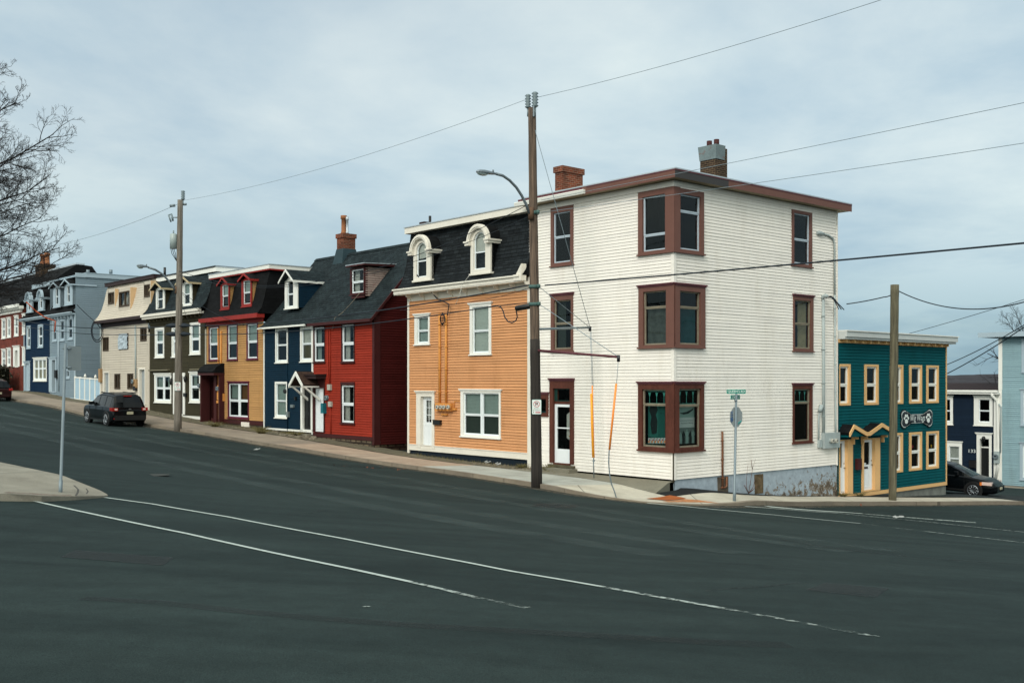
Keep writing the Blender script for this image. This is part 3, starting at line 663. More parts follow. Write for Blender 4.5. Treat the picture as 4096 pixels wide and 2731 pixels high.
def asphalt():
    m = bpy.data.materials.new('asphalt'); m.use_nodes = True; t = m.node_tree; t.nodes.clear()
    bs = N(t, 'ShaderNodeBsdfPrincipled', Roughness=.82); bs.inputs['Specular IOR Level'].default_value = .08
    o = N(t, 'ShaderNodeOutputMaterial'); t.links.new(bs.outputs[0], o.inputs[0])
    co = N(t, 'ShaderNodeTexCoord')
    mp = N(t, 'ShaderNodeMapping'); mp.inputs['Rotation'].default_value = (0, 0, R(28)); mp.inputs['Scale'].default_value = (.25, 1.3, 1); t.links.new(co.outputs['Object'], mp.inputs[0])
    a = N(t, 'ShaderNodeTexNoise', Scale=.55, Detail=6.0, Roughness=.6, Distortion=.8); t.links.new(mp.outputs[0], a.inputs['Vector'])
    rp = N(t, 'ShaderNodeValToRGB'); ramp(rp, .3, lin(30, 40, 40), .72, lin(45, 56, 55)); t.links.new(a.outputs[0], rp.inputs[0])
    b = N(t, 'ShaderNodeTexNoise', Scale=3.0, Detail=5.0, Roughness=.7); t.links.new(co.outputs['Object'], b.inputs['Vector'])
    rb = N(t, 'ShaderNodeValToRGB'); ramp(rb, .35, (.86, .86, .86, 1), .68, (1.12, 1.12, 1.12, 1)); t.links.new(b.outputs[0], rb.inputs[0])
    c = N(t, 'ShaderNodeTexNoise', Scale=95.0, Detail=2.0, Roughness=.8); t.links.new(co.outputs['Object'], c.inputs['Vector'])
    rc = N(t, 'ShaderNodeValToRGB'); ramp(rc, .35, (.55, .55, .55, 1), .70, (1.7, 1.7, 1.7, 1)); t.links.new(c.outputs[0], rc.inputs[0])
    m1 = N(t, 'ShaderNodeMixRGB', blend_type='MULTIPLY'); m1.inputs[0].default_value = 1; t.links.new(rp.outputs[0], m1.inputs[1]); t.links.new(rb.outputs[0], m1.inputs[2])
    m2 = N(t, 'ShaderNodeMixRGB', blend_type='MULTIPLY'); m2.inputs[0].default_value = .8; t.links.new(m1.outputs[0], m2.inputs[1]); t.links.new(rc.outputs[0], m2.inputs[2])
    t.links.new(m2.outputs[0], bs.inputs['Base Color'])
    bp = N(t, 'ShaderNodeBump', Strength=.35, Distance=.006); t.links.new(c.outputs[0], bp.inputs['Height']); t.links.new(bp.outputs[0], bs.inputs['Normal'])
    return m
asph = asphalt()
soil = mat('town_ground', lin(62, 60, 50), .95, .3, .05)
def clip_road():
    pass
grid_sheet('ground', soil, -.06, -1e5, 1e5, -1e5, 1e5)
grid_sheet('road', asph, 0, -80, 80, -40, 110)
# ---- ribbons laid on the ground
def resample(pts, n):
    pts = [Vector(p) for p in pts]; L = [0]
    for a, b in zip(pts, pts[1:]): L.append(L[-1] + (b - a).length)
    r = []; i = 0
    for k in range(n + 1):
        s = L[-1] * k / n
        while i < len(pts) - 2 and s > L[i + 1]: i += 1
        r.append(pts[i].lerp(pts[i + 1], (s - L[i]) / max(1e-9, L[i + 1] - L[i])))
    return r
def ribbon(name, A, B, up, m, n=60, k=5, drop=0.0, dropB=0.0, pair=False, mb=None, upf=None):
    A2 = resample(A, n) if not pair else [Vector(p) for p in A]; B2 = resample(B, n) if not pair else [Vector(p) for p in B]
    own = mb is None; mb = mb or MB(); rows = []
    for a, b in zip(A2, B2):
        row = []
        for i in range(k + 1):
            p = a.lerp(b, i / k); row.append(Vector((p.x, p.y, g(p.x, p.y) + (upf(p, i / k) if upf else up))))
        if drop: row.insert(0, Vector((row[0].x, row[0].y, row[0].z - drop)))
        if dropB: row.append(Vector((row[-1].x, row[-1].y, row[-1].z - dropB)))
        rows.append(row)
    for r0, r1 in zip(rows, rows[1:]):
        for i in range(len(r0) - 1): mb.q([r0[i], r0[i + 1], r1[i + 1], r1[i]])
    if own: return structure(mb.build(name, m))
def pavement_mat(name, base, tint, joint=1.5, ang=0.0):
    m = bpy.data.materials.new(name); m.use_nodes = True; t = m.node_tree; t.nodes.clear()
    bs = N(t, 'ShaderNodeBsdfPrincipled', Roughness=.9); o = N(t, 'ShaderNodeOutputMaterial'); t.links.new(bs.outputs[0], o.inputs[0])
    co = N(t, 'ShaderNodeTexCoord'); mp = N(t, 'ShaderNodeMapping'); mp.inputs['Rotation'].default_value = (0, 0, ang); t.links.new(co.outputs['Object'], mp.inputs[0])
    br = N(t, 'ShaderNodeTexBrick', Scale=1.0); br.inputs['Brick Width'].default_value = joint * 1.3; br.inputs['Row Height'].default_value = 9; br.inputs['Mortar Size'].default_value = .018; br.offset = 0
    br.inputs['Color1'].default_value = base; br.inputs['Color2'].default_value = tint; br.inputs['Mortar'].default_value = sh(base, .35); t.links.new(mp.outputs[0], br.inputs['Vector'])
    a = N(t, 'ShaderNodeTexNoise', Scale=1.1, Detail=8.0, Roughness=.7); t.links.new(co.outputs['Object'], a.inputs['Vector'])
    rp = N(t, 'ShaderNodeValToRGB'); ramp(rp, .32, (.72, .70, .67, 1), .68, (1.1, 1.1, 1.08, 1)); t.links.new(a.outputs[0], rp.inputs[0])
    c = N(t, 'ShaderNodeTexNoise', Scale=70.0, Detail=2.0); t.links.new(co.outputs['Object'], c.inputs['Vector'])
    rc = N(t, 'ShaderNodeValToRGB'); ramp(rc, .3, (.82, .82, .82, 1), .7, (1.15, 1.15, 1.15, 1)); t.links.new(c.outputs[0], rc.inputs[0])
    m1 = N(t, 'ShaderNodeMixRGB', blend_type='MULTIPLY'); m1.inputs[0].default_value = 1; t.links.new(br.outputs[0], m1.inputs[1]); t.links.new(rp.outputs[0], m1.inputs[2])
    m2 = N(t, 'ShaderNodeMixRGB', blend_type='MULTIPLY'); m2.inputs[0].default_value = 1; t.links.new(m1.outputs[0], m2.inputs[1]); t.links.new(rc.outputs[0], m2.inputs[2])
    t.links.new(m2.outputs[0], bs.inputs['Base Color'])
    bp = N(t, 'ShaderNodeBump', Strength=.4, Distance=.01); t.links.new(c.outputs[0], bp.inputs['Height']); t.links.new(bp.outputs[0], bs.inputs['Normal'])
    return m
pav_far = pavement_mat('pavement_brownish', lin(150, 136, 120), lin(132, 120, 108), 1.6, -ANG)
pav_mid = pavement_mat('pavement_pink', lin(172, 148, 128), lin(168, 150, 134), 1.8, -ANG)
pav_new = pavement_mat('pavement_pale', lin(174, 176, 170), lin(162, 164, 158), 1.8, -ANG)
pav_cor = pavement_mat('pavement_cream', lin(192, 185, 170), lin(184, 179, 165), 2.6, -ANG - .9)
isl = pavement_mat('island_concrete', lin(140, 136, 124), lin(128, 122, 110), 3, .3)
verge = mat('verge_dirt', lin(98, 92, 76), .95, .35, 2.0, bump=.8, bscale=30, dirt=.7, dirtc=lin(66, 60, 38))
agg = mat('exposed_aggregate', lin(122, 118, 104), .95, .2, 1.5, bump=.6, bscale=60, dirt=.5, dirtc=lin(86, 84, 70))
newasph = mat('fresh_asphalt', lin(24, 27, 28), .9, .25, 2, bump=.5, bscale=60)
darkasph = mat('side_asphalt', lin(34, 40, 40), .9, .2, 1, bump=.5, bscale=60)
rustsp = mat('rust_plate', lin(166, 92, 46), .8, .3, 3)
P_ = lambda X, Y, up=0.0: hit(X, Y, up)
KU = .13
kerbA = [Vector((*qw(t, 3.6), 0)) for t in (92, 80, 66, 52, 44, 37, 30, 26, 20, 16, 10, 4.6, 1, -2.4)]
kerbB = [P_(2270, 1972), P_(2400, 1992), P_(2483, 2001), P_(2580, 2011), P_(2674, 2017), P_(2823, 2022), P_(2960, 2022), P_(3100, 2021), P_(3330, 2020.5), P_(3575, 2020), P_(3830, 2019), P_(4096, 2018), P_(4400, 2017)]
for p in kerbA + kerbB: p.z = 0
backA = [Vector((*qw(t, 1.15), 0)) for t in (92, 80, 66, 52, 44, 37, 30, 26, 20, 16, 10, 4.6)]
backB = [P_(2100, 1886, KU), P_(2330, 1912, KU), P_(2546, 1948, KU), P_(2623, 1963, KU), P_(2682, 1975, KU), P_(2933, 1975, KU), P_(3100, 1983, KU), P_(3340, 1984, KU), P_(3575, 1988, KU), P_(3785, 1989, KU), P_(3975, 1992, KU), P_(4096, 2005, KU), P_(4400, 2014, KU)]
for p in backB: p.z = 0
KL = resample(kerbA + kerbB, 240)
def offs(pts, d):
    r = []
    for i, p in enumerate(pts):
        t = pts[min(i + 1, len(pts) - 1)] - pts[max(i - 1, 0)]; t.z = 0; t.normalize(); r.append(p + Vector((-t.y, t.x, 0)) * d)
    return r
KIN = offs(KL, .16)
# kerb height: low at the corner crossing
xcor = P_(2700, 2017)
def kh(p):
    d = math.hypot(p.x - xcor.x, p.y - xcor.y); return .03 + (KU - .03) * min(1, max(0, (d - 1.2) / 2.5))
kerb_j = pavement_mat('kerb_stone', lin(138, 126, 110), lin(120, 110, 98), 1.2, -ANG)
ribbon('kerb', KL, KIN, KU, kerb_j, pair=True, k=2, drop=.25, upf=lambda p, f: kh(p))
cut = lambda a, b: [p.copy() for p in KIN[a:b + 1]]
def nearest_idx(p): return min(range(len(KIN)), key=lambda i: (KIN[i] - p).length)
i1 = nearest_idx(Vector((*qw(14, 3.45), 0))); i2 = nearest_idx(Vector((*qw(3.4, 3.45), 0))); i3 = nearest_idx(Vector((*qw(-3.6, 3.3), 0)))
def back_of(pts, a=None, b=None): return pts
bt = lambda t: Vector((*qw(t, 1.15), 0))
ribbon('pavement', cut(0, i1), [bt(t) for t in (92, 80, 66, 52, 44, 37, 30, 26, 20, 14)], KU, pav_far, n=90, upf=lambda p, f: kh(p))
ribbon('pavement', cut(i1, i2), [bt(14), bt(10), bt(5), bt(3.4)], KU, pav_mid, n=30, upf=lambda p, f: kh(p))
ribbon('pavement', cut(i2, i3), [bt(3.4), bt(1.7), P_(2330, 1912, KU), P_(2480, 1935, KU)], KU, pav_new, n=30, upf=lambda p, f: kh(p))
ribbon('pavement', cut(i3, len(KIN) - 1), [P_(2480, 1935, KU)] + backB[2:], KU, pav_cor, n=110, k=7, upf=lambda p, f: kh(p))
# verge between the pavement and the house fronts
ribbon('verge', [bt(t) for t in (92, 66, 52, 44, 37, 30, 26, 20, 14, 10, 5, 3.4, 1.7)], [Vector((*qw(t, -.3), 0)) for t in (92, 66, 52, 44, 37, 30, 26, 20, 14, 10, 5, 3.4, 1.7)], KU, verge, n=160, k=4, upf=lambda p, f: kh(p) + .012 + .02 * math.sin(p.x * 5.1) * math.sin(p.y * 4.3))
ribbon('concrete_apron', [bt(1.7), P_(2330, 1912, KU), P_(2480, 1935, KU), P_(2546, 1948, KU), P_(2623, 1963, KU)], [FQ.W(-1.7, -.3, 0), FQ.W(1.5, -.3, 0), FQ.W(3.4, -.3, 0), FQ.W(5.0, -.1, 0), FQ.W(5.05, .25, 0)], KU + .004, agg, n=40, k=6, upf=lambda p, f: (kh(p) + .006) * (1 - f) + f * (-3.095 - g(p.x, p.y)))
ribbon('asphalt_patch', [P_(2623, 1963, KU), P_(2682, 1975, KU), P_(2933, 1975, KU), P_(3100, 1983, KU), P_(3340, 1984, KU), P_(3575, 1988, KU)], [FC.W(0.02, .26, 0), FC.W(.6, -.2, 0), FC.W(3, -.2, 0), FC.W(5.5, -.2, 0), FC.W(9.2, -.2, 0), FC.W(13.3, -.2, 0)], KU + .006, newasph, n=50, k=6, upf=lambda p, f: kh(p) + .010)
ribbon('side_road', [P_(3575, 1988, KU), P_(3785, 1989, KU), P_(3975, 1992, KU), P_(4096, 2005, KU), P_(4400, 2014, KU)], [FC.W(13.3, -.2, 0), FC.W(17.6, -.2, 0), Vector((21.5, 49.5, 0)), Vector((26, 47, 0)), Vector((32, 42, 0))], KU + .006, darkasph, n=40, k=8, upf=lambda p, f: KU * (1 - f) + .02)
# island pavement at lower left
ia = [P_(-700, 1760), P_(-300, 1824), P_(0, 1871), P_(120, 1897), P_(230, 1921), P_(330, 1950), P_(400, 1970), P_(428, 1981)]
ib = [P_(-700, 2006), P_(-300, 2005), P_(0, 2003), P_(170, 2006), P_(306, 1999), P_(380, 1992), P_(415, 1989), P_(432, 1984)]
ribbon('traffic_island', ia, ib, .1, isl, n=60, k=8, drop=.3, dropB=.3, upf=lambda p, f: .02 + .11 * min(1, max(0, (p - P_(430, 1984)).length / 2.4)) if True else .1)
if False: ig = mat('island_rust_gutter', lin(96, 62, 40), .9, .4, 3)
pa = [P_(60, 1981, .11), P_(170, 1978, .11), P_(300, 1990, .08)]; pb = [P_(60, 1984, .11), P_(170, 1989, .11), P_(300, 1993, .08)]
em = MB(); ea, eb = P_(2623, 1963, KU), FQ.W(5.05, .25, 0)
for i in range(6):
    a, b = ea.lerp(eb, i / 6), ea.lerp(eb, (i + 1) / 6); za = (g(a.x, a.y) + kh(a) + .006) * (1 - i / 6) + i / 6 * -3.095; zb = (g(b.x, b.y) + kh(b) + .006) * (1 - (i + 1) / 6) + (i + 1) / 6 * -3.095
    em.q([(a.x, a.y, za - .5), (b.x, b.y, zb - .5), (b.x, b.y, zb), (a.x, a.y, za)])
structure(em.build('concrete_apron_edge', agg))
# ---- painted lines
def paint(name, wear, c=lin(176, 186, 180), amax=1.0, soft=.06, scale=9.0):
    m = bpy.data.materials.new(name); m.use_nodes = True; t = m.node_tree; t.nodes.clear()
    bs = N(t, 'ShaderNodeBsdfPrincipled', Roughness=.7); o = N(t, 'ShaderNodeOutputMaterial'); tr = N(t, 'ShaderNodeBsdfTransparent'); ms = N(t, 'ShaderNodeMixShader')
    co = N(t, 'ShaderNodeTexCoord'); a = N(t, 'ShaderNodeTexNoise', Scale=scale, Detail=8.0, Roughness=.75); t.links.new(co.outputs['Object'], a.inputs['Vector'])
    rp = N(t, 'ShaderNodeValToRGB'); ramp(rp, wear - soft, (0, 0, 0, 1), wear + soft, (amax, amax, amax, 1)); t.links.new(a.outputs[0], rp.inputs[0])
    rc = N(t, 'ShaderNodeValToRGB'); ramp(rc, .3, sh(c, .75), .7, sh(c, 1.1)); t.links.new(a.outputs[0], rc.inputs[0]); t.links.new(rc.outputs[0], bs.inputs['Base Color'])
    t.links.new(rp.outputs[0], ms.inputs[0]); t.links.new(tr.outputs[0], ms.inputs[1]); t.links.new(bs.outputs[0], ms.inputs[2]); t.links.new(ms.outputs[0], o.inputs[0])
    return m
p_full = paint('line_paint', .34); p_worn = paint('line_paint_worn', .47, amax=.8); p_ghost = paint('line_paint_faint', .54, amax=.6)
p_tar = paint('tar_seal', .42, lin(16, 23, 23), .34, .14, 3.0); p_scuff = paint('tyre_scuff', .46, lin(16, 23, 23), .5, .16, 2.0)
def line(name, px, w, m, w1=None, up=.009):
    P = resample([Vector((p.x, p.y, 0)) for p in (P_(*q_) for q_ in px)], 60); P0 = offs(P, w / 2); P1 = offs(P, -w / 2)
    if w1 is not None:
        P0 = [p + (a - p) * (1 + (w1 / w - 1) * i / 60) for i, (p, a) in enumerate(zip(P, P0))]; P1 = [p + (a - p) * (1 + (w1 / w - 1) * i / 60) for i, (p, a) in enumerate(zip(P, P1))]
    return ribbon(name, P0, P1, up, m, pair=True, k=1)
line('crossing_line', [(135, 2004), (374, 2057), (749, 2135), (1080, 2209), (1393, 2274), (1637, 2327)], .085, p_full)
line('crossing_line_worn', [(1637, 2327), (1785, 2361), (1900, 2390)], .085, p_worn)
line('crossing_line_faint', [(1900, 2390), (2048, 2420), (2110, 2432)], .10, p_ghost)
line('crossing_line', [(420, 1990), (610, 2016), (914, 2068), (1358, 2152), (1872, 2251), (2048, 2286), (2257, 2321), (2400, 2346)], .085, p_full)
line('crossing_line_worn', [(2400, 2346), (2570, 2377), (2760, 2411), (2888, 2433)], .10, p_worn)
line('crossing_line_faint', [(2888, 2433), (3267, 2503), (3400, 2528), (3511, 2549)], .09, p_ghost)
line('stop_line', [(2588, 2012), (2832, 2035), (3093, 2059), (3441, 2093)], .10, p_full); line('stop_line_faint', [(3441, 2093), (3702, 2125)], .09, p_ghost); line('stop_line_worn', [(3702, 2125), (4096, 2170), (4300, 2194)], .10, p_worn)
line('edge_line', [(2980, 2025), (3354, 2052)], .08, p_full); line('edge_line_worn', [(3354, 2052), (3702, 2086), (4096, 2128), (4300, 2150)], .09, p_worn)
line('lane_line', [(3067, 2025), (3372, 2048), (3450, 2054)], .30, p_full, .16); line('lane_line_worn', [(3450, 2054), (3546, 2062), (3903, 2090)], .16, p_worn, .3)
line('tar_joint', [(331, 2392), (640, 2410), (958, 2444), (1300, 2475), (1654, 2501), (2048, 2523), (2570, 2553), (2900, 2572), (3154, 2579)], .20, p_tar, .26, up=.005)
line('tyre_mark', [(3119, 2157), (3354, 2196), (3659, 2229), (3900, 2246), (4094, 2257)], .22, p_scuff, .12, up=.005)
line('paint_scuff', [(1450, 2428), (1505, 2427)], .04, p_ghost)
line('paint_scuff', [(2350, 2668), (2395, 2670)], .05, p_ghost)
# rusty tactile plate at the crossing, with its run-off stain
pl = [P_(2585, 1991, .06), P_(2680, 1975, .10), P_(2745, 1986, .1), P_(2668, 2001, .04)]
mbp = MB()
nn = 14
for i in range(nn):
    for j in range(nn):
        def bl(a, b):
            p = (pl[0] * (1 - a) + pl[1] * a) * (1 - b) + (pl[3] * (1 - a) + pl[2] * a) * b; f = .6
            return Vector((p.x, p.y, g(p.x, p.y) + kh(p) + .016))
        c = [bl(i / nn, j / nn), bl((i + 1) / nn, j / nn), bl((i + 1) / nn, (j + 1) / nn), bl(i / nn, (j + 1) / nn)]
        mbp.q([c[0], c[3], c[2], c[1]]); m0 = sum(c, Vector()) / 4 + Vector((0, 0, .006)); c2 = [m0 + (p - m0) * .45 + Vector((0, 0, .004)) for p in c]
        mbp.q(c2)
tag(mbp.build('tactile_plate', rustsp), 'rusty orange tactile plate set in the pavement at the street corner', 'tactile plate')
stainm = paint('rust_stain', .42, lin(190, 122, 70), .85, .12, 3.0)
ribbon('rust_stain', [P_(2650, 2004, .04), P_(2735, 1987, .1), P_(2790, 1992, .1)], [P_(2672, 2007, .04), P_(2800, 2005, .06), P_(2880, 2012, .06)], .1, stainm, n=20, k=6, upf=lambda p, f: kh(p) + .008)

p_grit = paint('gutter_grit', .50, lin(92, 84, 70), .75, .12, 6.0)
ribbon('gutter_grit', offs(KL, -.42), offs(KL, -.0), .006, p_grit, pair=True, k=2)
p_polish = paint('lane_polish', .48, lin(66, 82, 80), .42, .2, .7)
for k, w in enumerate((6.2, 7.9, 11.0, 12.8)):
    A = [Vector((*qw(t, w), 0)) for t in (60, 40, 25, 12, 2, -6, -16)]; B = [Vector((*qw(t, w + .75), 0)) for t in (60, 40, 25, 12, 2, -6, -16)]
    ribbon('lane_polish', A, B, .003 + .0004 * k, p_polish, n=80, k=1)
p_patch = paint('asphalt_repair', .36, lin(22, 31, 31), .5, .05, 1.6)
for k, px in enumerate((((2150, 2012), (2320, 2018), (2290, 2034), (2120, 2026)), ((300, 2200), (700, 2230), (650, 2262), (240, 2228)), ((3300, 2330), (3560, 2352), (3500, 2390), (3220, 2360)))):
    q_ = [P_(*c) for c in px]; ribbon('asphalt_repair', [q_[0], q_[1]], [q_[3], q_[2]], .0045, p_patch, n=12, k=3)
p_crack = paint('road_crack', .40, lin(12, 16, 16), .8, .1, 8.0)
for k, px in enumerate((((2110, 2024), (2420, 2020), (2700, 2026)), ((2820, 2362), (2950, 2352), (3040, 2348), (3200, 2330)), ((1240, 2052), (1300, 2040), (1500, 2046)), ((3480, 2190), (3540, 2192), (3600, 2206)))): line('road_crack', px, .02, p_crack, up=.006)
mh = hit(620, 1900); m = MB(); fh = Fr(0, 0, 0); rr = .34
for i in range(24):
    a, b = 2 * math.pi * i / 24, 2 * math.pi * (i + 1) / 24; c = Vector((mh.x, mh.y, mh.z + .008)); m.q([c, c + Vector((rr * math.cos(a), rr * math.sin(a), 0)), c + Vector((rr * math.cos(b), rr * math.sin(b), 0))])
tag(m.build('manhole_cover', mat('iron_cover', lin(52, 54, 50), .7, .4, 20), None, loc=mh), 'round iron manhole cover set in the road left of centre', 'manhole cover')

iup = lambda p, f: .02 + .11 * min(1, max(0, (p - P_(430, 1984)).length / 2.4)) + .006
p_joint = paint('joint_dirt', .30, lin(44, 38, 32), .8, .1, 4.0); p_stn = paint('kerb_rust_stain', .46, lin(92, 62, 42), .75, .14, 2.5)
for px, w_ in ((((296, 1944), (313, 1960), (311, 1975), (303, 1988)), .035), (((345, 1956), (352, 1968), (346, 1980)), .025)):
    Pq = resample([Vector((p.x, p.y, 0)) for p in (P_(x, y, .11) for x, y in px)], 20); ribbon('slab_joint', offs(Pq, w_ / 2), offs(Pq, -w_ / 2), .1, p_joint, pair=True, k=1, upf=iup)
Pq = resample([Vector((p.x, p.y, 0)) for p in (P_(x, y, .11) for x, y in ((20, 1974), (120, 1980), (230, 1987), (290, 1988)))], 30); ribbon('slab_stain', offs(Pq, .16), offs(Pq, -.10), .1, p_stn, pair=True, k=2, upf=iup)
# ------------------------------------------------------------------ the big white corner building
def gz_at(fr, u, o=0): p = fr.W(u, o, 0); return g(p.x, p.y)
b0 = FQ.W(5, 0, 0)
W = House('corner_building', 'tall white three-storey clapboard building on the street corner with brown corner windows and flat roof', 'building', (b0.x, b0.y, -3.2), FQ, 'R1')
UL, UC, SR = -1.72, 5.0, FC.uz(3349, 1500)[0]
FB = FC
br = dict(cas=brown, sash=greysash)
# street face
W.window((415, 765, 578, 1490), 1037, op=(455, 722, 660, 1450), sillm=brown, label='third floor window above the door', **br)
W.window((1790, 2352, 310, 1300), 997, op=(1858, 2215, 405, 1265), label='upper corner window, street side', sill=0, proud=.06, **br)
W.window((272, 425, 135, 528), 333, z='W3', op=(293, 412, 175, 515), cas=brown, sash=oldsash, cap=.05, capm=plum, label='second floor window above the door', blind=[('l', 0, 1, shadem)])
W.window((885, 1127, 72, 500), 220, z='W3', op=(917, 1077, 112, 486), cas=brown, sash=oldsash, cap=.05, capm=plum, sill=0, proud=.06, blind=[('f', 0, .72, mat('grey_net_curtain', lin(84, 92, 88), .95, .5, 5))], label='middle corner window, street side')
W.window((1432, 1862, 160, 1003), 425, z='R2', op=(1480, 1777, 240, 962), cas=brown2, sash=oldsash, cap=.05, capm=plum, sill=0, proud=.06, label='ground floor corner shop window, street side')
W.window((150, 300, 292, 582), None, z='R2', op=(172, 274, 355, 552), cas=brown2, sash=brown2, cap=.03, capm=plum, sill=0, label='small window behind the pole', blind=[('s', .0, .18, curtain_t)])
W.door((318, 620, 118, 1168), (361, 573, 430, 1166), brown2, doorw, gl=(391, 548, 462, 990), z='R2', cap=.03, capm=plum, panels=False, transom=(398, 557, 245, 380), inset=.05, label='white storm door with tall glass')
dm = MB(); uz = lambda z, x, y, fr=FQ, o=0.0: W.zy(x, y, fr, z, o)
ud0, zz = uz('R2', 391, 722); ud1, _ = uz('R2', 548, 722); dm.box(FQ, ud0, ud1, -.09, -.045, zz - .02, zz + .02)
W.part('door_rail', dm, doorw)
gm_ = MB(); g0, g1, h0, h1 = W.rect((360, 590, 200, 390), FQ, 'R2'); k0, k1, l0, l1 = W.rect((398, 557, 245, 380), FQ, 'R2')
for b_ in ((g0, k0, h0, h1), (k1, g1, h0, h1), (k0, k1, h0, l0), (k0, k1, l1, h1)): gm_.box(FQ, b_[0], b_[1], -.045, -.03, b_[2], b_[3])
W.part('transom_frame', gm_, greend)
cm = MB()
ca, cb = uz('R2', 480, 500)[0], uz('R2', 546, 500)[0]; cz0, cz1 = uz('R2', 510, 900)[1], uz('R2', 510, 490)[1]
for i in range(12):
    a = ca + (cb - ca) * i / 12; b = ca + (cb - ca) * (i + 1) / 12; bul = math.sin(math.pi * .5)
    za = cz0 + .12 * (1 - i / 12); cm.q([FQ.W(a, -.17 - .02 * (i % 2), za), FQ.W(b, -.17 - .02 * ((i + 1) % 2), za), FQ.W(b, -.17 - .02 * ((i + 1) % 2), cz1 - .18 * (1 - i / 12)), FQ.W(a, -.17 - .02 * (i % 2), cz1 - .18 * (1 - i / 12))])
W.part('curtain', cm, curtain)
# side face
W.window((37, 410, 250, 1038), 520, z='R4', fr=FB, op=(113, 370, 322, 1007), label='upper corner window, side street', sill=0, proud=.06, **br)
W.window((37.6, 523, 1048, 1467), 1201, z='W4', fr=FB, op=(354, 491, 1100, 1449), cas=brown, sash=oldsash, cap=.05, capm=plum, sill=0, proud=.06, label='middle corner window, side street', blind=[('f', 0, .7, curtain_t)]) if False else None
W.window((322, 522, 1058, 1466), 1201, z='W4', fr=FB, op=(354, 491, 1100, 1449), cas=brown, sash=oldsash, cap=.05, capm=plum, sill=0, proud=.06, label='middle corner window, side street', blind=[('f', 0, .7, curtain_t)])
W.window((41, 412, 160, 1003), 435, z='R3', fr=FB, op=(100, 372, 233, 965), cas=brown2, sash=oldsash, cap=.05, capm=plum, sill=0, proud=.06, label='ground floor corner shop window, side street')
W.window((1522, 1772, 518, 1205), 871, z='R4', fr=FB, op=(1546, 1745, 556, 1180), label='third floor side window', **br)
W.window((1107, 1238, 1128, 1490), 1309, z='W4', fr=FB, op=(1115, 1222, 1158, 1476), cas=brown, sash=oldsash, cap=.05, capm=plum, label='second floor side window', blind=[('r', 0, 1, mat('worn_pale_shade', lin(150, 140, 110), .9, .3, 5))])
W.window((1533, 1777, 175, 905), 400, z='R3', fr=FB, op=(1550, 1750, 235, 888), cas=brown2, sash=oldsash, cap=.05, capm=plum, label='ground floor side window')
ZB, ZT = -3.06, 6.24
W.ops.setdefault(id(FB), [])
W.wall(FQ, ZB, ZT, UL, UC - .09, sidw, course=.1035, lap=.015, gap=.006)
W.wall(FB, ZB, ZT, .09, SR - .06, sidw, course=.1035, lap=.015, gap=.005)
# corner boards, frieze, white board at the party line
zs = [(W.rect((1790, 2315, 310, 1300), FQ, 'R1')), (W.rect((885, 1127, 72, 500), FQ, 'W3')), (W.rect((1432, 1862, 160, 1003), FQ, 'R2'))]
lev = [ZB, zs[2][2] - .0, zs[2][3] + .05, zs[1][2], zs[1][3] + .05, zs[0][2], zs[0][3], 6.24]
for a, b in ((lev[0], lev[1] - .004), (lev[2], lev[3] - .004), (lev[4], lev[5] - .004), (lev[6] + .004, lev[7])):
    cbm = MB(); cbm.prismu(FQ, [(0, a), (.03, a), (.03, b), (0, b)], UC - .09, UC + .03); cbm.box(FB, 0.0, .09, 0.0, .0299, a, b); W.part('corner_board', cbm, sidw)
W.board([(SR - .06, SR, -.01, .03, ZB - .03, ZT)], sidw, 'corner_board', FB); W.board([(UL, UC - .09, .0, .032, 6.06, 6.24)], sidw, 'frieze', FQ); W.board([(.09, SR - .06, .0, .032, 6.10, 6.24)], sidw, 'frieze', FB)
# brown panels joining the corner windows, rotted lower corner
for k, (u0, u1, z0, z1) in enumerate(zs):
    tgt = MB()
    a = uz('R1', 2216, 800)[0] if k == 0 else (uz('W3', 1078, 300)[0] if k == 1 else uz('R2', 1778, 600)[0])
    tgt.box(FQ, a + .001, UC + .062, .05, .064, z0, z1)
    c0 = (uz('R4', 112, 700, FB) if k == 0 else uz('W4', 353, 1200, FB) if k == 1 else uz('R3', 99, 600, FB))[0]
    tgt.box(FB, 0, c0 - .001, .05, .064, z0, z1)
    pw_ = W.part('corner_panel', tgt, brown2 if k == 2 else brown); tgt = MB()
    tgt.box(FQ, u0 - .03, UC + .10, .0, .105, z0 - .05, z0 - .001); tgt.box(FB, .0, W.rect((41, 412, 160, 1003), FB, 'R3')[1] + .03, .0, .104, z0 - .051, z0 - .002); tgt.build('sill', brown2 if k == 2 else brown, pw_)
pw_['label'] = 'worn stained wooden corner panel of the shop window'
rt = MB(); rt.box(FQ, UC - .02, UC + .034, .03, .036, ZB - .1, lev[1] - .06); W.part('corner_crack', rt, mat('rotted_wood', lin(60, 54, 44), .95, .6, 6))
# foundation
fo_ = MB()
n = 18; S = [SR * i / n for i in range(n + 1)]
fm = bpy.data.materials.new('peeling_blue_paint'); fm.use_nodes = True; t = fm.node_tree; t.nodes.clear()
bs = N(t, 'ShaderNodeBsdfPrincipled', Roughness=.85); o = N(t, 'ShaderNodeOutputMaterial'); t.links.new(bs.outputs[0], o.inputs[0]); co = N(t, 'ShaderNodeTexCoord')
a = N(t, 'ShaderNodeTexNoise', Scale=4.2, Detail=10.0, Roughness=.78, Distortion=.5); t.links.new(co.outputs['Object'], a.inputs['Vector'])
sp = N(t, 'ShaderNodeSeparateXYZ'); t.links.new(co.outputs['Object'], sp.inputs[0])
mr = N(t, 'ShaderNodeMapRange'); mr.inputs[1].default_value = -1.2; mr.inputs[2].default_value = .1; mr.inputs[3].default_value = .16; mr.inputs[4].default_value = -.05; t.links.new(sp.outputs[2], mr.inputs[0])
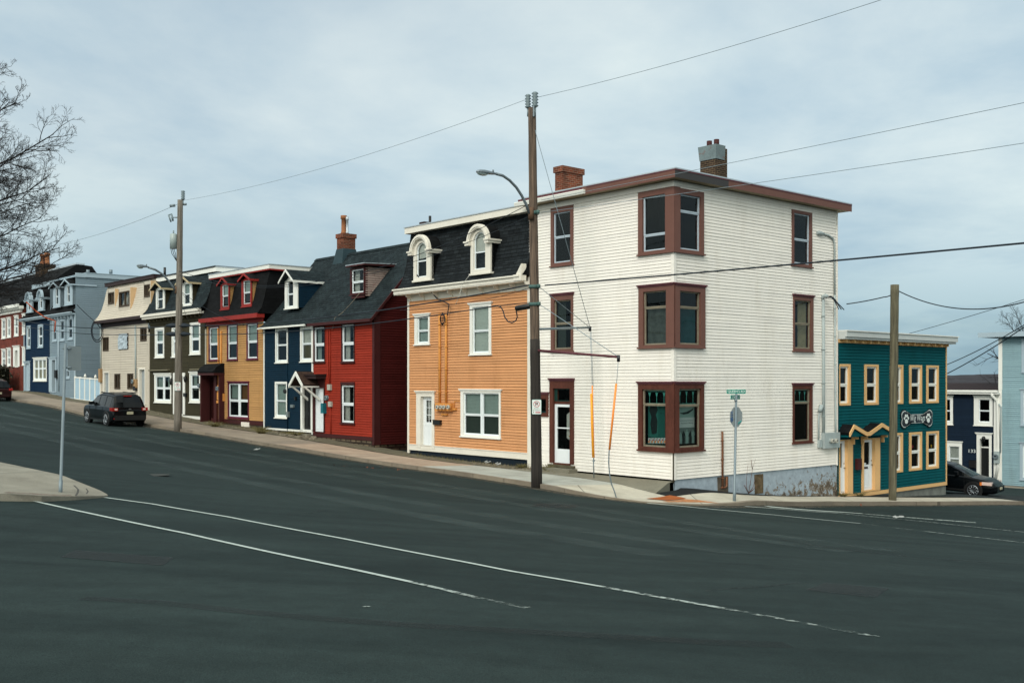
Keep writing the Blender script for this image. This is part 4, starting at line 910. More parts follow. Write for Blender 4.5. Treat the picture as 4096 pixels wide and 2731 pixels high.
ad = N(t, 'ShaderNodeMath', operation='ADD'); t.links.new(a.outputs[0], ad.inputs[0]); t.links.new(mr.outputs[0], ad.inputs[1])
mr2 = N(t, 'ShaderNodeMapRange'); mr2.inputs[1].default_value = 1; mr2.inputs[2].default_value = 7; mr2.inputs[3].default_value = -.12; mr2.inputs[4].default_value = .03; t.links.new(sp.outputs[0], mr2.inputs[0])
ad2 = N(t, 'ShaderNodeMath', operation='ADD'); t.links.new(ad.outputs[0], ad2.inputs[0]); t.links.new(mr2.outputs[0], ad2.inputs[1])
rp = N(t, 'ShaderNodeValToRGB'); ramp(rp, .545, lin(148, 160, 170), .565, lin(96, 84, 72)); t.links.new(ad2.outputs[0], rp.inputs[0])
e_ = rp.color_ramp.elements.new(.60); e_.color = lin(120, 108, 92); e_ = rp.color_ramp.elements.new(.66); e_.color = lin(62, 52, 44)
b2 = N(t, 'ShaderNodeTexNoise', Scale=5.0, Detail=6.0, Roughness=.6); t.links.new(co.outputs['Object'], b2.inputs['Vector']); rr = N(t, 'ShaderNodeValToRGB'); ramp(rr, .3, (.8, .8, .8, 1), .7, (1.12, 1.12, 1.12, 1)); t.links.new(b2.outputs[0], rr.inputs[0])
mm = N(t, 'ShaderNodeMixRGB', blend_type='MULTIPLY'); mm.inputs[0].default_value = 1; t.links.new(rp.outputs[0], mm.inputs[1]); t.links.new(rr.outputs[0], mm.inputs[2]); t.links.new(mm.outputs[0], bs.inputs['Base Color'])
bp = N(t, 'ShaderNodeBump', Strength=.6, Distance=.02); t.links.new(ad2.outputs[0], bp.inputs['Height']); t.links.new(bp.outputs[0], bs.inputs['Normal'])
for a, b in zip(S, S[1:]):
    za, zb = gz_at(FB, a) - .1, gz_at(FB, b) - .1; fo_.q([FB.W(a, .0, za), FB.W(b, .0, zb), FB.W(b, -.03, ZB + .02), FB.W(a, -.03, ZB + .02)])
fo_.q([FQ.W(UL, -.03, -3.6), FQ.W(5.0, -.03, -3.6), FQ.W(5.0, -.03, ZB + .02), FQ.W(UL, -.03, ZB + .02)], 1)
W.part('foundation', fo_, [fm, dark])
pm_ = MB(); p0, z0 = uz('R3', 600, 1520, FB); p1, z1 = uz('R3', 728, 1330, FB); pm_.box(FB, p0, p1, -.02, .012, z0 - .1, z1); W.part('hatch', pm_, mat('rotten_hatch_board', lin(84, 76, 66), .95, .7, 5))
pm_ = MB(); p0, z0 = uz('R3', 1065, 1515, FB); p1, z1 = uz('R3', 1168, 1300, FB); pm_.box(FB, p0, p1, -.02, .008, z0 - .1, z1); W.part('hatch', pm_, mat('rubble_patch', lin(92, 78, 58), .95, .9, 6))
# step and sill under the street door
st = MB(); s0, z0 = uz('R2', 300, 1200); s1, _ = uz('R2', 660, 1200); st.box(FQ, s0 + .05, s1 - .1, .0, .12, z0, z0 + .08)
W.part('door_step', st, mat('old_step_wood', lin(84, 78, 62), .9, .4, 4)); st = MB(); st.box(FQ, s0 - .05, s1, .0, .42, z0 - .4, z0 - .02); W.part('door_step', st, agg)
# roof
rf = MB(); rf.box(FQ, UL - .02, UC + .36, -SR - .36, .36, 6.26, 6.50); R_ = W.part('roof', rf, mat('tan_soffit', lin(150, 136, 112), .7, .1))
f = MB(); uf = uz('R1', 1020, 340)[0]
f.box(FQ, uf, UC + .362, .361, .376, 6.24, 6.50); f.box(FB, SR * .245, SR + .37, .361, .376, 6.24, 6.50); f.build('fascia', brown, R_)
f = MB(); f.box(FB, -.376, SR * .245 - .002, .361, .376, 6.24, 6.50); f.build('fascia', darkgrey, R_)['label'] = 'dark grey replaced fascia board'
f = MB(); f.box(FQ, UL - .2, uf, .361, .372, 6.38, 6.50); f.build('fascia', plum, R_)
f = MB(); f.prismu(FQ, [(.373, 6.26), (.45, 6.26), (.48, 6.38), (.47, 6.40), (.373, 6.40)], UL - .3, uf + .15); f.build('gutter', white, R_)
f = MB(); f.box(FQ, UL - .02, UC + .39, -SR - .37, .385, 6.502, 6.54); f.build('roof_edge', metalroof, R_)
f = MB(); f.box(FQ, uf + .2, UC + .38, .377, .386, 6.46, 6.501); f.box(FB, -.388, SR + .37, .377, .386, 6.46, 6.501); f.build('drip_edge', plum, R_)
W.body(FQ, UL, UC, -SR, -5.0, 6.25, sidw, right=False)
# chimneys
c0 = FQ.inv(*pt(2250, 0, 38.1).xy[:]); chimney(W, FQ, c0[0] - .4, c0[0], c0[1] - 1.05, c0[1], 6.4, 7.92, redbrick, label='red brick chimney')
c1 = FQ.inv(*pt(2863, 0, 38.0).xy[:])
ch = MB(); ch.box(FQ, c1[0] - .72, c1[0], c1[1] - .68, c1[1], 6.4, 8.6); cc = W.part('chimney', ch, sootbrick); cc['label'] = 'sooty brick chimney with a rusty metal collar'
col = MB(); a, b = c1
prof = [(.02, 8.16), (.06, 8.68)]
for (d0, z0), (d1, z1) in zip(prof, prof[1:]):
    A = [FQ.W(a - .72 - d0, b + d0, z0), FQ.W(a + d0, b + d0, z0), FQ.W(a + d0, b - .5, z0), FQ.W(a - .72 - d0, b - .5, z0)]; B = [FQ.W(a - .72 - d1, b + d1, z1), FQ.W(a + d1, b + d1, z1), FQ.W(a + d1, b - .5, z1), FQ.W(a - .72 - d1, b - .5, z1)]
    for i in range(4): col.q([A[i], A[(i + 1) % 4], B[(i + 1) % 4], B[i]])
    col.q(B)
col.build('chimney_collar', mat('rusty_galvanised', lin(104, 116, 118), .55, .3, 1.6, dirt=1.0, dirtc=lin(112, 58, 38)), cc)
for k, (du, do) in enumerate(((-.45, -.2), (-.12, -.2))):
    p = MB(); p.tube([FQ.W(a + du, b + do, 8.6), FQ.W(a + du, b + do, 8.90)], .10, 12); p.build('chimney_pot', redbrown, cc)
# conduits and meters on the side face
def U(z, x, y, o=.05, fr=FB): u, zz = W.zy(x, y, fr, z, o); return fr.W(u, o, zz)
W.pipe([U('R4', 2065, 1568), U('R4', 2062, 930), U('R4', 2045, 860), U('R4', 1990, 820), U('R4', 1925, 800)], .035, steelgrey, brackets=0)
hd = MB(); hd.tube([U('R4', 1925, 802), U('R4', 1900, 796), U('R4', 1860, 788), U('R4', 1845, 786)], [.05, .075, .08, .05], 10); W.part('wall_lamp', hd, steelgrey)
W.pipe([U('R4', 2065, 1560), U('R3', 2075, 640), U('R3', 2078, 800)], .033, steelgrey, brackets=5)
W.pipe([U('W4', 1308, 1150), U('R3', 1925, 100), U('R3', 1925, 790)], .055, steelgrey, brackets=4)
wh = MB(); wh.tube([U('W4', 1305, 1150), U('W4', 1306, 1132), U('W4', 1322, 1126, .14), U('W4', 1338, 1134, .2)], [.055, .07, .075, .06], 10); W.part('weatherhead', wh, steelgrey)
mb = MB(); a0_, zt = W.zy(1895, 787, FB, 'R3'); a1_, zb = W.zy(2085, 966, FB, 'R3'); mb.box(FB, a0_, a1_, .0, .16, zb, zt); mb.box(FB, a0_ + (a1_ - a0_) * .5, a0_ + (a1_ - a0_) * .5 + .01, .16, .164, zb, zt)
for x in (2012, 2062): u_, z_ = W.zy(x, 884, FB, 'R3', .16); meter(mb, FB, u_, z_, .16, .085)
s0, z1 = W.zy(1845, 872, FB, 'R3'); s1, z0 = W.zy(1880, 965, FB, 'R3'); mb.box(FB, s0, s1, 0, .10, z0, z1)
W.part('meter_box', mb, [steelgrey, meterglass, signk])
W.pipe([U('R3', 1864, 875), U('R3', 1866, 570), U('R3', 1878, 525)], .03, steelgrey); lb = MB(); lb.tube([U('R3', 1878, 522, .08), U('R3', 1900, 442, .08)], [.075, .085], 8); W.part('conduit_box', lb, steelgrey)
W.pipe([U('R3', 660, 1468), U('R3', 660, 940), U('R3', 657, 768)], .035, rust, 'vent_pipe', 3); W.pipe([U('R3', 650, 1470), U('R3', 690, 1472), U('R3', 710, 1450), U('R3', 712, 1335)], .032, rust, 'vent_pipe')
# shop window contents: leaded top lights, posters, row of cards
lead = mat('stained_glass_green', lin(44, 116, 104), .3, .2, 10)
for (fr, z, xs, y0, y1) in ((FQ, 'R2', (1551, 1640, 1732), 275, 410), (FB, 'R3', (138, 221, 303), 262, 410), (FB, 'R3', (1578, 1639, 1702), 262, 380)):
    m = MB()
    for x in xs:
        u, zt = W.zy(x, y0, fr, z); zb = W.zy(x, y1, fr, z)[1]; m.box(fr, u - .008, u + .008, -.055, -.045, zb, zt - .12); m.prism(fr, [(u - .015, zt - .14), (u + .015, zt - .14), (u + .055, zt), (u + .02, zt - .04), (u, zt), (u - .02, zt - .04), (u - .055, zt)], -.055, -.045)
    ua = W.zy(xs[0] - 30, y0, fr, z)[0]; ub_ = W.zy(xs[-1] + 28, y0, fr, z)[0]; zt = W.zy(xs[0], y0 - 6, fr, z)[1]
    m.box(fr, ua, ub_, -.055, -.047, zb - .03, zb - .015); m.box(fr, ua, ub_, -.055, -.047, zt, zt + .015)
    W.part('leaded_light', m, lead)
def poster(name, label, fr, z, r, mats, draw, o=-.2):
    u0, u1, z0, z1 = W.rect(r, fr, z, o); m = MB(); m.box(fr, u0, u1, o - .01, o, z0, z1); draw(m, fr, u0, u1, z0, z1, o + .004)
    ob = m.build(name, mats, None, loc=fr.W((u0 + u1) / 2, o, z0)); return tag(ob, label, 'poster')
def fig(m, fr, uc, z0, h, w, o, mi):
    m.prism(fr, [(uc - w * .35, z0), (uc + w * .35, z0), (uc + w * .42, z0 + h * .42), (uc + w * .3, z0 + h * .55), (uc + w * .5, z0 + h * .62), (uc + w * .42, z0 + h * .82), (uc + w * .12, z0 + h * .86), (uc - w * .12, z0 + h * .86), (uc - w * .45, z0 + h * .82), (uc - w * .5, z0 + h * .6), (uc - w * .3, z0 + h * .5)], o, o + .002, mi)
    m.disc(fr, uc, o, z0 + h * .93, w * .17, .002, 10, mi)
pk = mat('poster_pale_green', lin(130, 158, 150), .6, .1, 3); pg = mat('poster_teal', lin(40, 100, 92), .6, .15, 2); pdk = mat('poster_dark', lin(26, 38, 38), .6, .2, 4); pmid = mat('poster_mid', lin(96, 112, 108), .6, .3, 12); pw = mat('poster_white', lin(178, 190, 186), .6, .05, 2)
def d1(m, fr, u0, u1, z0, z1, o):
    w = u1 - u0; h = z1 - z0; m.box(fr, u0, u1, o, o + .002, z0 + h * .42, z0 + h * .68, 1); m.box(fr, u0, u1, o, o + .002, z0, z0 + h * .415, 3)
    text(m, fr, 'powerful performance..."', u0 + w * .52, z0 + h * .60, w * .9, h * .045, o + .004, 2); text(m, fr, 'Publishers Weekly', u0 + w * .52, z0 + h * .53, w * .82, h * .045, o + .004, 2, .2)
    for k, (f, hh) in enumerate(((.1, .3), (.28, .33), (.5, .37), (.72, .32), (.9, .35))): fig(m, fr, u0 + w * f, z0 + .005, h * hh, w * .22, o + .003 + .001 * k, 2 if k % 2 else 4)
    m.prism(fr, [(u0 + w * .02, z0 + h * .80), (u0 + w * .5, z0 + h * .83), (u0 + w * .95, z0 + h * .92), (u0 + w * .9, z0 + h * .87), (u0 + w * .6, z0 + h * .78), (u0 + w * .3, z0 + h * .76)], o, o + .002, 2)
poster('shop_poster', 'pale poster with standing figures in the right shop window at the corner', FB, 'R3', (112, 305, 440, 920), [pk, pw, pdk, pmid, pk], d1)
def d2(m, fr, u0, u1, z0, z1, o):
    w = u1 - u0; h = z1 - z0
    m.prism(fr, [(u0 + w * .22, z0 + h * .10), (u0 + w * .36, z0 + h * .10), (u0 + w * .52, z0 + h * .14), (u0 + w * .56, z0 + h * .5), (u0 + w * .46, z0 + h * .68), (u0 + w * .58, z0 + h * .84), (u0 + w * .5, z0 + h * .98), (u0 + w * .14, z0 + h * .98), (u0 + w * .08, z0 + h * .8), (u0 + w * .2, z0 + h * .62), (u0 + w * .14, z0 + h * .4)], o, o + .003, 2)
    m.box(fr, u0 + w * .6, u1, o, o + .002, z0, z1, 1)
    text(m, fr, 'GALL', u0 + w * .8, z0 + h * .90, w * .34, h * .05, o + .004, 2); text(m, fr, 'MCI', u0 + w * .84, z0 + h * .74, w * .22, h * .035, o + .004, 2)
poster('shop_poster', 'teal poster with a dark dressed figure in the left shop window at the corner', FQ, 'R2', (1545, 1758, 430, 845), [pg, mat('poster_teal_deep', lin(26, 84, 76), .6, .15, 2), pdk], d2)
for i in range(6):
    x0 = 1545 + i * 39.5
    def d3(m, fr, u0, u1, z0, z1, o):
        w = u1 - u0; h = z1 - z0; m.box(fr, u0 + w * .1, u0 + w * .6, o, o + .002, z0 + h * .1, z0 + h * .5, 1); m.box(fr, u0 + w * .45, u0 + w * .85, o, o + .002, z0 + h * .5, z0 + h * .8, 2)
    p = poster('book', ['leftmost', 'second from the left', 'third from the left', 'fourth from the left', 'fifth from the left', 'rightmost'][i] + ' of the pale books along the corner shop window', FQ, 'R2', (x0, x0 + 34, 850, 918), [pw, mat('card_orange', lin(210, 140, 90), .6, .1), mat('card_red', lin(150, 60, 80), .6, .1)], d3, -.12)
    p['category'] = 'book'; p['group'] = 'books along the shop window sill'
dk = MB(); r_ = W.rect((1480, 1777, 918, 962), FQ, 'R2', -.2); dk.box(FQ, r_[0], r_[1], -.4, -.1, r_[2], r_[3]); W.part('window_shelf', dk, greend)

# ------------------------------------------------------------------ orange house
b0 = FQ.W(-9.3, 0, 0)
Or = House('orange_house', 'orange clapboard house with black mansard roof and two arched white dormers', 'house', (b0.x, b0.y, -3.05), FQ, 'E5')
OL, OR_ = FQ.uz(1632, 1500)[0], FQ.uz(2113, 1500)[0] - .0
OR_ = UL - .02
Or.window((238, 475, 618, 1085), 865, cap=.07, cw=.1, op=(278, 452, 660, 1062), blind=[('b', .0, 1, blindm)], label='small second floor window')
Or.window((1105, 1440, 445, 1240), 865, cap=.08, op=(1145, 1402, 495, 1215), blind=[('b', .0, 1, mat('pale_blind', lin(190, 196, 186), .8, .05, 5))], label='tall second floor window')
Or.window((962, 1588, 235, 970), 617, mull=(1281,), z='E6', cap=.08, op=(1005, 1562, 280, 940), blind=[('b', .5, 1, blindm), ('s', 0, .5, shadem)], label='wide twin ground floor window', sw=.055)
Or.door((268, 550, 262, 1140), (335, 512, 335, 1138), creamtrim, doorw, gl=(380, 503, 398, 740), grid=(3, 3), z='E6', cap=.07, capm=creamtrim, inset=.1, knob=1, label='white door with nine small panes', glm=glassd)
zsk1, zsk0 = -2.60, -2.82
bd_ = MB(); q_ = Or.rect((380, 503, 398, 740), FQ, 'E6', -.2); bd_.box(FQ, q_[0] - .05, q_[1] + .05, -.24, -.23, q_[2] + .12, q_[3] + .05); Or.part('door_blind', bd_, curtain)
Or.wall(FQ, zsk1, 3.5, OL + .12, OR_, orange, course=.104, lap=.026)
tb = MB(); tb.box(FQ, OL, OL + .12, -.02, .035, -2.95, 3.52); tb.box(FQ, OR_ - .04, OR_ + .22, -.02, .045, -3.2, 3.75); tb.box(FQ, OL + .12, OR_ - .04, -.01, .03, zsk0, zsk1); tb.box(FQ, OL + .12, OR_ - .04, -.01, .05, zsk1, zsk1 + .03)
Or.part('corner_board', tb, creamtrim)
fd = MB(); fd.box(FQ, OL + .02, OR_, -.3, -.04, -3.6, zsk0); Or.part('foundation', fd, mat('navy_foundation', lin(18, 30, 40), .8, .2))
zc0 = 3.42; co_ = MB(); co_.box(FQ, OL, OR_, .0, .03, zc0 - .13, 3.56); co_.box(FQ, OL - .42, OR_ + .0, .0, .42, 3.56, 3.60); co_.box(FQ, OL - .42, OR_ - .02, .36, .44, 3.60, 3.74); co_.box(FQ, OL - .45, OR_ - .02, .36, .5, 3.74, 3.80); co_.box(FQ, OL - .42, OL - .36, -.3, .36, 3.60, 3.80)
Or.part('cornice', co_, creamtrim)
for x in (115, 325, 535, 765, 995, 1240, 1490, 1745, 1985):
    u = FQ.uz(*zp('E5', x, 300), .2)[0]; c = MB(); c.prismu(FQ, [(.03, 3.30), (.07, 3.30), (.10, 3.40), (.26, 3.47), (.30, 3.56), (.03, 3.56)], u - .03, u + .03); Or.part('bracket', c, creamtrim)
prof = [(.40, 3.80), (.22, 4.02), (.06, 4.40), (-.06, 4.85), (-.18, 5.4), (-.30, 6.12)]
rfo = Or.mansard(FQ, OL - .22, OR_ + .1, prof, -8.0, shingle, fascia=creamtrim, fh=.24, fo=.3, right=.1, endm=shingleb, label='black shingled mansard roof')
eb = MB(); eb.box(FQ, OR_ - .34, OR_ + .08, .2, .46, 3.60, 3.82); eb.prism(FQ, [(OR_ - .22, 3.82), (OR_ + .08, 3.82), (OR_ + .08, 4.2)], .2, .44); Or.part('cornice_end', eb, creamtrim)
Or.body(FQ, OL, OR_, -8.0, -3.6, 3.8, orange)
Or.z = 'E'
Or.arch_dormer((152, 250, 200, 455), 194, (168, 226, 243, 440), 347, o=.30, hood=True, m=creamtrim, blind=(.55, curtain))
Or.arch_dormer((478, 592, 140, 415), 133, (495, 562, 182, 395), 296, o=.30, m=creamtrim, blind=(.5, curtain))
for x in (640, 742):
    Or.z = 'E5'; a = FQ.W(*[Or.zy(x, 600)[0], .06, Or.zy(x, 600)[1]]); Or.z = 'E6'; u_, z_ = Or.zy(x, 435); Or.pipe([a, FQ.W(u_, .06, z_)], .05, orangep, brackets=4)
mb = MB(); a0_, zt = Or.zy(600, 435); a1_, zb = Or.zy(845, 562); mb.box(FQ, a0_, a1_, .0, .17, zb, zt, 0)
for x in (612, 667, 718, 783): u_, z_ = Or.zy(x, 500, o=.17); meter(mb, FQ, u_, z_, .17, .085, 0)
u_, z_ = Or.zy(870, 540); mb.box(FQ, u_ - .08, u_ + .12, .0, .1, z_ - .02, z_ + .06, 0); u_, z_ = Or.zy(720, 615); mb.box(FQ, u_ - .2, u_ + .16, .0, .09, z_ - .03, z_ + .03, 0)
Or.part('meter_box', mb, [orangep, meterglass, signk])
Or.pipe([FQ.W(*[Or.zy(865, 405)[0] + .3, .03, Or.zy(865, 405)[1]]), FQ.W(*[Or.zy(865, 405)[0], .03, Or.zy(865, 405)[1]]), FQ.W(*[Or.zy(865, 540)[0], .03, Or.zy(865, 540)[1]])], .018, orangep)
mb = MB(); a0_, zt = Or.zy(550, 705); a1_, zb = Or.zy(660, 778); mb.box(FQ, a0_, a1_, .0, .12, zb, zt); mb.box(FQ, a0_ - .01, a1_ + .01, .0, .14, zt, zt + .02); Or.part('mailbox', mb, black)
mb = MB(); a0_, zt = Or.zy(553, 452); a1_, zb = Or.zy(586, 522); mb.box(FQ, a0_, a1_, .03, .05, zb, zt); text(mb, FQ, '7', (a0_ + a1_) / 2, (zb + zt) / 2, (a1_ - a0_) * .45, (zt - zb) * .6, .053, 1); Or.part('house_number', mb, [signk, signw])
lp = MB(); Or.z = 'E5'
for k in range(5):
    c = Vector((0, 0, 0)); u_, z_ = Or.zy(660 + k * 6, 690, o=.12); lp.tube([FQ.W(u_ + .12 * math.cos(a) * (1 + .1 * k), .1 + .02 * k, z_ + .24 * math.sin(a) * (1 - .08 * k)) for a in [i * math.pi / 7 for i in range(15)]], .012, 5)
Or.part('cable_coil', lp, wirem)
vp = MB(); p = pt(1720, 960, 46); vp.tube([pt(1720, 1000, 46), pt(1720, 864, 46)], .06, 8); Or.part('vent_pipe', vp, black)
vp = MB(); vp.box(FQ, OL + .1, OL + .45, -.9, -.5, 6.36, 6.62); Or.part('roof_vent', vp, darkwood)

# ------------------------------------------------------------------ red house and navy house under one shingled roof (two homes)
ZE = 2.87; ZR = 6.40; RB = -3.05
def gable_home(name, label, u0, u1, clap, zlow, ridgelab):
    b = FQ.W((u0 + u1) / 2, 0, 0); h = House(name, label, 'house', (b.x, b.y, g(b.x, b.y)), FQ, 'D')
    mb = MB(); oe = .28; sl = (ZR - ZE) / (-RB + .0)
    ze = ZE - oe * sl * .55
    prof = [(oe, ze), (0, ZE - .0), (RB, ZR)]
    courses(mb, FQ, u0, u1, prof, .14, .008); mb.q([FQ.W(u0, RB, ZR), FQ.W(u1, RB, ZR), FQ.W(u1, 2 * RB, ZE), FQ.W(u0, 2 * RB, ZE)]); mb.q([FQ.W(u0, oe, ze - .02), FQ.W(u1, oe, ze - .02), FQ.W(u1, 0, ZE - .14), FQ.W(u0, 0, ZE - .14)])
    r = h.part('roof', mb, shingle2); rc = MB(); rc.prismu(FQ, [(RB - .14, ZR - .10), (RB, ZR + .035), (RB + .14, ZR - .10)], u0, u1); rc.build('ridge_cap', shingle2, r)
    return h, r, ze, oe
UB = FQ.uz(1252, 1500)[0]; RR = FQ.uz(1498, 1500)[0]; NL = FQ.uz(1056, 1500)[0]
Rd, rr_, ze, oe = gable_home('red_house', 'bright red clapboard house with shingled gable roof and an end wall coloured as shaded', UB, RR + .14, red, -2.7, 'r')
ww = dict(cw=.085, sw=.05)
ww = dict(cw=.045, sw=.085, cas=redbrown)
Rd.window((402, 473, 714, 938), 825, blind=[('c', 0, 1, blindm)], **ww)
Rd.window((576, 659, 696, 938), 818, blind=[('c', 0, 1, curtain)], **ww)
Rd.window((573, 659, 1076, 1322), 1198, blind=[('c', 0, 1, curtain)], cap=.0, **ww)
Rd.board([(Rd.rect((573, 660, 1062, 1078))[0], Rd.rect((573, 660, 1062, 1078))[1], 0, .06, Rd.rect((573, 660, 1062, 1078))[2], Rd.rect((573, 660, 1062, 1078))[3])], redbrown)
Rd.door((398, 472, 1040, 1376), (408, 466, 1100, 1373), redbrown, doorw, knob=1, panels=True, label='plain white door', inset=.03)
zb_r = -2.42
Rd.wall(FQ, zb_r, ZE - .06, UB + .06, RR - .1, red, course=.11)
FR = FQ.side(RR)
zb_s = -2.75
Rd.wall(FR, zb_s, ZR - .1, lambda z: .02 if z < ZE else (z - ZE) / (ZR - ZE) * (-RB), lambda z: 6.1 if z < ZE else 6.1 - (z - ZE) / (ZR - ZE) * (-RB), red_shaded, course=.11, label='red gable wall in the alley, coloured as shaded')
Rd.body(FQ, UB, RR, -6.1, -3.4, ZE, red_shaded)
Rd.board([(.0, .28, .0, .035, -2.75, ZE - .02)], redbrown, 'corner_board', FR)
Rd.board([(RR - .13, RR + .035, -.02, .035, -2.75, ZE - .05), (UB + .06, RR - .1, .0, .035, zb_r - .16, zb_r), (UB, RR + .14, oe - .03, oe + .06, ze - .12, ze + .01), (UB, RR + .0, .0, .04, ZE - .3, ZE - .06)], redbrown)
rk = MB(); rk.prismu(FQ, [(oe, ze), (oe, ze - .16), (RB, ZR - .18), (2 * RB, ZE - .16), (2 * RB, ZE), (RB, ZR - .0)], RR + .1, RR + .145); Rd.part('bargeboard', rk, redbrown)
sf = MB(); sf.box(FQ, UB + .3, RR + .02, -.3, -.0, -3.4, zb_r - .16); sf.box(FR, .0, 6.0, -.3, -.02, -3.5, zb_s); Rd.part('foundation', sf, stone)
# shed dormer
o_d = -.62
def uzo(h, x, y, o): return h.zy(x, y, o=o)
du0, du1, dz0, dz1 = Rd.rect((640, 722, 352, 520), o=o_d)
Rd.window((632, 722, 345, 512), 432, op=(640, 716, 356, 503), o=o_d, cas=redbrown, cut=False, sw=.06, blind=[('c', 0, 1, curtain)], label='shed dormer window')
dl = 1.75; dz1 = Rd.zy(680, 345, o=o_d)[1]
ck = MB(); fs = FQ.side(du1 + .02, o_d); siding(ck, fs, dz0 - .05, dz1, 0, lambda z: min(dl, (z - (ZE + (ZR - ZE) * (-o_d) / (-RB))) / ((ZR - ZE) / (-RB)) + .25), (), .1, .02)
dd = Rd.part('dormer_cheek', ck, mat('peeling_cheek_boards', lin(150, 132, 124), .9, .35, 3, dirt=1.0, dirtc=lin(112, 34, 28))); ck2 = MB(); ck2.box(FQ, du0 - .02, du0 - .0, o_d - dl, o_d - .01, dz0, dz1); ck2.box(FQ, du1 - .1, du1 + .03, o_d - .12, o_d + .02, dz0 - .04, dz1); ck2.box(FQ, du0, du1, o_d, o_d + .05, dz0 - .12, dz0 - .02); ck2.build('dormer_board', redbrown, dd)
rf = MB(); zt = dz1 + .06; rf.prismu(FQ, [(o_d + .22, zt - .02), (o_d + .22, zt + .05), (o_d - dl - .2, zt + .13), (o_d - dl - .2, zt + .02)], du0 - .2, du1 + .25); rf.build('dormer_roof', redbrown, dd)
rf = MB(); rf.prismu(FQ, [(o_d + .225, zt + .052), (o_d + .225, zt + .085), (o_d - dl - .2, zt + .165), (o_d - dl - .2, zt + .132)], du0 - .22, du1 + .27); rf.build('dormer_flashing', metalroof, dd)
# hood over the red door
hb = Rd.rect((366, 478, 1018, 1042)); mb = MB(); mb.box(FQ, hb[0] + .05, hb[1], .0, .55, hb[2], hb[3] - .03); mb.box(FQ, hb[0], hb[1] + .04, .0, .60, hb[3] - .03, hb[3] + .03); Rd.part('door_hood', mb, darkwood)
mb = MB()
for x, y, s_ in ((506, 1095, .13), (511, 1200, .12)): u_, z_ = Rd.zy(x, y); mb = MB(); mb.box(FQ, u_ - s_, u_ + s_, .0, .12, z_ - s_, z_ + s_); Rd.part('conduit_box', mb, meterglass)
mb = MB()
u_, z_ = Rd.zy(486, 1162); meter(mb, FQ, u_, z_, 0, .12, 0); Rd.part('meter_box', mb, [galv, galv, signk])
mb = MB(); u_, z_ = Rd.zy(473, 1228); mb.box(FQ, u_ - .1, u_ + .12, .0, .2, z_ - .22, z_ + .25); Rd.part('mailbox', mb, mat('teal_box', lin(26, 100, 110), .5, .2, 4))
P1 = lambda x, y, o=.04: FQ.W(*(lambda q: (q[0], o, q[1]))(Rd.zy(x, y)))
Rd.pipe([P1(492, 740), P1(493, 1015), P1(503, 1085)], .035, red); Rd.pipe([P1(509, 1215), P1(511, 1385)], .03, red); Rd.pipe([P1(506, 735), P1(507, 1080)], .03, red)
c = FQ.inv(*pt(1378, 0, 51.2).xy[:])
rc0, rc1 = FQ.uz(1341, 1000, RB)[0], FQ.uz(1398, 1000, RB)[0]
wch = (rc1 - rc0); cu1 = rc1 - .12
ck = chimney(Rd, FQ, cu1 - .62, cu1, RB - .42, RB + .28, ZR - .6, FQ.uz(1375, 938, RB)[1], redbrick, pots=[(cu1 - .42, RB, .15, .95, claypot), (cu1 - .12, RB - .02, .07, .85, metalroof)], label='brick chimney with a tall clay pot')
fl = MB(); 
for k, (zz0, zz1, e0, e1) in enumerate(((ZR - .5, ZR + .26, .16, .02),)):
    A = [FQ.W(cu1 - .62 - e0, RB + .28 + e0, zz0), FQ.W(cu1 + e0, RB + .28 + e0, zz0), FQ.W(cu1 + e0, RB - .42 - e0, zz0), FQ.W(cu1 - .62 - e0, RB - .42 - e0, zz0)]; B = [FQ.W(cu1 - .62 - e1, RB + .28 + e1, zz1), FQ.W(cu1 + e1, RB + .28 + e1, zz1), FQ.W(cu1 + e1, RB - .42 - e1, zz1), FQ.W(cu1 - .62 - e1, RB - .42 - e1, zz1)]
    for i in range(4): fl.q([A[i], A[(i + 1) % 4], B[(i + 1) % 4], B[i]])
fl.build('chimney_flashing', mat('lead_flashing', lin(38, 56, 62), .6, .2, 2), ck)

Nv, nr_, ze, oe = gable_home('navy_house', 'navy blue clapboard house with a gabled dormer, beside the bright red house', NL - .1, UB - .004, navy, -2.4, 'n')
Nv.window((163, 240, 722, 940), 828, cw=.09, blind=[('s', .0, .02, shadem)]); Nv.window((319, 397, 710, 934), 820, cw=.12, blind=[('s', .45, 1, curtain), ('s', 0, .45, mat('olive_shade', lin(96, 92, 74), .8, .1, 3))])
Nv.window((160, 237, 1060, 1286), 1178, cw=.10, blind=[('b', 0, 1, blindm)])
Nv.door((322, 397, 1075, 1362), (334, 386, 1092, 1360), white, black, knob=1, panels=True, label='black door under the gabled hood', inset=.06)
zb_n = -2.32
Nv.wall(FQ, zb_n, ZE - .06, NL + .1, UB - .07, navy, course=.105)
Nv.body(FQ, NL, UB, -6.1, -3.2, ZE, navy)
Nv.board([(NL, NL + .1, -.02, .035, -2.5, ZE - .1), (NL + .1, UB - .07, -.01, .05, zb_n - .09, zb_n), (NL - .1, UB - .25, oe - .02, oe + .06, ze - .08, ze + .0), (UB - .07, UB + .055, -.02, .04, -.2, .95), (UB - .07, UB + .055, -.02, .04, .96, ZE - .3), (UB - .07, UB - .01, -.02, .04, -2.5, -.2)], white)
sf = MB(); sf.box(FQ, NL, UB + .3, -.3, -.01, -3.3, zb_n - .09); Nv.part('foundation', sf, mat('dark_stone', lin(70, 62, 54), .95, .4, 3))
Nv.gable_dormer((222, 302, 425, 600), 349, 425, opn=(236, 275, 430, 590), rail=508, o=-.35, back=2.2, cheek=navy, roofm=shingle2, fasc=white, over=.10, ov=.35, blind=None)
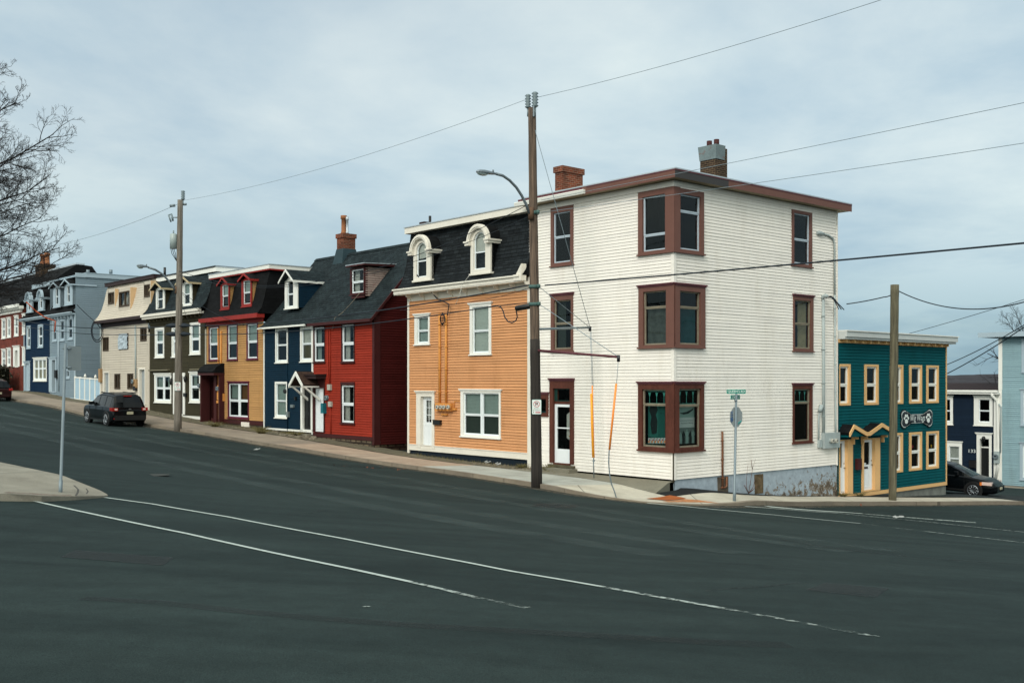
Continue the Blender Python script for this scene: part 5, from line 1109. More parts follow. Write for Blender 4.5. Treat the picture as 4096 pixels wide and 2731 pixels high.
# porch hood: gable across the door with posts and brackets
pk_u, pk_z = Nv.zy(289, 996, o=.9); el_u, el_z = Nv.zy(246, 1080, o=.9); er_u, er_z = Nv.zy(330, 1085, o=.9)
ur = pk_u + (pk_u - el_u); mb = MB()
for sg, ue in ((-1, el_u), (1, ur)):
    mb.q([FQ.W(pk_u, .92, pk_z), FQ.W(ue, .92, el_z), FQ.W(ue, .0, el_z), FQ.W(pk_u, .0, pk_z)]); mb.q([FQ.W(pk_u, .92, pk_z - .05), FQ.W(ue, .92, el_z - .05), FQ.W(ue, .0, el_z - .05), FQ.W(pk_u, .0, pk_z - .05)])
ph = Nv.part('porch_hood', mb, brickmat('brown_shingle', lin(74, 56, 48), lin(52, 40, 36), lin(26, 20, 18), .33, .14, .012))
mb = MB(); t = .15
for sg, ue in ((-1, el_u), (1, ur)): mb.prism(FQ, [(pk_u, pk_z + .01), (ue, el_z + .01), (ue, el_z - t), (pk_u, pk_z - t * 1.2)], .90, .95)
mb.box(FQ, ur - .12, ur, .02, .9, el_z - .12, el_z - .052); mb.box(FQ, el_u, el_u + .12, .02, .9, el_z - .12, el_z - .052)
for x in (283, 356):
    u_ = Nv.zy(x, 1150, o=.5)[0]
    mb.prismu(FQ, [(.04, el_z - .75), (.04, el_z - .62), (.75, el_z - .12), (.85, el_z - .12)], u_ + .32, u_ + .42)
mb.build('porch_frame', white, ph)
mb = MB()
for k in range(2): u0 = UB - 1.25; mb.box(FQ, u0 - .5, UB - .1, .02, .5 - .25 * k, -3.2, -2.62 + .14 * k)
Nv.part('door_step', mb, agg)
mb = MB(); u_, z_ = Nv.zy(272, 1213); mb.box(FQ, u_ - .14, u_ + .14, .0, .1, z_ - .07, z_ + .07, 0); u_, z_ = Nv.zy(245, 1265); mb.box(FQ, u_ - .09, u_ + .09, .0, .12, z_ - .13, z_ + .13, 0); u_, z_ = Nv.zy(291, 1165); mb.box(FQ, u_ - .07, u_ + .07, .0, .1, z_ - .08, z_ + .08, 1)
u_, z_ = Nv.zy(228, 1120); meter(mb, FQ, u_, z_, 0, .11, 0); Nv.part('meter_box', mb, [mat('grey_box', lin(110, 120, 122), .6, .2, 4), black, black])
P2 = lambda x, y, o=.04: FQ.W(*(lambda q: (q[0], o, q[1]))(Nv.zy(x, y)))
Nv.pipe([P2(236, 940), P2(236, 1010), P2(240, 1060), P2(240, 1375)], .028, navy)

# ------------------------------------------------------------------ yellow house
YL, YR = FQ.uz(826, 1500)[0], FQ.uz(1054, 1500)[0]
b = FQ.W((YL + YR) / 2, 0, 0)
Ye = House('yellow_house', 'ochre yellow clapboard house with black mansard and two red-trimmed dormers', 'house', (b.x, b.y, g(b.x, b.y)), FQ, 'C')
for r_, rl, lb in (((160, 236, 655, 906), 783, 'left upper window'), ((296, 373, 640, 903), 775, 'middle upper window'), ((440, 523, 628, 898), 765, 'right upper window')):
    Ye.window(r_, rl, cas=magenta, cw=.06, sw=.075, blind=[('s', .48, 1, blindm)], label=lb)
Ye.window((302, 456, 1065, 1332), 1200, mull=(381,), cas=magenta, cw=.08, sw=.08, cap=.04, blind=[('r', .45, 1, mat('orange_brown_cloth', lin(120, 84, 50), .9, .2, 5)), ('l', .55, 1, blindm)], label='wide ground floor window with four panes')
Ye.door((128, 228, 1000, 1368), (160, 208, 1030, 1366), redbrown, redbrown, panels=True, label='deep oxblood door recess', inset=.35, knob=0, proud=.12)
zy_ = -2.02
Ye.wall(FQ, zy_, FQ.uz(*zp('C', 330, 605), .35)[1] - .1, YL + .05, YR, yellow, course=.118, lap=.024)
Ye.body(FQ, YL, YR, -8, -3, 2.9, yellow)
Ye.board([(YL + .62, YR, .0, .04, zy_ - .22, zy_)], redbrown, 'skirt')
sf = MB(); sf.box(FQ, YL, YR, -.3, -.01, -3.1, zy_ - .2); Ye.part('foundation', sf, mat('dark_stone', lin(70, 62, 54)))
zE = FQ.uz(*zp('C', 330, 605), .35)[1]
Ye.board([(YL - .1, YR + .1, .0, .38, zE - .02, zE + .16), (YL - .1, YR + .1, .38, .43, zE - .02, zE + .20), (YL + .05, YR, .0, .05, zE - .2, zE - .02)], redband, 'cornice')
prof = [(.38, zE + .2), (.16, zE + .5), (-.02, zE + 1.1), (-.16, zE + 1.8), (-.35, zE + 2.7)]
tz = FQ.uz(*zp('C', 610, 195), -.2)[1]; prof[-1] = (-.35, tz - .22)
Ye.mansard(FQ, YL - .05, YR + .12, prof, -8, shingleb, fascia=white, fh=.20, fo=.18, right=.14, endm=shingleb, label='black mansard roof')
rb = MB(); rb.box(FQ, YL - .1, YR + .27, -8.0, prof[-1][0] + .17, prof[-1][1] - .07, prof[-1][1] - .004); Ye.part('cornice', rb, redband)
Ye.gable_dormer((248, 312, 340, 530), 288, 340, opn=(258, 306, 350, 512), rail=428, o=.10, back=1.2, cheek=yellow, roofm=shingleb, fasc=redband, rm=redband, over=.14, ov=.2, blind=[('s', .5, 1, blindm)])
Ye.gable_dormer((403, 476, 308, 508), 258, 308, opn=(414, 468, 317, 490), rail=403, o=.10, back=1.2, cheek=yellow, roofm=shingleb, fasc=redband, rm=redband, over=.14, ov=.2, blind=[('s', .5, 1, blindm)])
hd = MB(); h0 = Ye.rect((118, 236, 935, 1000), o=.3); hd.prismu(FQ, [(.0, h0[2]), (.62, h0[2]), (.66, h0[2] + .08), (.5, h0[2] + .3), (.2, h0[3] + .02), (.0, h0[3] + .05)], h0[0], h0[1]); Ye.part('door_hood', hd, shingleb)
hd = MB(); hd.box(FQ, h0[0] - .02, h0[1] + .02, .0, .64, h0[2] - .12, h0[2] - .003); hd.box(FQ, h0[0], h0[0] + .14, .0, .5, -2.6, h0[2] - .12); hd.box(FQ, h0[1] - .14, h0[1], .0, .3, -2.6, h0[2] - .12); Ye.part('porch_frame', hd, redbrown)
mb = MB(); u_, z_ = Ye.zy(255, 1130); mb.box(FQ, u_ - .28, u_ + .2, .0, .15, z_ - .35, z_ + .3, 0); meter(mb, FQ, u_ - .12, z_ + .12, .15, .12, 0); meter(mb, FQ, u_ + .1, z_ + .12, .15, .12, 0)
for (x, y, w_, h_) in ((262, 1052, .14, .2), (240, 1170, .14, .2), (270, 1178, .14, .2), (240, 1212, .3, .07)): u_, z_ = Ye.zy(x, y); mb.box(FQ, u_ - w_, u_ + w_, 0, .12, z_ - h_, z_ + h_, 0)
Ye.part('meter_box', mb, [orangep, galv, signk])
P3 = lambda x, y, o=.05: FQ.W(*(lambda q: (q[0], o, q[1]))(Ye.zy(x, y)))
Ye.pipe([P3(255, 690), P3(253, 1110)], .05, orangep); Ye.pipe([P3(232, 670), P3(236, 1090)], .04, orangep)
mb = MB(); u_, z_ = Ye.zy(432, 1378); mb.box(FQ, u_ - .45, u_ + .45, .0, .06, z_ - .12, z_ + .12); Ye.part('vent', mb, creamtrim)

# ------------------------------------------------------------------ olive house
GL_, GR_ = FQ.uz(596, 1500)[0], YL
b = FQ.W((GL_ + GR_) / 2, 0, 0)
Gn = House('olive_house', 'dark olive clapboard house with cream eaves behind the far utility pole', 'house', (b.x, b.y, g(b.x, b.y)), FQ, 'B')
for r_, rl in (((533, 604, 706, 940), 818), ((665, 738, 692, 935), 808), ((806, 888, 665, 915), 792)): Gn.window(r_, rl, cw=.14, sw=.09, blind=[('s', .45, 1, blindm)])
Gn.window((529, 660, 1068, 1292), 1178, mull=(597,), cw=.13, sw=.08, blind=[('c', .45, 1, blindm)], cap=.05, label='twin ground floor window'); Gn.window((804, 888, 1055, 1292), 1167, cw=.13, sw=.09, cap=.05, blind=[('c', .4, 1, blindm)])
Gn.door((676, 768, 1060, 1385), (690, 752, 1085, 1383), white, black, knob=0, label='black door behind the pole', inset=.15)
zg = -1.95
Gn.wall(FQ, zg, FQ.uz(*zp('B', 690, 592), .4)[1] - .1, GL_ + .16, GR_ - .1, olive, course=.115)
Gn.body(FQ, GL_, GR_, -8, -2.8, 3.2, olive)
Gn.board([(GL_, GL_ + .16, -.02, .04, -2.1, 3.0)], creamsid, 'corner_board'); Gn.board([(GR_ - .12, GR_ + .04, -.02, .04, -2.2, 2.9)], mat('grey_cream_board', lin(160, 155, 140), .7, .15, 2), 'corner_board')
cz = FQ.uz(*zp('B', 700, 1042))[1]; Gn.board([(GL_ + .25, GL_ + 3.2, .0, .16, cz, cz + .07), (GR_ - 1.9, GR_ - .12, .0, .16, cz, cz + .07)], mat('olive_trim', lin(110, 104, 86), .6, .1), 'band')
Gn.board([(GL_ + .1, GR_, -.2, -.005, -2.9, zg - .0)], white, 'foundation')
zE = FQ.uz(*zp('B', 690, 592), .4)[1]
Gn.board([(GL_ - .1, GR_ - .05, .0, .42, zE - .16, zE - .03), (GL_ - .12, GR_ - .02, .30, .50, zE - .03, zE + .12)], creamtrim, 'cornice'); Gn.board([(GL_ + .16, GR_ - .12, .0, .06, zE - .5, zE - .16)], olive, 'frieze')
for i in range(15):
    u_ = GL_ + .3 + (GR_ - GL_ - .6) * i / 14; Gn.board([(u_ - .05, u_ + .05, .06, .3, zE - .34, zE - .165)], olive, 'bracket')
tz = FQ.uz(*zp('B', 1000, 232), -.5)[1]
prof = [(.42, zE + .12), (.12, zE + .42), (-.12, zE + 1.0), (-.3, zE + 1.7), (-.6, tz - .25)]
Gn.mansard(FQ, GL_ - .02, GR_ + .15, prof, -8, shingle2, fascia=white, fh=.25, fo=.15, right=.05, endm=shingleb, label='dark mansard roof')
Gn.board([(GL_ - .05, GR_ + .22, -8, -.40, tz + .001, tz + .07)], black, 'roof_edge')
Gn.gable_dormer((541, 608, 398, 570), 335, 395, opn=(550, 595, 408, 557), rail=480, o=.12, back=1.5, cheek=olive, roofm=shingle2, fasc=mat('sand_trim', lin(176, 160, 128), .6, .1), rm=white, over=.30, ov=.35)
Gn.gable_dormer((748, 822, 352, 535), 290, 350, opn=(758, 806, 362, 522), rail=440, o=.12, back=1.5, cheek=olive, roofm=shingle2, fasc=mat('sand_trim', lin(176, 160, 128)), rm=white, over=.30, ov=.35, blind=[('b', .5, 1, blindm)])
for x, y in ((654, 1128), (766, 1108)):
    u_, z_ = Gn.zy(x, y, o=.15); mb = MB(); mb.tube([FQ.W(u_, 0, z_ + .05), FQ.W(u_, .14, z_ + .2), FQ.W(u_, .16, z_ + .16)], .015, 6); mb.tube([FQ.W(u_, .16, z_ + .16), FQ.W(u_, .16, z_ + .1), FQ.W(u_, .16, z_ - .12), FQ.W(u_, .16, z_ - .2)], [.03, .11, .07, .03], 6); Gn.part('wall_lantern', mb, black)
mb = MB(); u_, z_ = Gn.zy(774, 1232); mb.box(FQ, u_ - .16, u_ + .16, 0, .12, z_ - .1, z_ + .1); Gn.part('mailbox', mb, black)
mb = MB(); u_, z_ = Gn.zy(905, 1160); mb.box(FQ, u_ - .12, u_ + .12, .04, .16, z_ - .3, z_ + .12, 0); meter(mb, FQ, u_, z_ + .0, .16, .12, 0); mb.box(FQ, u_ - .1, u_ + .1, .04, .14, z_ - .85, z_ - .4, 0); Gn.part('meter_box', mb, [mat('beige_box', lin(170, 160, 135), .6, .1), galv, signk])

# ------------------------------------------------------------------ cream house
CL_, CR_ = FQ.uz(404, 1500)[0], GL_
b = FQ.W((CL_ + CR_) / 2, 0, 0)
Cr = House('cream_house', 'shabby cream sided house with flared siding mansard and a boarded window', 'house', (b.x, b.y, g(b.x, b.y)), FQ, 'B')
sm = dict(cas=mat('brown_sash', lin(74, 62, 50), .6, .2, 3), sash=mat('brown_sash', lin(74, 62, 50)), cw=.06, sw=.05, sill=0)
Cr.window((124, 168, 780, 890), None, mull=(146,), **sm); Cr.window((418, 466, 708, 812), None, mull=(442,), **sm); Cr.window((215, 259, 1068, 1187), None, mull=(237,), blind=[('l', 0, 1, blindm)], **sm); Cr.window((316, 361, 1066, 1187), None, mull=(338,), blind=[('l', 0, 1, blindm)], **sm)
gd = mat('pale_grey_door', lin(150, 156, 158), .5, .1, 2)
Cr.door((128, 176, 1050, 1300), (134, 170, 1060, 1298), creamtrim, gd, label='left grey door', inset=.06); Cr.door((405, 458, 1022, 1310), (411, 453, 1035, 1305), creamtrim, gd, label='right grey door', inset=.12)
r_ = Cr.rect((250, 321, 755, 874)); mb = MB(); mb.box(FQ, r_[0] - .03, r_[1] + .03, .0, .04, r_[2] - .03, r_[3] + .03); w_ = Cr.part('window', mb, mat('brown_sash', lin(74, 62, 50))); w_['label'] = 'boarded window covered with grey plastic'
mb = MB(); n = 7
import random as _r; _r.seed(5)
hts = [[.05 + .06 * _r.random() for _ in range(n + 1)] for _ in range(n + 1)]
for i in range(n):
    for j in range(n):
        c = []
        for (a, b_) in ((i, j), (i + 1, j), (i + 1, j + 1), (i, j + 1)): c.append(FQ.W(r_[0] + (r_[1] - r_[0]) * a / n, hts[a][b_], r_[2] + (r_[3] - r_[2]) * b_ / n))
        mb.q(c)
mb.build('plastic_sheet', mat('grey_plastic', lin(170, 182, 190), .35, .3, 3), w_)
zcb = -1.75
Cr.wall(FQ, zcb, FQ.uz(*zp('B', 280, 635), .4)[1] - .1, CL_ + .1, CR_ - .1, creamsid, course=.15, lap=.022)
Cr.body(FQ, CL_, CR_, -8, -2.6, 3.0, creamsid)
Cr.board([(CL_, CL_ + .1, -.02, .04, zcb, 2.9), (CR_ - .1, CR_ - .005, -.02, .04, zcb, 2.9)], creamsid, 'corner_board')
Cr.board([(CL_ + .02, CR_, -.2, -.005, -2.8, zcb)], white, 'foundation')
zE = FQ.uz(*zp('B', 280, 635), .4)[1]; tz = FQ.uz(*zp('B', 330, 342), -.55)[1]
Cr.board([(CL_ - .15, CR_ - .1, .0, .42, zE - .12, zE + .02), (CL_ - .15, CR_ - .1, .42, .46, zE - .12, zE + .05), (CL_ + .1, CR_ - .1, .0, .05, zE - .4, zE - .12)], darkwood, 'gutter')
prof = [(.44, zE + .05), (.16, zE + .35), (-.08, zE + .8), (-.26, zE + 1.4), (-.38, zE + 2.0), (-.5, tz - .15)]
Cr.mansard(FQ, CL_ - .1, CR_ - .02, prof, -8, creamsid, course=.16, lap=.02, fascia=darkwood, fh=.2, fo=.22, right=.02, endm=creamsid, topm=darkwood, label='mansard clad in cream siding')
def boxdormer(r_, o, dep, mullx=None, cheek=creamsid):
    u0, u1, z0, z1 = Cr.rect(r_, o=o); mb = MB(); mb.box(FQ, u0 - .1, u1 + .1, o - dep, o - .02, z0 - .1, z1 + .25); d = Cr.part('dormer', mb, cheek)
    Cr.window(r_, None, mull=(mullx,) if mullx else (), cut=False, o=o, **sm)
def opening_dormer(r_, o, mullx, plyw=False):
    u0, u1, z0, z1 = Cr.rect(r_, o=o); mb = MB(); mb.box(FQ, u0 - .15, u0, o - 1, o, z0 - .12, z1 + .2); mb.box(FQ, u0 - .15, u1 + .1, o - 1, o, z1, z1 + .2); mb.box(FQ, u0 - .15, u1 + .1, o - 1, o, z0 - .5, z0); mb.box(FQ, u1 + .0, u1 + .1, o - 1, o, z0, z1)
    d = Cr.part('dormer', mb, creamsid); Cr.window(r_, None, mull=(mullx,), cut=False, o=o, **sm)
    if plyw: mb = MB(); mb.box(FQ, u1 + .101, u1 + .13, o - 1.2, o - .0, z0 - .5, z1 + .2); mb.build('dormer_cheek', tanboard, d)
opening_dormer((250, 330, 422, 540), .05, 292, True); opening_dormer((165, 210, 430, 522), -.1, 188, True); opening_dormer((447, 490, 368, 466), -.05, 468, True)
P4 = lambda x, y, o=.05: FQ.W(*(lambda q: (q[0], o, q[1]))(Cr.zy(x, y)))
Cr.pipe([P4(382, 690), P4(385, 1110)], .06, steelgrey); Cr.pipe([P4(110, 700), P4(110, 1040)], .06, steelgrey)
mb = MB(); u_, z_ = Cr.zy(385, 1140); mb.box(FQ, u_ - .2, u_ + .2, 0, .15, z_ - .3, z_ + .25, 0); meter(mb, FQ, u_ - .1, z_ + .1, .15, .14, 0); u_, z_ = Cr.zy(383, 1180); mb.box(FQ, u_ - .2, u_ + .2, 0, .15, z_ - .15, z_ + .12, 2); u_, z_ = Cr.zy(110, 1075); mb.box(FQ, u_ - .2, u_ + .2, 0, .15, z_ - .5, z_ + .4, 0); Cr.part('meter_box', mb, [mat('tan_box', lin(160, 130, 95), .6, .2), galv, signk])
mb = MB(); mb.tube([FQ.W(CR_ - .5, -1.2, tz), FQ.W(CR_ - .5, -1.2, tz + .6)], .08, 8); Cr.part('vent_pipe', mb, black)

# ------------------------------------------------------------------ pale blue house + deep blue house
BL_, BM_, BR_ = FQ.uz(98, 1500)[0], FQ.uz(199, 1500)[0], FQ.uz(301, 1500)[0]
b = FQ.W((BM_ + BR_) / 2, 0, 0)
Pb = House('pale_blue_house', 'pale blue clapboard house with a long blank side wall beside a blue fence', 'house', (b.x, b.y, g(b.x, b.y)), FQ, 'A')
zE = FQ.uz(*zp('A', 560, 572), .3)[1]; tz = FQ.uz(*zp('A', 700, 225), -.8)[1]
kw = dict(cas=paleblue2, sash=paleblue2, cw=.12, sw=.07)
for r_, rl in (((473, 512, 630, 818), 728), ((537, 582, 620, 812), 718), ((610, 657, 602, 802), 700)): Pb.window(r_, rl, **kw)
Pb.window((592, 628, 1068, 1150), None, **kw)
Pb.door((443, 508, 965, 1272), (470, 500, 985, 1270), paleblue2, mat('dull_brown_door', lin(90, 84, 72), .6, .1), cap=.08, inset=.4, label='recessed brown door')
zpb = -1.15
Pb.wall(FQ, zpb, zE - .1, BM_ + .05, BR_ - .12, paleblue, course=.14)
FP = FQ.side(BR_)
prf = [(.30, zE + .05), (.02, zE + .35), (-.28, zE + 1.0), (-.55, zE + 1.8), (-.85, tz - .3)]
def pL(z):
    if z < zE + .05: return .02
    for (o0, z0), (o1, z1) in zip(prf, prf[1:]):
        if z <= z1: return -(o0 + (o1 - o0) * (z - z0) / (z1 - z0)) + .05
    return .9
Pb.wall(FP, zpb - .1, tz - .12, pL, 11.0, paleblue, course=.14, label='long blank side wall')
Pb.body(FQ, BM_, BR_, -11, -2.2, tz - .3, paleblue)
Pb.board([(BR_ - .12, BR_ + .03, -.03, .04, zpb, zE - .05), (BM_, BR_ + .05, .0, .30, zE - .12, zE - .01), (BM_, BR_ + .12, .26, .40, zE - .01, zE + .07)], paleblue2, 'cornice')
for i in range(8): u_ = BM_ + .3 + (BR_ - BM_ - .6) * i / 7; Pb.board([(u_ - .05, u_ + .05, .02, .22, zE - .3, zE - .122)], paleblue2, 'bracket')
Pb.mansard(FQ, BM_, BR_ - .06, prf, -11, shingleb, fascia=paleblue2, fh=.3, fo=.12, right=.16, endm=shingleb, topm=paleblue2, label='black mansard roof')
fr_b = MB(); fr_b.box(FP, -.0, 11, .0, .06, tz - .32, tz - .02); Pb.part('frieze', fr_b, paleblue2)
Pb.board([(BM_ + .1, BR_, -.2, .03, -2.3, zpb)], paleblue2, 'foundation')
for r_, pk, ev, op_, rl in (((480, 543, 325, 512), 278, 325, (500, 526, 345, 488), 415), ((582, 652, 306, 492), 250, 303, (604, 630, 322, 468), 392)):
    Pb.gable_dormer(r_, pk, ev, opn=op_, rail=rl, o=.12, back=1.6, cheek=paleblue, roofm=shingleb, fasc=paleblue2, rm=paleblue2, over=.22, ov=.3)
P5 = lambda x, y, o=.06, fr=FQ: fr.W(*(lambda q: (q[0], o, q[1]))(Pb.zy(x, y, fr)))
Pb.pipe([P5(531, 620), P5(533, 1265)], .06, paleblue2, 'downpipe')
for x in (788, 993): p = MB(); X_, Y_ = zp('A', x, 195); p.tube([pt(X_, Y_ + 8, 84), pt(X_, Y_ - 8, 84)], .14, 8); Pb.part('roof_vent', p, galv)
mb = MB(); u_, z_ = Pb.zy(516, 1110); mb.box(FQ, u_ - .18, u_ + .18, 0, .2, z_ - .3, z_ + .3); Pb.part('meter_box', mb, black)

b = FQ.W((BL_ + BM_) / 2, 0, 0)
Db = House('deep_blue_house', 'deep blue clapboard house with a wide white-framed ground floor window and arched dormers', 'house', (b.x, b.y, g(b.x, b.y)), FQ, 'A')
Db.window((241, 277, 678, 882), 785, cas=paleblue2, cw=.14, sw=.08); Db.window((343, 389, 666, 872), 770, cas=paleblue2, cw=.14, sw=.08)
Db.window((304, 422, 965, 1172), 1060, mull=(344, 380), cas=white, cw=.14, sw=.08, cap=.15, blind=[('s', 0, 1, mat('cream_shade', lin(180, 172, 150), .8, .1, 3))], label='wide three-light ground floor window')
Db.door((220, 272, 1000, 1258), (228, 264, 1015, 1256), paleblue2, paleblue2, cap=.15, inset=.08, label='pale door')
zdb = -.95
Db.wall(FQ, zdb, zE - .1, BL_ + .05, BM_ - .02, deepblue, course=.13)
Db.body(FQ, BL_, BM_, -9, -2, zE, deepblue)
Db.board([(BL_ - .1, BL_ + .06, -.03, .04, zdb, zE - .1), (BL_ + .1, BM_, -.1, .04, -1.8, zdb)], paleblue2, 'corner_board')
Db.board([(BL_ - .3, BM_ - .002, .0, .30, zE - .12, zE - .01), (BL_ - .35, BM_ - .002, .26, .40, zE - .01, zE + .07)], paleblue2, 'cornice')
tzd = FQ.uz(*zp('A', 400, 312), -.8)[1]
prd = [(.30, zE + .05), (.02, zE + .35), (-.28, zE + 1.0), (-.55, zE + 1.8), (-.8, tzd - .2)]
Db.mansard(FQ, BL_ - .2, BM_ - .01, prd, -9, shingleb, fascia=paleblue2, fh=.3, fo=.2, endm=shingleb, topm=paleblue2, label='black mansard roof')
Db.arch_dormer((243, 288, 400, 555), 372, (252, 274, 415, 540), 480, o=.1, m=paleblue2); Db.arch_dormer((347, 392, 375, 538), 348, (358, 382, 392, 520), 455, o=.1, m=paleblue2)

# ------------------------------------------------------------------ brick terrace far left (turned a little more towards us)
FT = Fr(FQ.W(BL_ - .3, 0, 0).x, FQ.W(BL_ - .3, 0, 0).y, ANG)
b = FT.W(-6, 0, 0)
Bk = House('brick_terrace', 'red brick terrace at the far left under a vast black roof, with white windows', 'building', (b.x, b.y, g(b.x, b.y)), FT, 'A')
for r_, rl in (((18, 54, 615, 792), 705), ((66, 100, 605, 783), 695), ((131, 168, 588, 770), 680), ((202, 228, 572, 757), 660), ((18, 54, 888, 1050), 970), ((66, 100, 878, 1040), 960), ((202, 228, 868, 1030), 950)):
    Bk.window(r_, rl, cas=white, cw=.14, sw=.09, grid=(2, 2), cap=.06)
Bk.door((122, 178, 860, 1045), (137, 163, 900, 1045), white, mat('grey_green_door', lin(90, 100, 96), .6, .1), cap=.08, inset=.2)
zlo, zhi = -2.2, FT.uz(*zp('A', 130, 530))[1]
mb = MB(); siding(mb, FT, zlo, zhi, -26, 0, Bk.ops.get(id(FT), []), 50, 0); Bk.part('wall', mb, facebrick)
zc_ = FT.uz(*zp('A', 120, 520), .3)[1]
Bk.board([(-26, .1, .0, .35, zhi - .1, zc_ + .12), (-26, .1, .35, .5, zc_, zc_ + .25)], white, 'cornice')
for i in range(40): Bk.board([(-16 + .4 * i, -15.8 + .4 * i, .02, .2, zhi - .35, zhi - .101)], white, 'bracket')
zt1 = FT.uz(*zp('A', 400, 200), -4.2)[1]
mb = MB(); mb.prismu(FT, [(.4, zc_ + .25), (-4.2, zt1), (-5.4, zt1 - .1), (-8, zc_)], -30, .0); rk = Bk.part('roof', mb, shingleb); rk['label'] = 'vast black roof'
mb = MB(); mb.box(FT, -30, .05, -4.8, -4.1, zt1 - .03, zt1 + .10); mb.build('roof_edge', metalroof, rk)
Bk.body(FT, -26, 0, -8, -2.5, zc_, facebrick)
pc0 = pt(*zp('A', 405, 190), 92); u_, o_ = FT.inv(pc0.x, pc0.y); zt_ = pc0.z
chimney(Bk, FT, u_ - .8, u_ + .8, o_ - .6, o_ + .6, zt_ - 1.2, zt_ + .55, sootbrick, pots=[(u_ - .7, o_, .24, 1.0, claypot), (u_ - .1, o_, .16, .6, redbrick), (u_ + .6, o_, .24, 1.0, claypot)])

# ------------------------------------------------------------------ teal shop
TL = FC.uz(3352, 1500)[0]; TR = FC.uz(3785, 1500)[0]
b = FC.W((TL + TR) / 2, 0, 0)
Te = House('teal_shop', 'teal clapboard two-storey shop with peach window trim and twin gabled door hoods', 'shop', (b.x, b.y, g(b.x, b.y)), FC, 'T')
tk = dict(cas=peach, sash=white, sw=.075, sill=0)
ml = lambda: [('s', 0, .01, dark)]
for r_, op_, rl in (((93.5, 163, 587, 860), (93.6, 150, 603, 845), 722), ((257, 348, 590, 856), (270, 338, 605, 840), 721), ((425, 511, 592, 850), (438, 500, 607, 838), 720), ((553, 635, 594, 847), (565, 627, 608, 833), 720), ((666, 745, 596, 844), (677, 738, 609, 831), 720)):
    Te.window(r_, rl, op=op_, **tk)
for r_, op_, rl in (((424, 509, 1042, 1303), (438, 498, 1056, 1290), 1172), ((552, 635, 1036, 1288), (565, 627, 1050, 1273), 1163), ((666, 746, 1030, 1277), (677, 738, 1044, 1262), 1152)):
    Te.window(r_, rl, op=op_, **tk)
Te.door((238, 357, 1075, 1425), (250, 323, 1085, 1418), peach, doorw, gl=(255, 307, 1103, 1252), knob=1, inset=.08, label='white door with mail slot')
Te.door((93, 177, 1085, 1448), (93.5, 143, 1092, 1443), peach, doorw, gl=(94, 126, 1112, 1272), knob=1, inset=.08, label='white door beside the corner building')
ztb = -4.22; ztt = FC.uz(*zp('T', 450, 462))[1]
Te.wall(FC, ztb, ztt, TL, TR - .07, teal, course=.115, lap=.02)
Te.body(FC, TL, TR, -9, -6, ztt + .2, teal)
Te.board([(TR - .07, TR, -.02, .035, ztb - .12, ztt), (TL, TR, -.01, .04, ztb - .14, ztb), (TL, TR, .0, .05, ztt, ztt + .13)], peach, 'trim', FC)
for i in range(15): u_ = TL + .3 + (TR - TL - .5) * i / 14; Te.board([(u_ - .035, u_ + .035, .05, .2, ztt + .02, ztt + .129)], mat('peach_trim', None) if False else peach, 'bracket', FC)
zt2 = FC.uz(*zp('T', 450, 425), .3)[1]
mb = MB(); mb.box(FC, TL, TR + .25, -9.2, .3, ztt + .13, zt2 + .02); mb.box(FC, TL, TR + .3, -9.3, .36, zt2 + .02, zt2 + .22); rf_ = Te.part('roof', mb, mat('pale_fascia', lin(190, 194, 192), .6, .08, 1.5)); mb = MB(); mb.box(FC, TL, TR + .33, -9.3, .40, zt2 + .222, zt2 + .26); mb.build('roof_edge', white, rf_)
sf = MB(); sf.box(FC, TL, TR, -.3, -.02, -5.4, ztb - .14); Te.part('foundation', sf, mat('grey_stone_base', lin(110, 112, 106), .95, .4, 3))
# twin gabled hoods
hm = MB(); hb_ = MB(); OV = .5
def hz(x, y): return Te.zy(x, y, o=OV)
pts_ = [hz(84, 1058), hz(193, 990), hz(272, 1050), hz(300, 1050), hz(378, 982), hz(443, 1022)]
ustep = [p[0] for p in pts_]; zpk = hz(193, 990)[1]; zev = hz(110, 1050)[1]
L = [(max(TL - .02, 2 * ustep[1] - (ustep[2] + ustep[3]) / 2 + .12), zev), (ustep[1], zpk), ((ustep[2] + ustep[3]) / 2 - .12, zev), ((ustep[2] + ustep[3]) / 2 + .12, zev), (ustep[4], zpk), (2 * ustep[4] - (ustep[2] + ustep[3]) / 2 - .12, zev)]
for (a, b_) in zip(L, L[1:]):
    hm.q([FC.W(a[0], OV, a[1] + .02), FC.W(b_[0], OV, b_[1] + .02), FC.W(b_[0], .0, b_[1] + .02), FC.W(a[0], .0, a[1] + .02)]); hm.q([FC.W(a[0], OV, a[1] - .04), FC.W(b_[0], OV, b_[1] - .04), FC.W(b_[0], .0, b_[1] - .04), FC.W(a[0], .0, a[1] - .04)])
    hb_.prism(FC, [(a[0], a[1] + .025), (b_[0], b_[1] + .025), (b_[0], b_[1] - .12), (a[0], a[1] - .12)], OV - .03, OV + .02)
hp = Te.part('porch_hood', hm, shingleb); hb_.build('bargeboard', peach, hp)
hb_ = MB(); hb_.prism(FC, [(p[0], p[1] - .13) for p in L[:3]], .05, OV - .06); hb_.prism(FC, [(p[0], p[1] - .13) for p in L[3:]], .05, OV - .06); hb_.build('hood_soffit', teal, hp)
zh = zev - .16
for x in (232, 365, 170): u_ = Te.zy(x, 1090)[0]; Te.board([(u_ - .04, u_ + .04, .05, .30, zh - .08, zh), (u_ - .03, u_ + .03, .05, .16, zh - .28, zh - .08)], peach, 'bracket', FC)
mb = MB(); a_ = Te.rect((195, 221, 1210, 1282), FC); mb.box(FC, a_[0], a_[1], .02, .14, a_[2], a_[3]); Te.part('mailbox', mb, redbrown)
mb = MB(); a_ = Te.rect((270, 293, 1265, 1277), FC); mb.box(FC, a_[0], a_[1], -.08, -.06, a_[2], a_[3]); Te.part('mail_slot', mb, darkwood)
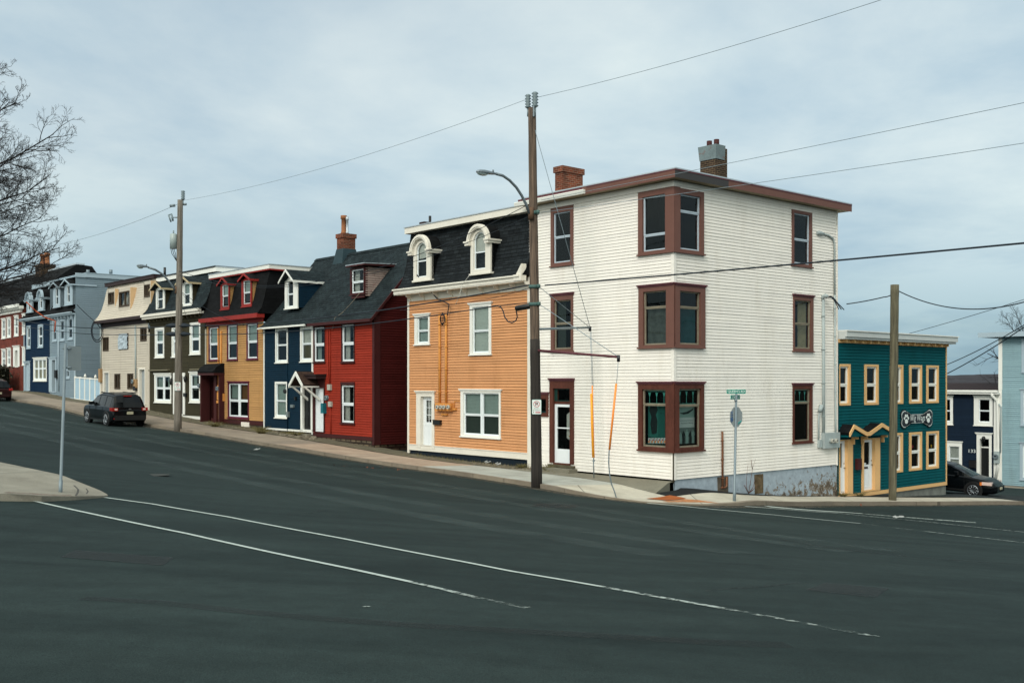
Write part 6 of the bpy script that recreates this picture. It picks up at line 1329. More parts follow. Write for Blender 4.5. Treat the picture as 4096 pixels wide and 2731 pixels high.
mb = MB(); a_ = Te.rect((257, 284, 1240, 1252), FC); mb.box(FC, a_[0], a_[1], -.09, -.085, a_[2], a_[3]); Te.part('door_notice', mb, signw)
mb = MB(); p = Te.zy(175, 380); mb.box(FC, p[0] - .15, p[0] + .1, -3, -2.7, zt2 + .2, zt2 + .5); Te.part('roof_vent', mb, galv)
def paw(m, fr, u, z, s, o, mi):
    m.disc(fr, u, o, z - s * .28, s * .36, .01, 12, mi, s * .30)
    for dx, dz, r in ((-.46, .10, .15), (-.19, .40, .17), (.19, .40, .17), (.46, .10, .15)): m.disc(fr, u + dx * s, o, z + dz * s, r * s, .01, 10, mi, r * s * 1.25)
for x, y, c_ in ((585, 1078, 'paw_grey'), (588, 1133, 'paw_red'), (692, 1075, 'paw_violet'), (712, 1128, 'paw_yellow')):
    mm_ = mat(c_, {'paw_grey': lin(60, 66, 66), 'paw_red': lin(150, 20, 60), 'paw_violet': lin(70, 66, 104), 'paw_yellow': lin(210, 160, 20)}[c_], .6, .1); m = MB(); u_, z_ = Te.zy(x, y); paw(m, FC, u_, z_, .10, -.07, 0); Te.part('paw_sticker', m, mm_)
# bone-shaped sign
def bone(m, fr, u0, u1, z0, z1, grow, o0, o1, mi):
    w, h = u1 - u0, z1 - z0; uc, zc_ = (u0 + u1) / 2, (z0 + z1) / 2; out = []
    top = [(-.33, .26), (.33, .26), (.345, .38), (.38, .50), (.43, .49), (.475, .40), (.497, .24), (.485, .10), (.472, .0)]
    q1 = [(x, y) for x, y in top[1:]]; right = q1 + [(x, -y) for x, y in reversed(q1[:-1])]
    full = right + [(-x, -y) for x, y in right]
    P2_ = [(uc + x * w, zc_ + y * h) for x, y in full]
    if grow: P2_ = [(uc + (u - uc) * (1 + grow / w * 2), zc_ + (z - zc_) * (1 + grow / h * 2)) for u, z in P2_]
    c = (uc, zc_); n_ = len(P2_)
    for i in range(n_):
        a, b_ = P2_[i], P2_[(i + 1) % n_]; m.q([fr.W(c[0], o1, c[1]), fr.W(a[0], o1, a[1]), fr.W(b_[0], o1, b_[1])], mi); m.q([fr.W(a[0], o0, a[1]), fr.W(b_[0], o0, b_[1]), fr.W(b_[0], o1, b_[1]), fr.W(a[0], o1, a[1])], mi)
a_ = Te.rect((870, 1620, 215, 650), FC, 'S'); m = MB(); bone(m, FC, *a_, .0, .02, .06, 0); bone(m, FC, a_[0] + .03, a_[1] - .03, a_[2] + .04, a_[3] - .04, 0, .061, .066, 2); bone(m, FC, a_[0] + .055, a_[1] - .055, a_[2] + .07, a_[3] - .07, 0, .067, .072, 1)
uc, zc_ = (a_[0] + a_[1]) / 2, (a_[2] + a_[3]) / 2; w_, h_ = a_[1] - a_[0], a_[3] - a_[2]
text(m, FC, 'Wig', uc - w_ * .135, zc_ - h_ * .01, w_ * .17, h_ * .46, .076, 2, .15); text(m, FC, 'Wags', uc + w_ * .115, zc_ - h_ * .01, w_ * .25, h_ * .46, .076, 2, .15)
paw(m, FC, uc - w_ * .345, zc_, w_ * .125, .073, 2); paw(m, FC, uc + w_ * .345, zc_, w_ * .125, .073, 2)
tag(m.build('shop_sign', [signk, signk, signw], None, loc=FC.W(uc, .03, zc_)), 'black bone-shaped sign reading Wig Wags with two paw prints on the teal shop', 'sign')

# ------------------------------------------------------------------ houses across the lower street
pL_ = pt(3995, 1525, 62.0); FX = Fr(pL_.x, pL_.y, ANG)
b = FX.W(-4, 0, 0)
Ik = House('ink_navy_house', 'dark ink navy house with white trim seen past the teal shop', 'house', (b.x, b.y, g(b.x, b.y)), FX, 'T')
Ik.window((985, 1108, 797, 992), 893, op=(1016, 1090, 820, 970), cas=white, cap=.05); Ik.window((770, 846, 797, 985), 893, op=(790, 830, 820, 965), cas=white, cap=.05)
Ik.window((800, 906, 1100, 1300), 1208, op=(820, 888, 1130, 1285), cas=white, cap=.06, blind=[('b', 0, 1, curtain)])
Ik.door((1003, 1102, 1045, 1345), (1024, 1085, 1142, 1338), white, black, transom=(1024, 1085, 1085, 1132), cap=.08, inset=.15)
zi0, zi1 = FX.uz(*zp('T', 1000, 1352))[1], FX.uz(*zp('T', 950, 785))[1]
Ik.wall(FX, zi0, zi1, -16, -.28, inknavy, course=.12); Ik.body(FX, -16, -.1, -8, -9, zi1, inknavy)
Ik.board([(-.28, -.0, -.02, .05, zi0, zi1)], white, 'corner_board'); Ik.board([(-16, .1, .0, .35, zi1, zi1 + .12), (-16, .1, .3, .42, zi1 + .12, zi1 + .25)], white, 'cornice')
Ik.board([(-16, 0, -.3, -.02, -9, zi0)], stone, 'foundation')
mb = MB(); zr_ = FX.uz(*zp('T', 950, 712), -4)[1]; mb.prismu(FX, [(.3, zi1 + .25), (-4, zr_), (-8.3, zi1 + .25)], -16, 0); Ik.part('roof', mb, mat('brown_felt_roof', lin(40, 27, 27), .9, .2, 2))
mb = MB(); u_, z_ = Ik.zy(985, 1161); text(mb, FX, '133', u_ - .1, z_, .42, .2, .06); Ik.part('house_number', mb, signw)
mb = MB(); u_, z_ = Ik.zy(978, 1243); mb.box(FX, u_ - .2, u_ + .2, .0, .15, z_ - .25, z_ + .2); Ik.part('mailbox', mb, black)
mb = MB(); u_, z_ = Ik.zy(1047, 1085, o=.2); mb.tube([FX.W(u_, .2, z_ + .2), FX.W(u_, .2, z_ + .1), FX.W(u_, .2, z_ - .15)], [.05, .13, .06], 6); Ik.part('wall_lantern', mb, black)
zi = lambda x, y, o=.08: FX.W(*(lambda q: (q[0], o, q[1]))(Ik.zy(x, y)))
Ik.pipe([zi(1118, 770, .3), zi(1118, 795, .3), zi(1140, 830), zi(1150, 1240), zi(1130, 1340)], .09, white, 'downpipe')
b = FX.W(4, 0, 0)
Ic = House('ice_blue_house', 'pale ice blue clapboard house at the right edge of the picture', 'house', (b.x, b.y, g(b.x, b.y)), FX, 'T')
for r_, rl in (((1300, 1405, 422, 640), 530), ((1293, 1400, 755, 992), 870), ((1288, 1395, 1108, 1352), 1230)): Ic.window(r_, rl, cas=paleblue2, cap=.05, cw=.15, sw=.08)
zj0, zj1 = FX.uz(*zp('T', 1180, 1385))[1], FX.uz(*zp('T', 1170, 410))[1]
Ic.wall(FX, zj0, zj1, .2, 12, iceblue, course=.115); Ic.body(FX, .05, 12, -9, -9, zj1, iceblue)
Ic.board([(.0, .22, -.02, .05, zi1 + .3, zj1), (.0, .0 + .2, -.02, .04, zj0, zi1 + .3)], white, 'corner_board')
Ic.board([(-.9, 12.3, -9, .5, zj1, zj1 + .1), (-1.0, 12.3, .5, .56, zj1, zj1 + .28)], paleblue2, 'eave'); Ic.board([(-1.0, 12.3, -9.2, .5, zj1 + .101, zj1 + .22)], mat('dark_roof_felt', lin(70, 74, 76), .9, .1), 'roof')
Ic.board([(0, 12, -.3, -.02, -9, zj0)], concrete, 'foundation')
mb = MB(); u_, z_ = Ic.zy(1142, 1195); mb.box(FX, u_ - .15, u_ + .15, .05, .25, z_ - .4, z_ + .3, 0); meter(mb, FX, u_, z_, .25, .15, 0); Ic.part('meter_box', mb, [steelgrey, galv, signk])
Ic.pipe([zi(1152, 850), zi(1165, 870), zi(1160, 1170)], .05, steelgrey)
# ------------------------------------------------------------------ utility poles
NO = Vector((-.755, -.655, 0)); EX = Vector((.655, -.755, 0)); FV = Fr(0, 0, 0)
def wood(name, c0, c1):
    m = bpy.data.materials.new(name); m.use_nodes = True; t = m.node_tree; t.nodes.clear()
    bs = N(t, 'ShaderNodeBsdfPrincipled', Roughness=.9); o = N(t, 'ShaderNodeOutputMaterial'); t.links.new(bs.outputs[0], o.inputs[0])
    co = N(t, 'ShaderNodeTexCoord'); mp = N(t, 'ShaderNodeMapping'); mp.inputs['Scale'].default_value = (14, 14, .5); t.links.new(co.outputs['Object'], mp.inputs[0])
    a = N(t, 'ShaderNodeTexNoise', Scale=1.6, Detail=6.0, Roughness=.65); t.links.new(mp.outputs[0], a.inputs['Vector'])
    rp = N(t, 'ShaderNodeValToRGB'); ramp(rp, .34, c0, .66, c1); t.links.new(a.outputs[0], rp.inputs[0]); t.links.new(rp.outputs[0], bs.inputs['Base Color'])
    bp = N(t, 'ShaderNodeBump', Strength=.7, Distance=.02); t.links.new(a.outputs[0], bp.inputs['Height']); t.links.new(bp.outputs[0], bs.inputs['Normal'])
    return m
wood_b = wood('creosote_wood', lin(40, 32, 27), lin(120, 100, 84)); wood_g = wood('grey_weathered_wood', lin(74, 68, 60), lin(134, 126, 116)); wood_y = wood('greenish_weathered_wood', lin(58, 54, 42), lin(112, 106, 84))
wood_d = wood('dark_creosote', lin(24, 20, 18), lin(50, 43, 38))
def pole(name, label, bx, by, tx, ty, r0, r1, m, m2=None, split=None, dz=KU):
    b = hit(bx, by, dz); b.z = (HZ - by) / F * b.y; top = pt(tx, ty, b.y); rt = thing(name, label, 'utility pole', b)
    n = 26; P = [b.lerp(top, i / n) - Vector((0, 0, .3 if i == 0 else 0)) for i in range(n + 1)]; Rr = [(r0 + (r1 - r0) * i / n) * (1 + .02 * math.sin(i * 2.3)) for i in range(n + 1)]
    mb = MB(); mb.tube(P, Rr, 18); mb.build('shaft', m, rt)
    if m2: k = int(n * split); mb = MB(); mb.tube(P[:k + 1], [x + .004 for x in Rr[:k + 1]], 18); mb.build('treated_base', m2, rt)
    return rt, b, top
def insulator(rt, p, s=1.0, n=5, name='insulator'):
    mb = MB(); P = []; Q = []
    for i in range(n * 2 + 1): P.append(p + Vector((0, 0, .42 * s * i / (n * 2)))); Q.append((.10 if i % 2 else .055) * s)
    mb.tube([p - Vector((0, 0, .25 * s)), p], .03 * s, 6); mb.tube(P, Q, 12); return mb.build(name, porc, rt)
p1, B1, T1 = pole('utility_pole', 'tall brown wooden utility pole in front of the seam between orange and white buildings', 2147, 1933, 2128, 433, .165, .118, wood_b, wood_d, .42)
insulator(p1, pt(2112, 434, B1.y), 1.0); insulator(p1, pt(2140, 430, B1.y - .1), 1.1)
mb = MB(); mb.box(FV, pt(2131, 0, B1.y).x, pt(2137, 0, B1.y).x, -B1.y + .13, -B1.y + .18, pt(0, 472, B1.y).z, pt(0, 430, B1.y).z); mb.build('bracket', galv, p1)
for y in (852, 1147, 1217):
    z = pt(0, y, B1.y).z; c = B1.lerp(T1, (z - B1.z) / (T1.z - B1.z)); mb = MB(); mb.tube([c - Vector((0, 0, .05)), c + Vector((0, 0, .05))], .165, 16); mb.tube([c + EX * -.22, c + EX * .22], .03, 6); mb.tube([c + EX * .2 + Vector((0, 0, -.05)), c + EX * .2 + Vector((0, 0, .06))], .055, 8); mb.build('clamp', mat('aged_hardware', lin(70, 96, 92), .6, .3, 8), p1)
p2, B2, T2 = pole('utility_pole', 'grey wooden utility pole with transformer standing before the olive house', 711, 1714, 721, 800, .19, .13, wood_g)
insulator(p2, pt(732, 800, B2.y), 1.1)
mb = MB(); c = pt(700, 822, B2.y); mb.tube([c, c + Vector((-.25, 0, -.02))], .07, 8); mb.tube([pt(735, 818, B2.y), pt(746, 817, B2.y)], .06, 8); mb.build('bracket', galv, p2)
tf = thing('transformer', 'pale grey pole transformer drum hung on the far utility pole', 'transformer', pt(695, 995, B2.y)); mb = MB(); a, b = pt(694, 995, B2.y - .05), pt(694, 938, B2.y - .05)
mb.tube([a, b, b + Vector((0, 0, .04))], [.175, .175, .12], 16); mb.build('tank', mat('transformer_grey', lin(150, 162, 160), .4, .08, 3), tf); mb = MB(); mb.tube([b, b + Vector((0, 0, .2))], .035, 8); mb.build('bushing', porc, tf); mb = MB()
for k in range(3): mb.tube([a + Vector((-.1 + .07 * k, -.1, 0)), a + Vector((-.05 + .09 * k, -.1, -.25)), a + Vector((.13, .05, -.6))], .015, 5)
mb.build('leads', wirem, tf)
fc = thing('fuse_cutout', 'small fuse cutout with white frame beside the top of the far utility pole', 'fuse', pt(682, 875, B2.y)); mb = MB(); mb.tube([pt(674, 860, B2.y), pt(684, 888, B2.y)], .04, 6); mb.tube([pt(686, 858, B2.y), pt(692, 884, B2.y)], .05, 6); mb.tube([pt(674, 860, B2.y), pt(688, 856, B2.y)], .03, 6); mb.tube([pt(690, 870, B2.y), pt(712, 870, B2.y)], .03, 6); mb.build('frame', porc, fc)
for zz in (1302, 1336):
    c = pt(713, zz, B2.y); mb = MB(); mb.tube([c - Vector((.6, 0, 0)), c - Vector((.3, 0, 0)), c, c + Vector((.3, 0, 0)), c + Vector((.6, 0, 0))], [.05, .12, .08, .12, .05], 8); mb.build('clamp', wirem, p2)
p3, B3, T3 = pole('utility_pole', 'bare greenish wooden pole without crossarms in front of the teal shop', 3570, 2000, 3579, 1139, .135, .15, wood_y)
# ------------------------------------------------------------------ street lamps
def lamp(label, base, Xs, d0, r, head):
    def at(X, Y):
        k = (X - CX) / F; L = (d0.x - k * d0.y) / (.755 - k * .655 + 0.0) ; p = d0 + NO * L; return Vector((p.x, p.y, (HZ - Y) / F * p.y))
    t = thing('street_lamp', label, 'street lamp', at(*Xs[0])); mb = MB(); mb.tube([at(*q_) for q_ in Xs], r, 10); mb.build('arm', lampgrey, t)
    a, b = at(*head[0]), at(*head[1]); ax = (b - a); mb = MB(); prof = [(0, .5), (.12, .75), (.3, 1.0), (.6, 1.25), (.82, 1.1), (.95, .75), (1, .25)]; R0 = r * 2.1
    sd_ = EX; base_i = len(mb.v); rings = []
    for f, k in prof:
        c = a + ax * f; rings.append([c + sd_ * (R0 * k * math.cos(t_)) + Vector((0, 0, 1)) * (R0 * .75 * k * max(-.35, math.sin(t_))) for t_ in [i * 2 * math.pi / 14 for i in range(14)]])
    for r0, r1 in zip(rings, rings[1:]):
        for i in range(14): mb.q([r0[i], r0[(i + 1) % 14], r1[(i + 1) % 14], r1[i]], 0, True)
    mb.q(rings[-1]); mb.q(rings[0]); mb.build('lamp_head', lampgrey, t)
    mb = MB(); c = a + ax * .70; rr = []
    for j, (k, dz) in enumerate(((1.0, -.25), (.92, -.7), (.6, -1.1), (.2, -1.25))): rr.append([c + ax * (.27 * k * math.cos(t_)) + sd_ * (R0 * 1.0 * k * math.sin(t_)) + Vector((0, 0, dz * R0 * .9)) for t_ in [i * 2 * math.pi / 14 for i in range(14)]])
    for r0, r1 in zip(rr, rr[1:]):
        for i in range(14): mb.q([r0[i], r0[(i + 1) % 14], r1[(i + 1) % 14], r1[i]], 0, True)
    mb.build('lens', mat('lamp_glass', lin(150, 165, 165), .1, .1, 8, spec=.8), t)
    mb = MB(); c = a + ax * .18 + Vector((0, 0, R0 * .5)); mb.tube([c, c + Vector((0, 0, R0 * .8))], R0 * .3, 8); mb.build('photocell', lampgrey, t)
    mb = MB(); c = at(*Xs[0]); mb.tube([c - Vector((0, 0, .18)) - NO * .08, c + Vector((0, 0, .18)) - NO * .08], .09, 6); mb.build('bracket', mat('rusty_bracket', lin(96, 74, 58), .8, .3, 8), t)
q1 = lambda x, y: (1850 + x / 2.4117, 350 + y / 2.4117)
lamp('grey cobra head street lamp curving left from the tall brown pole', B1, [q1(642, 1212), q1(612, 1125), q1(572, 1045), q1(520, 965), q1(455, 897), q1(390, 852), q1(325, 834)], B1, .042, (q1(330, 838), q1(134, 812)))
lamp('slim grey street lamp curving left from the pole by the olive house', B2, [(700, 1160), (690, 1145), (672, 1120), (650, 1097), (622, 1079), (592, 1069)], B2, .05, ((594, 1069), (547, 1063)))
# ------------------------------------------------------------------ signs
def rrect(u0, u1, z0, z1, r, n=5):
    o = []
    for cx, cz, a0 in ((u1 - r, z1 - r, 0), (u0 + r, z1 - r, 90), (u0 + r, z0 + r, 180), (u1 - r, z0 + r, 270)):
        for i in range(n + 1): a = R(a0 + 90 * i / n); o.append((cx + r * math.cos(a), cz + r * math.sin(a)))
    return o
def ring_(m, fr, uc, zc_, r0, r1, o, th, mi, n=28):
    for i in range(n):
        a, b = 2 * math.pi * i / n, 2 * math.pi * (i + 1) / n; m.prism(fr, [(uc + r0 * math.cos(a), zc_ + r0 * math.sin(a)), (uc + r1 * math.cos(a), zc_ + r1 * math.sin(a)), (uc + r1 * math.cos(b), zc_ + r1 * math.sin(b)), (uc + r0 * math.cos(b), zc_ + r0 * math.sin(b))], o, o + th, mi)
def nopark(label, X, Y, d, w, h):
    p = pt(X, Y, d); fr = Fr(p.x, p.y, R(2)); m = MB(); z = p.z; k = w / .30
    m.prism(fr, rrect(-w / 2, w / 2, z - h / 2, z + h / 2, .03 * k), 0, .004, 3); m.prism(fr, rrect(-w / 2 + .008 * k, w / 2 - .008 * k, z - h / 2 + .008 * k, z + h / 2 - .008 * k, .026 * k), .0041, .006, 0)
    zc_ = z + h * .19; rr = w * .33; ring_(m, fr, 0, zc_, rr * .84, rr, .0062, .001, 1)
    text(m, fr, 'P', 0.004, zc_, rr * .85, rr * 1.15, .0078, 2, bold=.02)
    a = R(-45); dx, dz = math.cos(a), math.sin(a); m.prism(fr, [(dx * rr * .88 - dz * rr * .07, zc_ + dz * rr * .88 + dx * rr * .07), (-dx * rr * .88 - dz * rr * .07, zc_ - dz * rr * .88 + dx * rr * .07), (-dx * rr * .88 + dz * rr * .07, zc_ - dz * rr * .88 - dx * rr * .07), (dx * rr * .88 + dz * rr * .07, zc_ + dz * rr * .88 - dx * rr * .07)], .0082, .009, 1)
    text(m, fr, 'EXCEPT', 0, z - h * .10, w * .56, h * .07, .0078, 2); text(m, fr, 'BY PERMIT', 0, z - h * .225, w * .78, h * .075, .0078, 2)
    m.prism(fr, [(-w * .37, z - h * .36), (-w * .31, z - h * .41), (-w * .25, z - h * .36), (-w * .31, z - h * .31)], .0062, .0078, 2)
    m.box(fr, -w * .12, w * .40, .0062, .0075, z - h * .41, z - h * .32, 1); text(m, fr, 'AREA 10', w * .14, z - h * .365, w * .44, h * .05, .0085, 0)
    return tag(m.build('parking_sign', [signw, signr, signk, signg], None, loc=(p.x, p.y, z)), label, 'parking sign')
nopark('no parking except by permit sign on the dark pole beside the orange house', 2146.5, 1627, B1.y - .185, .29, .45)
nopark('no parking sign low on the grey pole with the transformer', 710.5, 1545, B2.y - .2, .29, .43)
bs_ = hit(2937, 2005, .08); tp = pt(2945, 1570, bs_.y)
ss = thing('street_sign_post', 'galvanised post with green street name plates and a stop sign seen from behind', 'street sign', bs_)
mb = MB(); P = [bs_ - Vector((0, 0, .1)), bs_.lerp(tp, .12), bs_.lerp(tp, .125), bs_.lerp(tp, .98)]; mb.tube(P, [.048, .048, .038, .036], 12); mb.build('post', galv, ss)
def plate_(txt, X0, X1, Y0, Y1, ang, o, tw):
    c = pt((X0 + X1) / 2, (Y0 + Y1) / 2, bs_.y); fr = Fr(c.x, c.y, R(ang)); w = (X1 - X0) / F * bs_.y / math.cos(R(ang)); h = (Y1 - Y0) / F * bs_.y; m = MB()
    m.prism(fr, rrect(-w / 2, w / 2, c.z - h / 2, c.z + h / 2, .025), -.004, .004, 1); m.prism(fr, rrect(-w / 2 + .006, w / 2 - .006, c.z - h / 2 + .006, c.z + h / 2 - .006, .02), .0041, .006, 0)
    text(m, fr, txt, 0, c.z, w * tw, h * .68, .008, 2, bold=.004); m.build('name_plate', [signg, mat('sign_green_edge', lin(120, 200, 180), .4, .05), mat('sign_letter_white', lin(220, 235, 225), .4, .03)], ss)
plate_("QUEEN'S RD", 2906, 2983, 1557, 1574.5, 2, 0, .88); plate_('CATHEDRAL ST', 2916, 2966.5, 1579, 1597, 50, 0, .84)
mb = MB(); c = pt(2945, 1577, bs_.y); mb.tube([c - Vector((0, 0, .03)), c + Vector((0, 0, .02))], .03, 8); c = pt(2943, 1600, bs_.y); mb.tube([c - Vector((0, 0, .04)), c + Vector((0, 0, .03))], .042, 8); mb.build('bracket', galv, ss)
c = pt(2944.5, 1667, bs_.y + .06); fr = Fr(c.x, c.y, R(40)); rr = 79 / F * bs_.y / 2; ap = rr / math.cos(R(22.5)); m = MB()
m.prism(fr, [(ap * math.cos(R(22.5 + 45 * i)), c.z + ap * math.sin(R(22.5 + 45 * i))) for i in range(8)], -.002, .002); st_ = m.build('stop_sign', mat('sign_back_metal', lin(150, 156, 156), .5, .06, 6, metallic=.2), ss); st_['label'] = 'grey back of an octagonal stop sign with graffiti'
m = MB()
for a, b in (((-.24, .17), (-.20, .06)), ((-.17, .18), (-.20, .06)), ((-.26, .06), (-.15, .05)), ((-.2, .06), (-.2, -.02)), ((-.25, .02), (-.16, .0)), ((-.26, -.03), (-.16, -.03)), ((-.26, -.03), (-.25, -.1)), ((-.16, -.03), (-.17, -.1)), ((-.27, -.1), (-.15, -.09)), ((-.21, -.03), (-.21, -.17)), ((-.24, -.06), (-.18, -.07)), ((-.27, -.14), (-.16, -.12))):
    m.tube([fr.W(a[0], .004, c.z + a[1]), fr.W(b[0], .004, c.z + b[1])], .008, 5)
m.build('graffiti', signb, st_); m = MB()
for i in range(6): x0 = .08 + i * .028; m.tube([fr.W(x0, .004, c.z - .20 + i * .012), fr.W(x0 + .03, .004, c.z - .16 + i * .012), fr.W(x0 + .012, .004, c.z - .24 + i * .014)], .006, 5)
m.build('graffiti', signc, st_)
lb_ = hit(241, 1956, .11); lt = pt(263, 1375, lb_.y)
ls = thing('sign_post', 'leaning steel signpost on the traffic island with a plate seen edge-on', 'sign post', lb_); mb = MB(); mb.tube([lb_ - Vector((0, 0, .1)), lb_.lerp(lt, .1), lb_.lerp(lt, .101), lt], [.034, .034, .026, .026], 10); mb.build('post', galv, ls)
c = pt(267, 1432, lb_.y + .02); fr = Fr(c.x, c.y, R(68)); m = MB(); m.prism(fr, rrect(.02, .34, c.z - .22, c.z + .22, .03), -.002, .002); m.build('plate', mat('sign_back_metal', lin(150, 156, 156)), ls); m = MB()
for zz in (-.17, .17): m.tube([c + Vector((-.07, 0, zz)), c + Vector((.08, .02, zz))], .02, 6)
m.build('bracket', galv, ls)
# ------------------------------------------------------------------ guy wires with guards and their strut bars
g1a = pt(2376, 1902, 33.9); g1t = Vector((pt(2360, 1310, g1a.y).x, g1a.y, pt(2360, 1310, g1a.y).z)); ptop = B1.lerp(T1, (pt(0, 523, B1.y).z - B1.z) / (T1.z - B1.z))
g2a = hit(2471, 1982, .1); g2t = pt(2474, 1427, g2a.y); dg = g2a.y
def pb(y): z = pt(0, y, B1.y).z; return B1.lerp(T1, (z - B1.z) / (T1.z - B1.z))
t = thing('guy_wire', 'guy wire with twin yellow guards nearest the white door', 'guy wire', g1a)
m = MB(); m.tube([ptop + EX * .12, g1t], .010, 5); m.tube([g1t, pt(2369, 1545, g1a.y)], .008, 5); m.tube([g1t + Vector((.03, 0, 0)), pt(2373, 1545, g1a.y)], .008, 5); m.build('cable', wireg, t)
P_y = lambda X, Y, d: pt(X, Y, d)
m = MB(); m.tube([P_y(2369, 1542, g1a.y), P_y(2371, 1650, g1a.y), P_y(2376, 1829, g1a.y)], .024, 8); m.build('guard', oguard, t); m = MB(); m.tube([P_y(2365, 1574, g1a.y - .1), P_y(2368, 1700, g1a.y - .1), P_y(2372.5, 1829, g1a.y - .1)], .036, 8); m.build('guard', yguard, t)
m = MB(); m.tube([P_y(2375, 1829, g1a.y), P_y(2374, 1846, g1a.y), g1a - Vector((0, 0, .1))], .018, 6); ring_(m, Fr(P_y(2375, 1842, g1a.y).x, g1a.y, 0), 0, P_y(0, 1842, g1a.y).z, .02, .045, -.01, .02, 0, 10); m.build('anchor_rod', galv, t)
t = thing('strut_bar', 'upper grey steel strut from the pole to the yellow guyed wire', 'strut', pb(1317)); m = MB(); m.tube([pb(1317), g1t - Vector((.05, .05, 0))], .038, 10); m.build('bar', galv, t); m = MB(); m.tube([g1t + Vector((0, 0, .04)), g1t - Vector((0, 0, .12))], .045, 8); m.build('end_clamp', signk, t)
t = thing('guy_wire', 'guy wire with a single orange guard leaning towards the kerb', 'guy wire', g2a)
m = MB(); m.tube([pb(1212) + EX * .12, g2t], .010, 5); m.tube([pb(1141) + EX * .12, g1t], .010, 5); m.tube([g2t, P_y(2466, 1538, dg)], .008, 5); m.build('cable', wireg, t); m = MB(); m.tube([P_y(2465, 1534, dg), P_y(2452, 1660, dg), P_y(2438, 1798, dg)], .03, 8); m.build('guard', oguard, t)
m = MB(); m.tube([P_y(2437, 1798, dg), P_y(2436, 1811, dg), P_y(2435, 1850, dg), P_y(2438, 1895, dg), P_y(2446, 1935, dg), P_y(2458, 1965, dg), g2a - Vector((0, 0, .1))], .017, 6); m.build('anchor_rod', galv, t)
t = thing('strut_bar', 'lower plum coloured strut from the pole to the orange guyed wire', 'strut', pb(1401)); m = MB(); m.tube([pb(1401), g2t - EX * .05], [.045, .034], 10); m.build('bar', plum, t); m = MB(); m.tube([g2t + Vector((0, 0, .05)), g2t - Vector((0, 0, .14))], .045, 8); m.build('end_clamp', signk, t)
# ------------------------------------------------------------------ wires
def wire(label, pts, r, sag=0.0, m=wirem, name='power_line', cat='cable', n=24):
    mb = MB()
    for a, b in zip(pts, pts[1:]):
        P = [a.lerp(b, i / n) - Vector((0, 0, sag * 4 * (i / n) * (1 - i / n))) for i in range(n + 1)]; mb.tube(P, r, 5)
    return tag(mb.build(name, m, None, loc=pts[0]), label, cat)
dR = 20.9
def ext(p, q_, k=1.6): return p + (q_ - p) * k
top_r = pt(3328, 0, 23); pl2 = Vector((-36, 75, 0))
wire('thin top wire crossing the whole sky over both tall poles', [ext(pt(2140, 392, B1.y), top_r, 2.0), pt(2140, 392, B1.y), pt(2112, 396, B1.y), pt(728, 803, B2.y)], .007, .35, wireg)
wire('thin top wire running left from the transformer pole past the bare tree', [pt(715, 815, B2.y), Vector((-36, 75, 9.5))], .010, .5, wireg)
wire('upper thin wire leaving the tall pole to the right above the roof', [pt(2165, 801, B1.y), ext(pt(2165, 801, B1.y), pt(4096, 400, dR))], .007, .06, wireg)
wire('second thin wire leaving the tall pole to the right across the roof corner', [pt(2155, 851, B1.y), ext(pt(2155, 851, B1.y), pt(4096, 554, dR))], .007, .10, wireg)
wire('thick black cable running right across the white building front', [pt(2180, 1141, B1.y), ext(pt(2180, 1141, B1.y), pt(4096, 961, dR))], .022, .06)
wire('thick black cable from the tall pole left over the orange house front', [pt(2125, 1138, B1.y), pt(712, 1303, B2.y), Vector((-36, 75, 4.5))], .024, .35)
wire('lower black cable left from the splice case past the red house', [pt(1985, 1223, B1.y + 1.0), pt(712, 1336, B2.y), Vector((-36, 75, 4.1))], .018, .30)
wire('short thin carrier wire holding the black splice case', [pt(2130, 1208, B1.y), pt(1900, 1236, B1.y + 2.2)], .012, .0)
a, b = pt(2064, 1234, B1.y + .35), pt(2124, 1223, B1.y + .05)
sp_ = thing('splice_case', 'fat black cable splice case hanging beside the tall pole', 'cable box', a); m = MB(); m.tube([a, a.lerp(b, .05), a.lerp(b, .95), b], [.07, .09, .09, .07], 12); m.build('case', black, sp_)
m = MB(); L = [(1988, 1223), (2004, 1228), (2013, 1245), (2019, 1268), (2032, 1286), (2048, 1291), (2063, 1283), (2069, 1268), (2067, 1252), (2064, 1240)]; m.tube([pt(x, y, B1.y + .8 - .05 * i) for i, (x, y) in enumerate(L)], .02, 6); m.build('drip_loop', wirem, sp_)
for k, (y0, y1, sg) in enumerate(((1082, 814, 1.5), (1098, 863, 1.3))):
    wire(('upper' if k == 0 else 'lower') + ' twisted wire sagging between the two poles above the dormers', [pt(2122, y1, B1.y), pt(712, y0, B2.y)], 0.009 if k else .011, sg)
for k, (x1, y1, d1, w_) in enumerate(((1060, 1318, 51.6, 'navy house corner'), (905, 1290, 55.6, 'yellow house front'), (768, 1300, 60.5, 'olive house upper window'))):
    wire('thin service wire from the transformer pole to the ' + w_, [pt(716, 1160, B2.y), pt(x1, y1, d1)], .010, .35, name='service_wire')
wire('black service cable dropping from the left arched dormer to the ochre conduits', [pt(1625, 1000, 42.4), pt(1668, 1100, 42.0), pt(1747, 1193, 41.2), pt(1796, 1217, 40.6), pt(1789, 1262, 40.7)], .022, .0, name='service_wire', n=4)
wire('thin twin wires slanting from the tall pole to the orange conduits', [pt(2120, 1150, B1.y), pt(1900, 1204, B1.y + 3.5), pt(1600, 1240, 42.5)], .009, .05, name='service_wire')
wire('pale loose cord hanging from the right arched dormer over the cornice', [pt(1880, 1098, 39.0), pt(1848, 1140, 39.2), pt(1838, 1180, 39.0), pt(1822, 1218, 39.6)], .009, .0, curtain, name='service_wire', n=3)
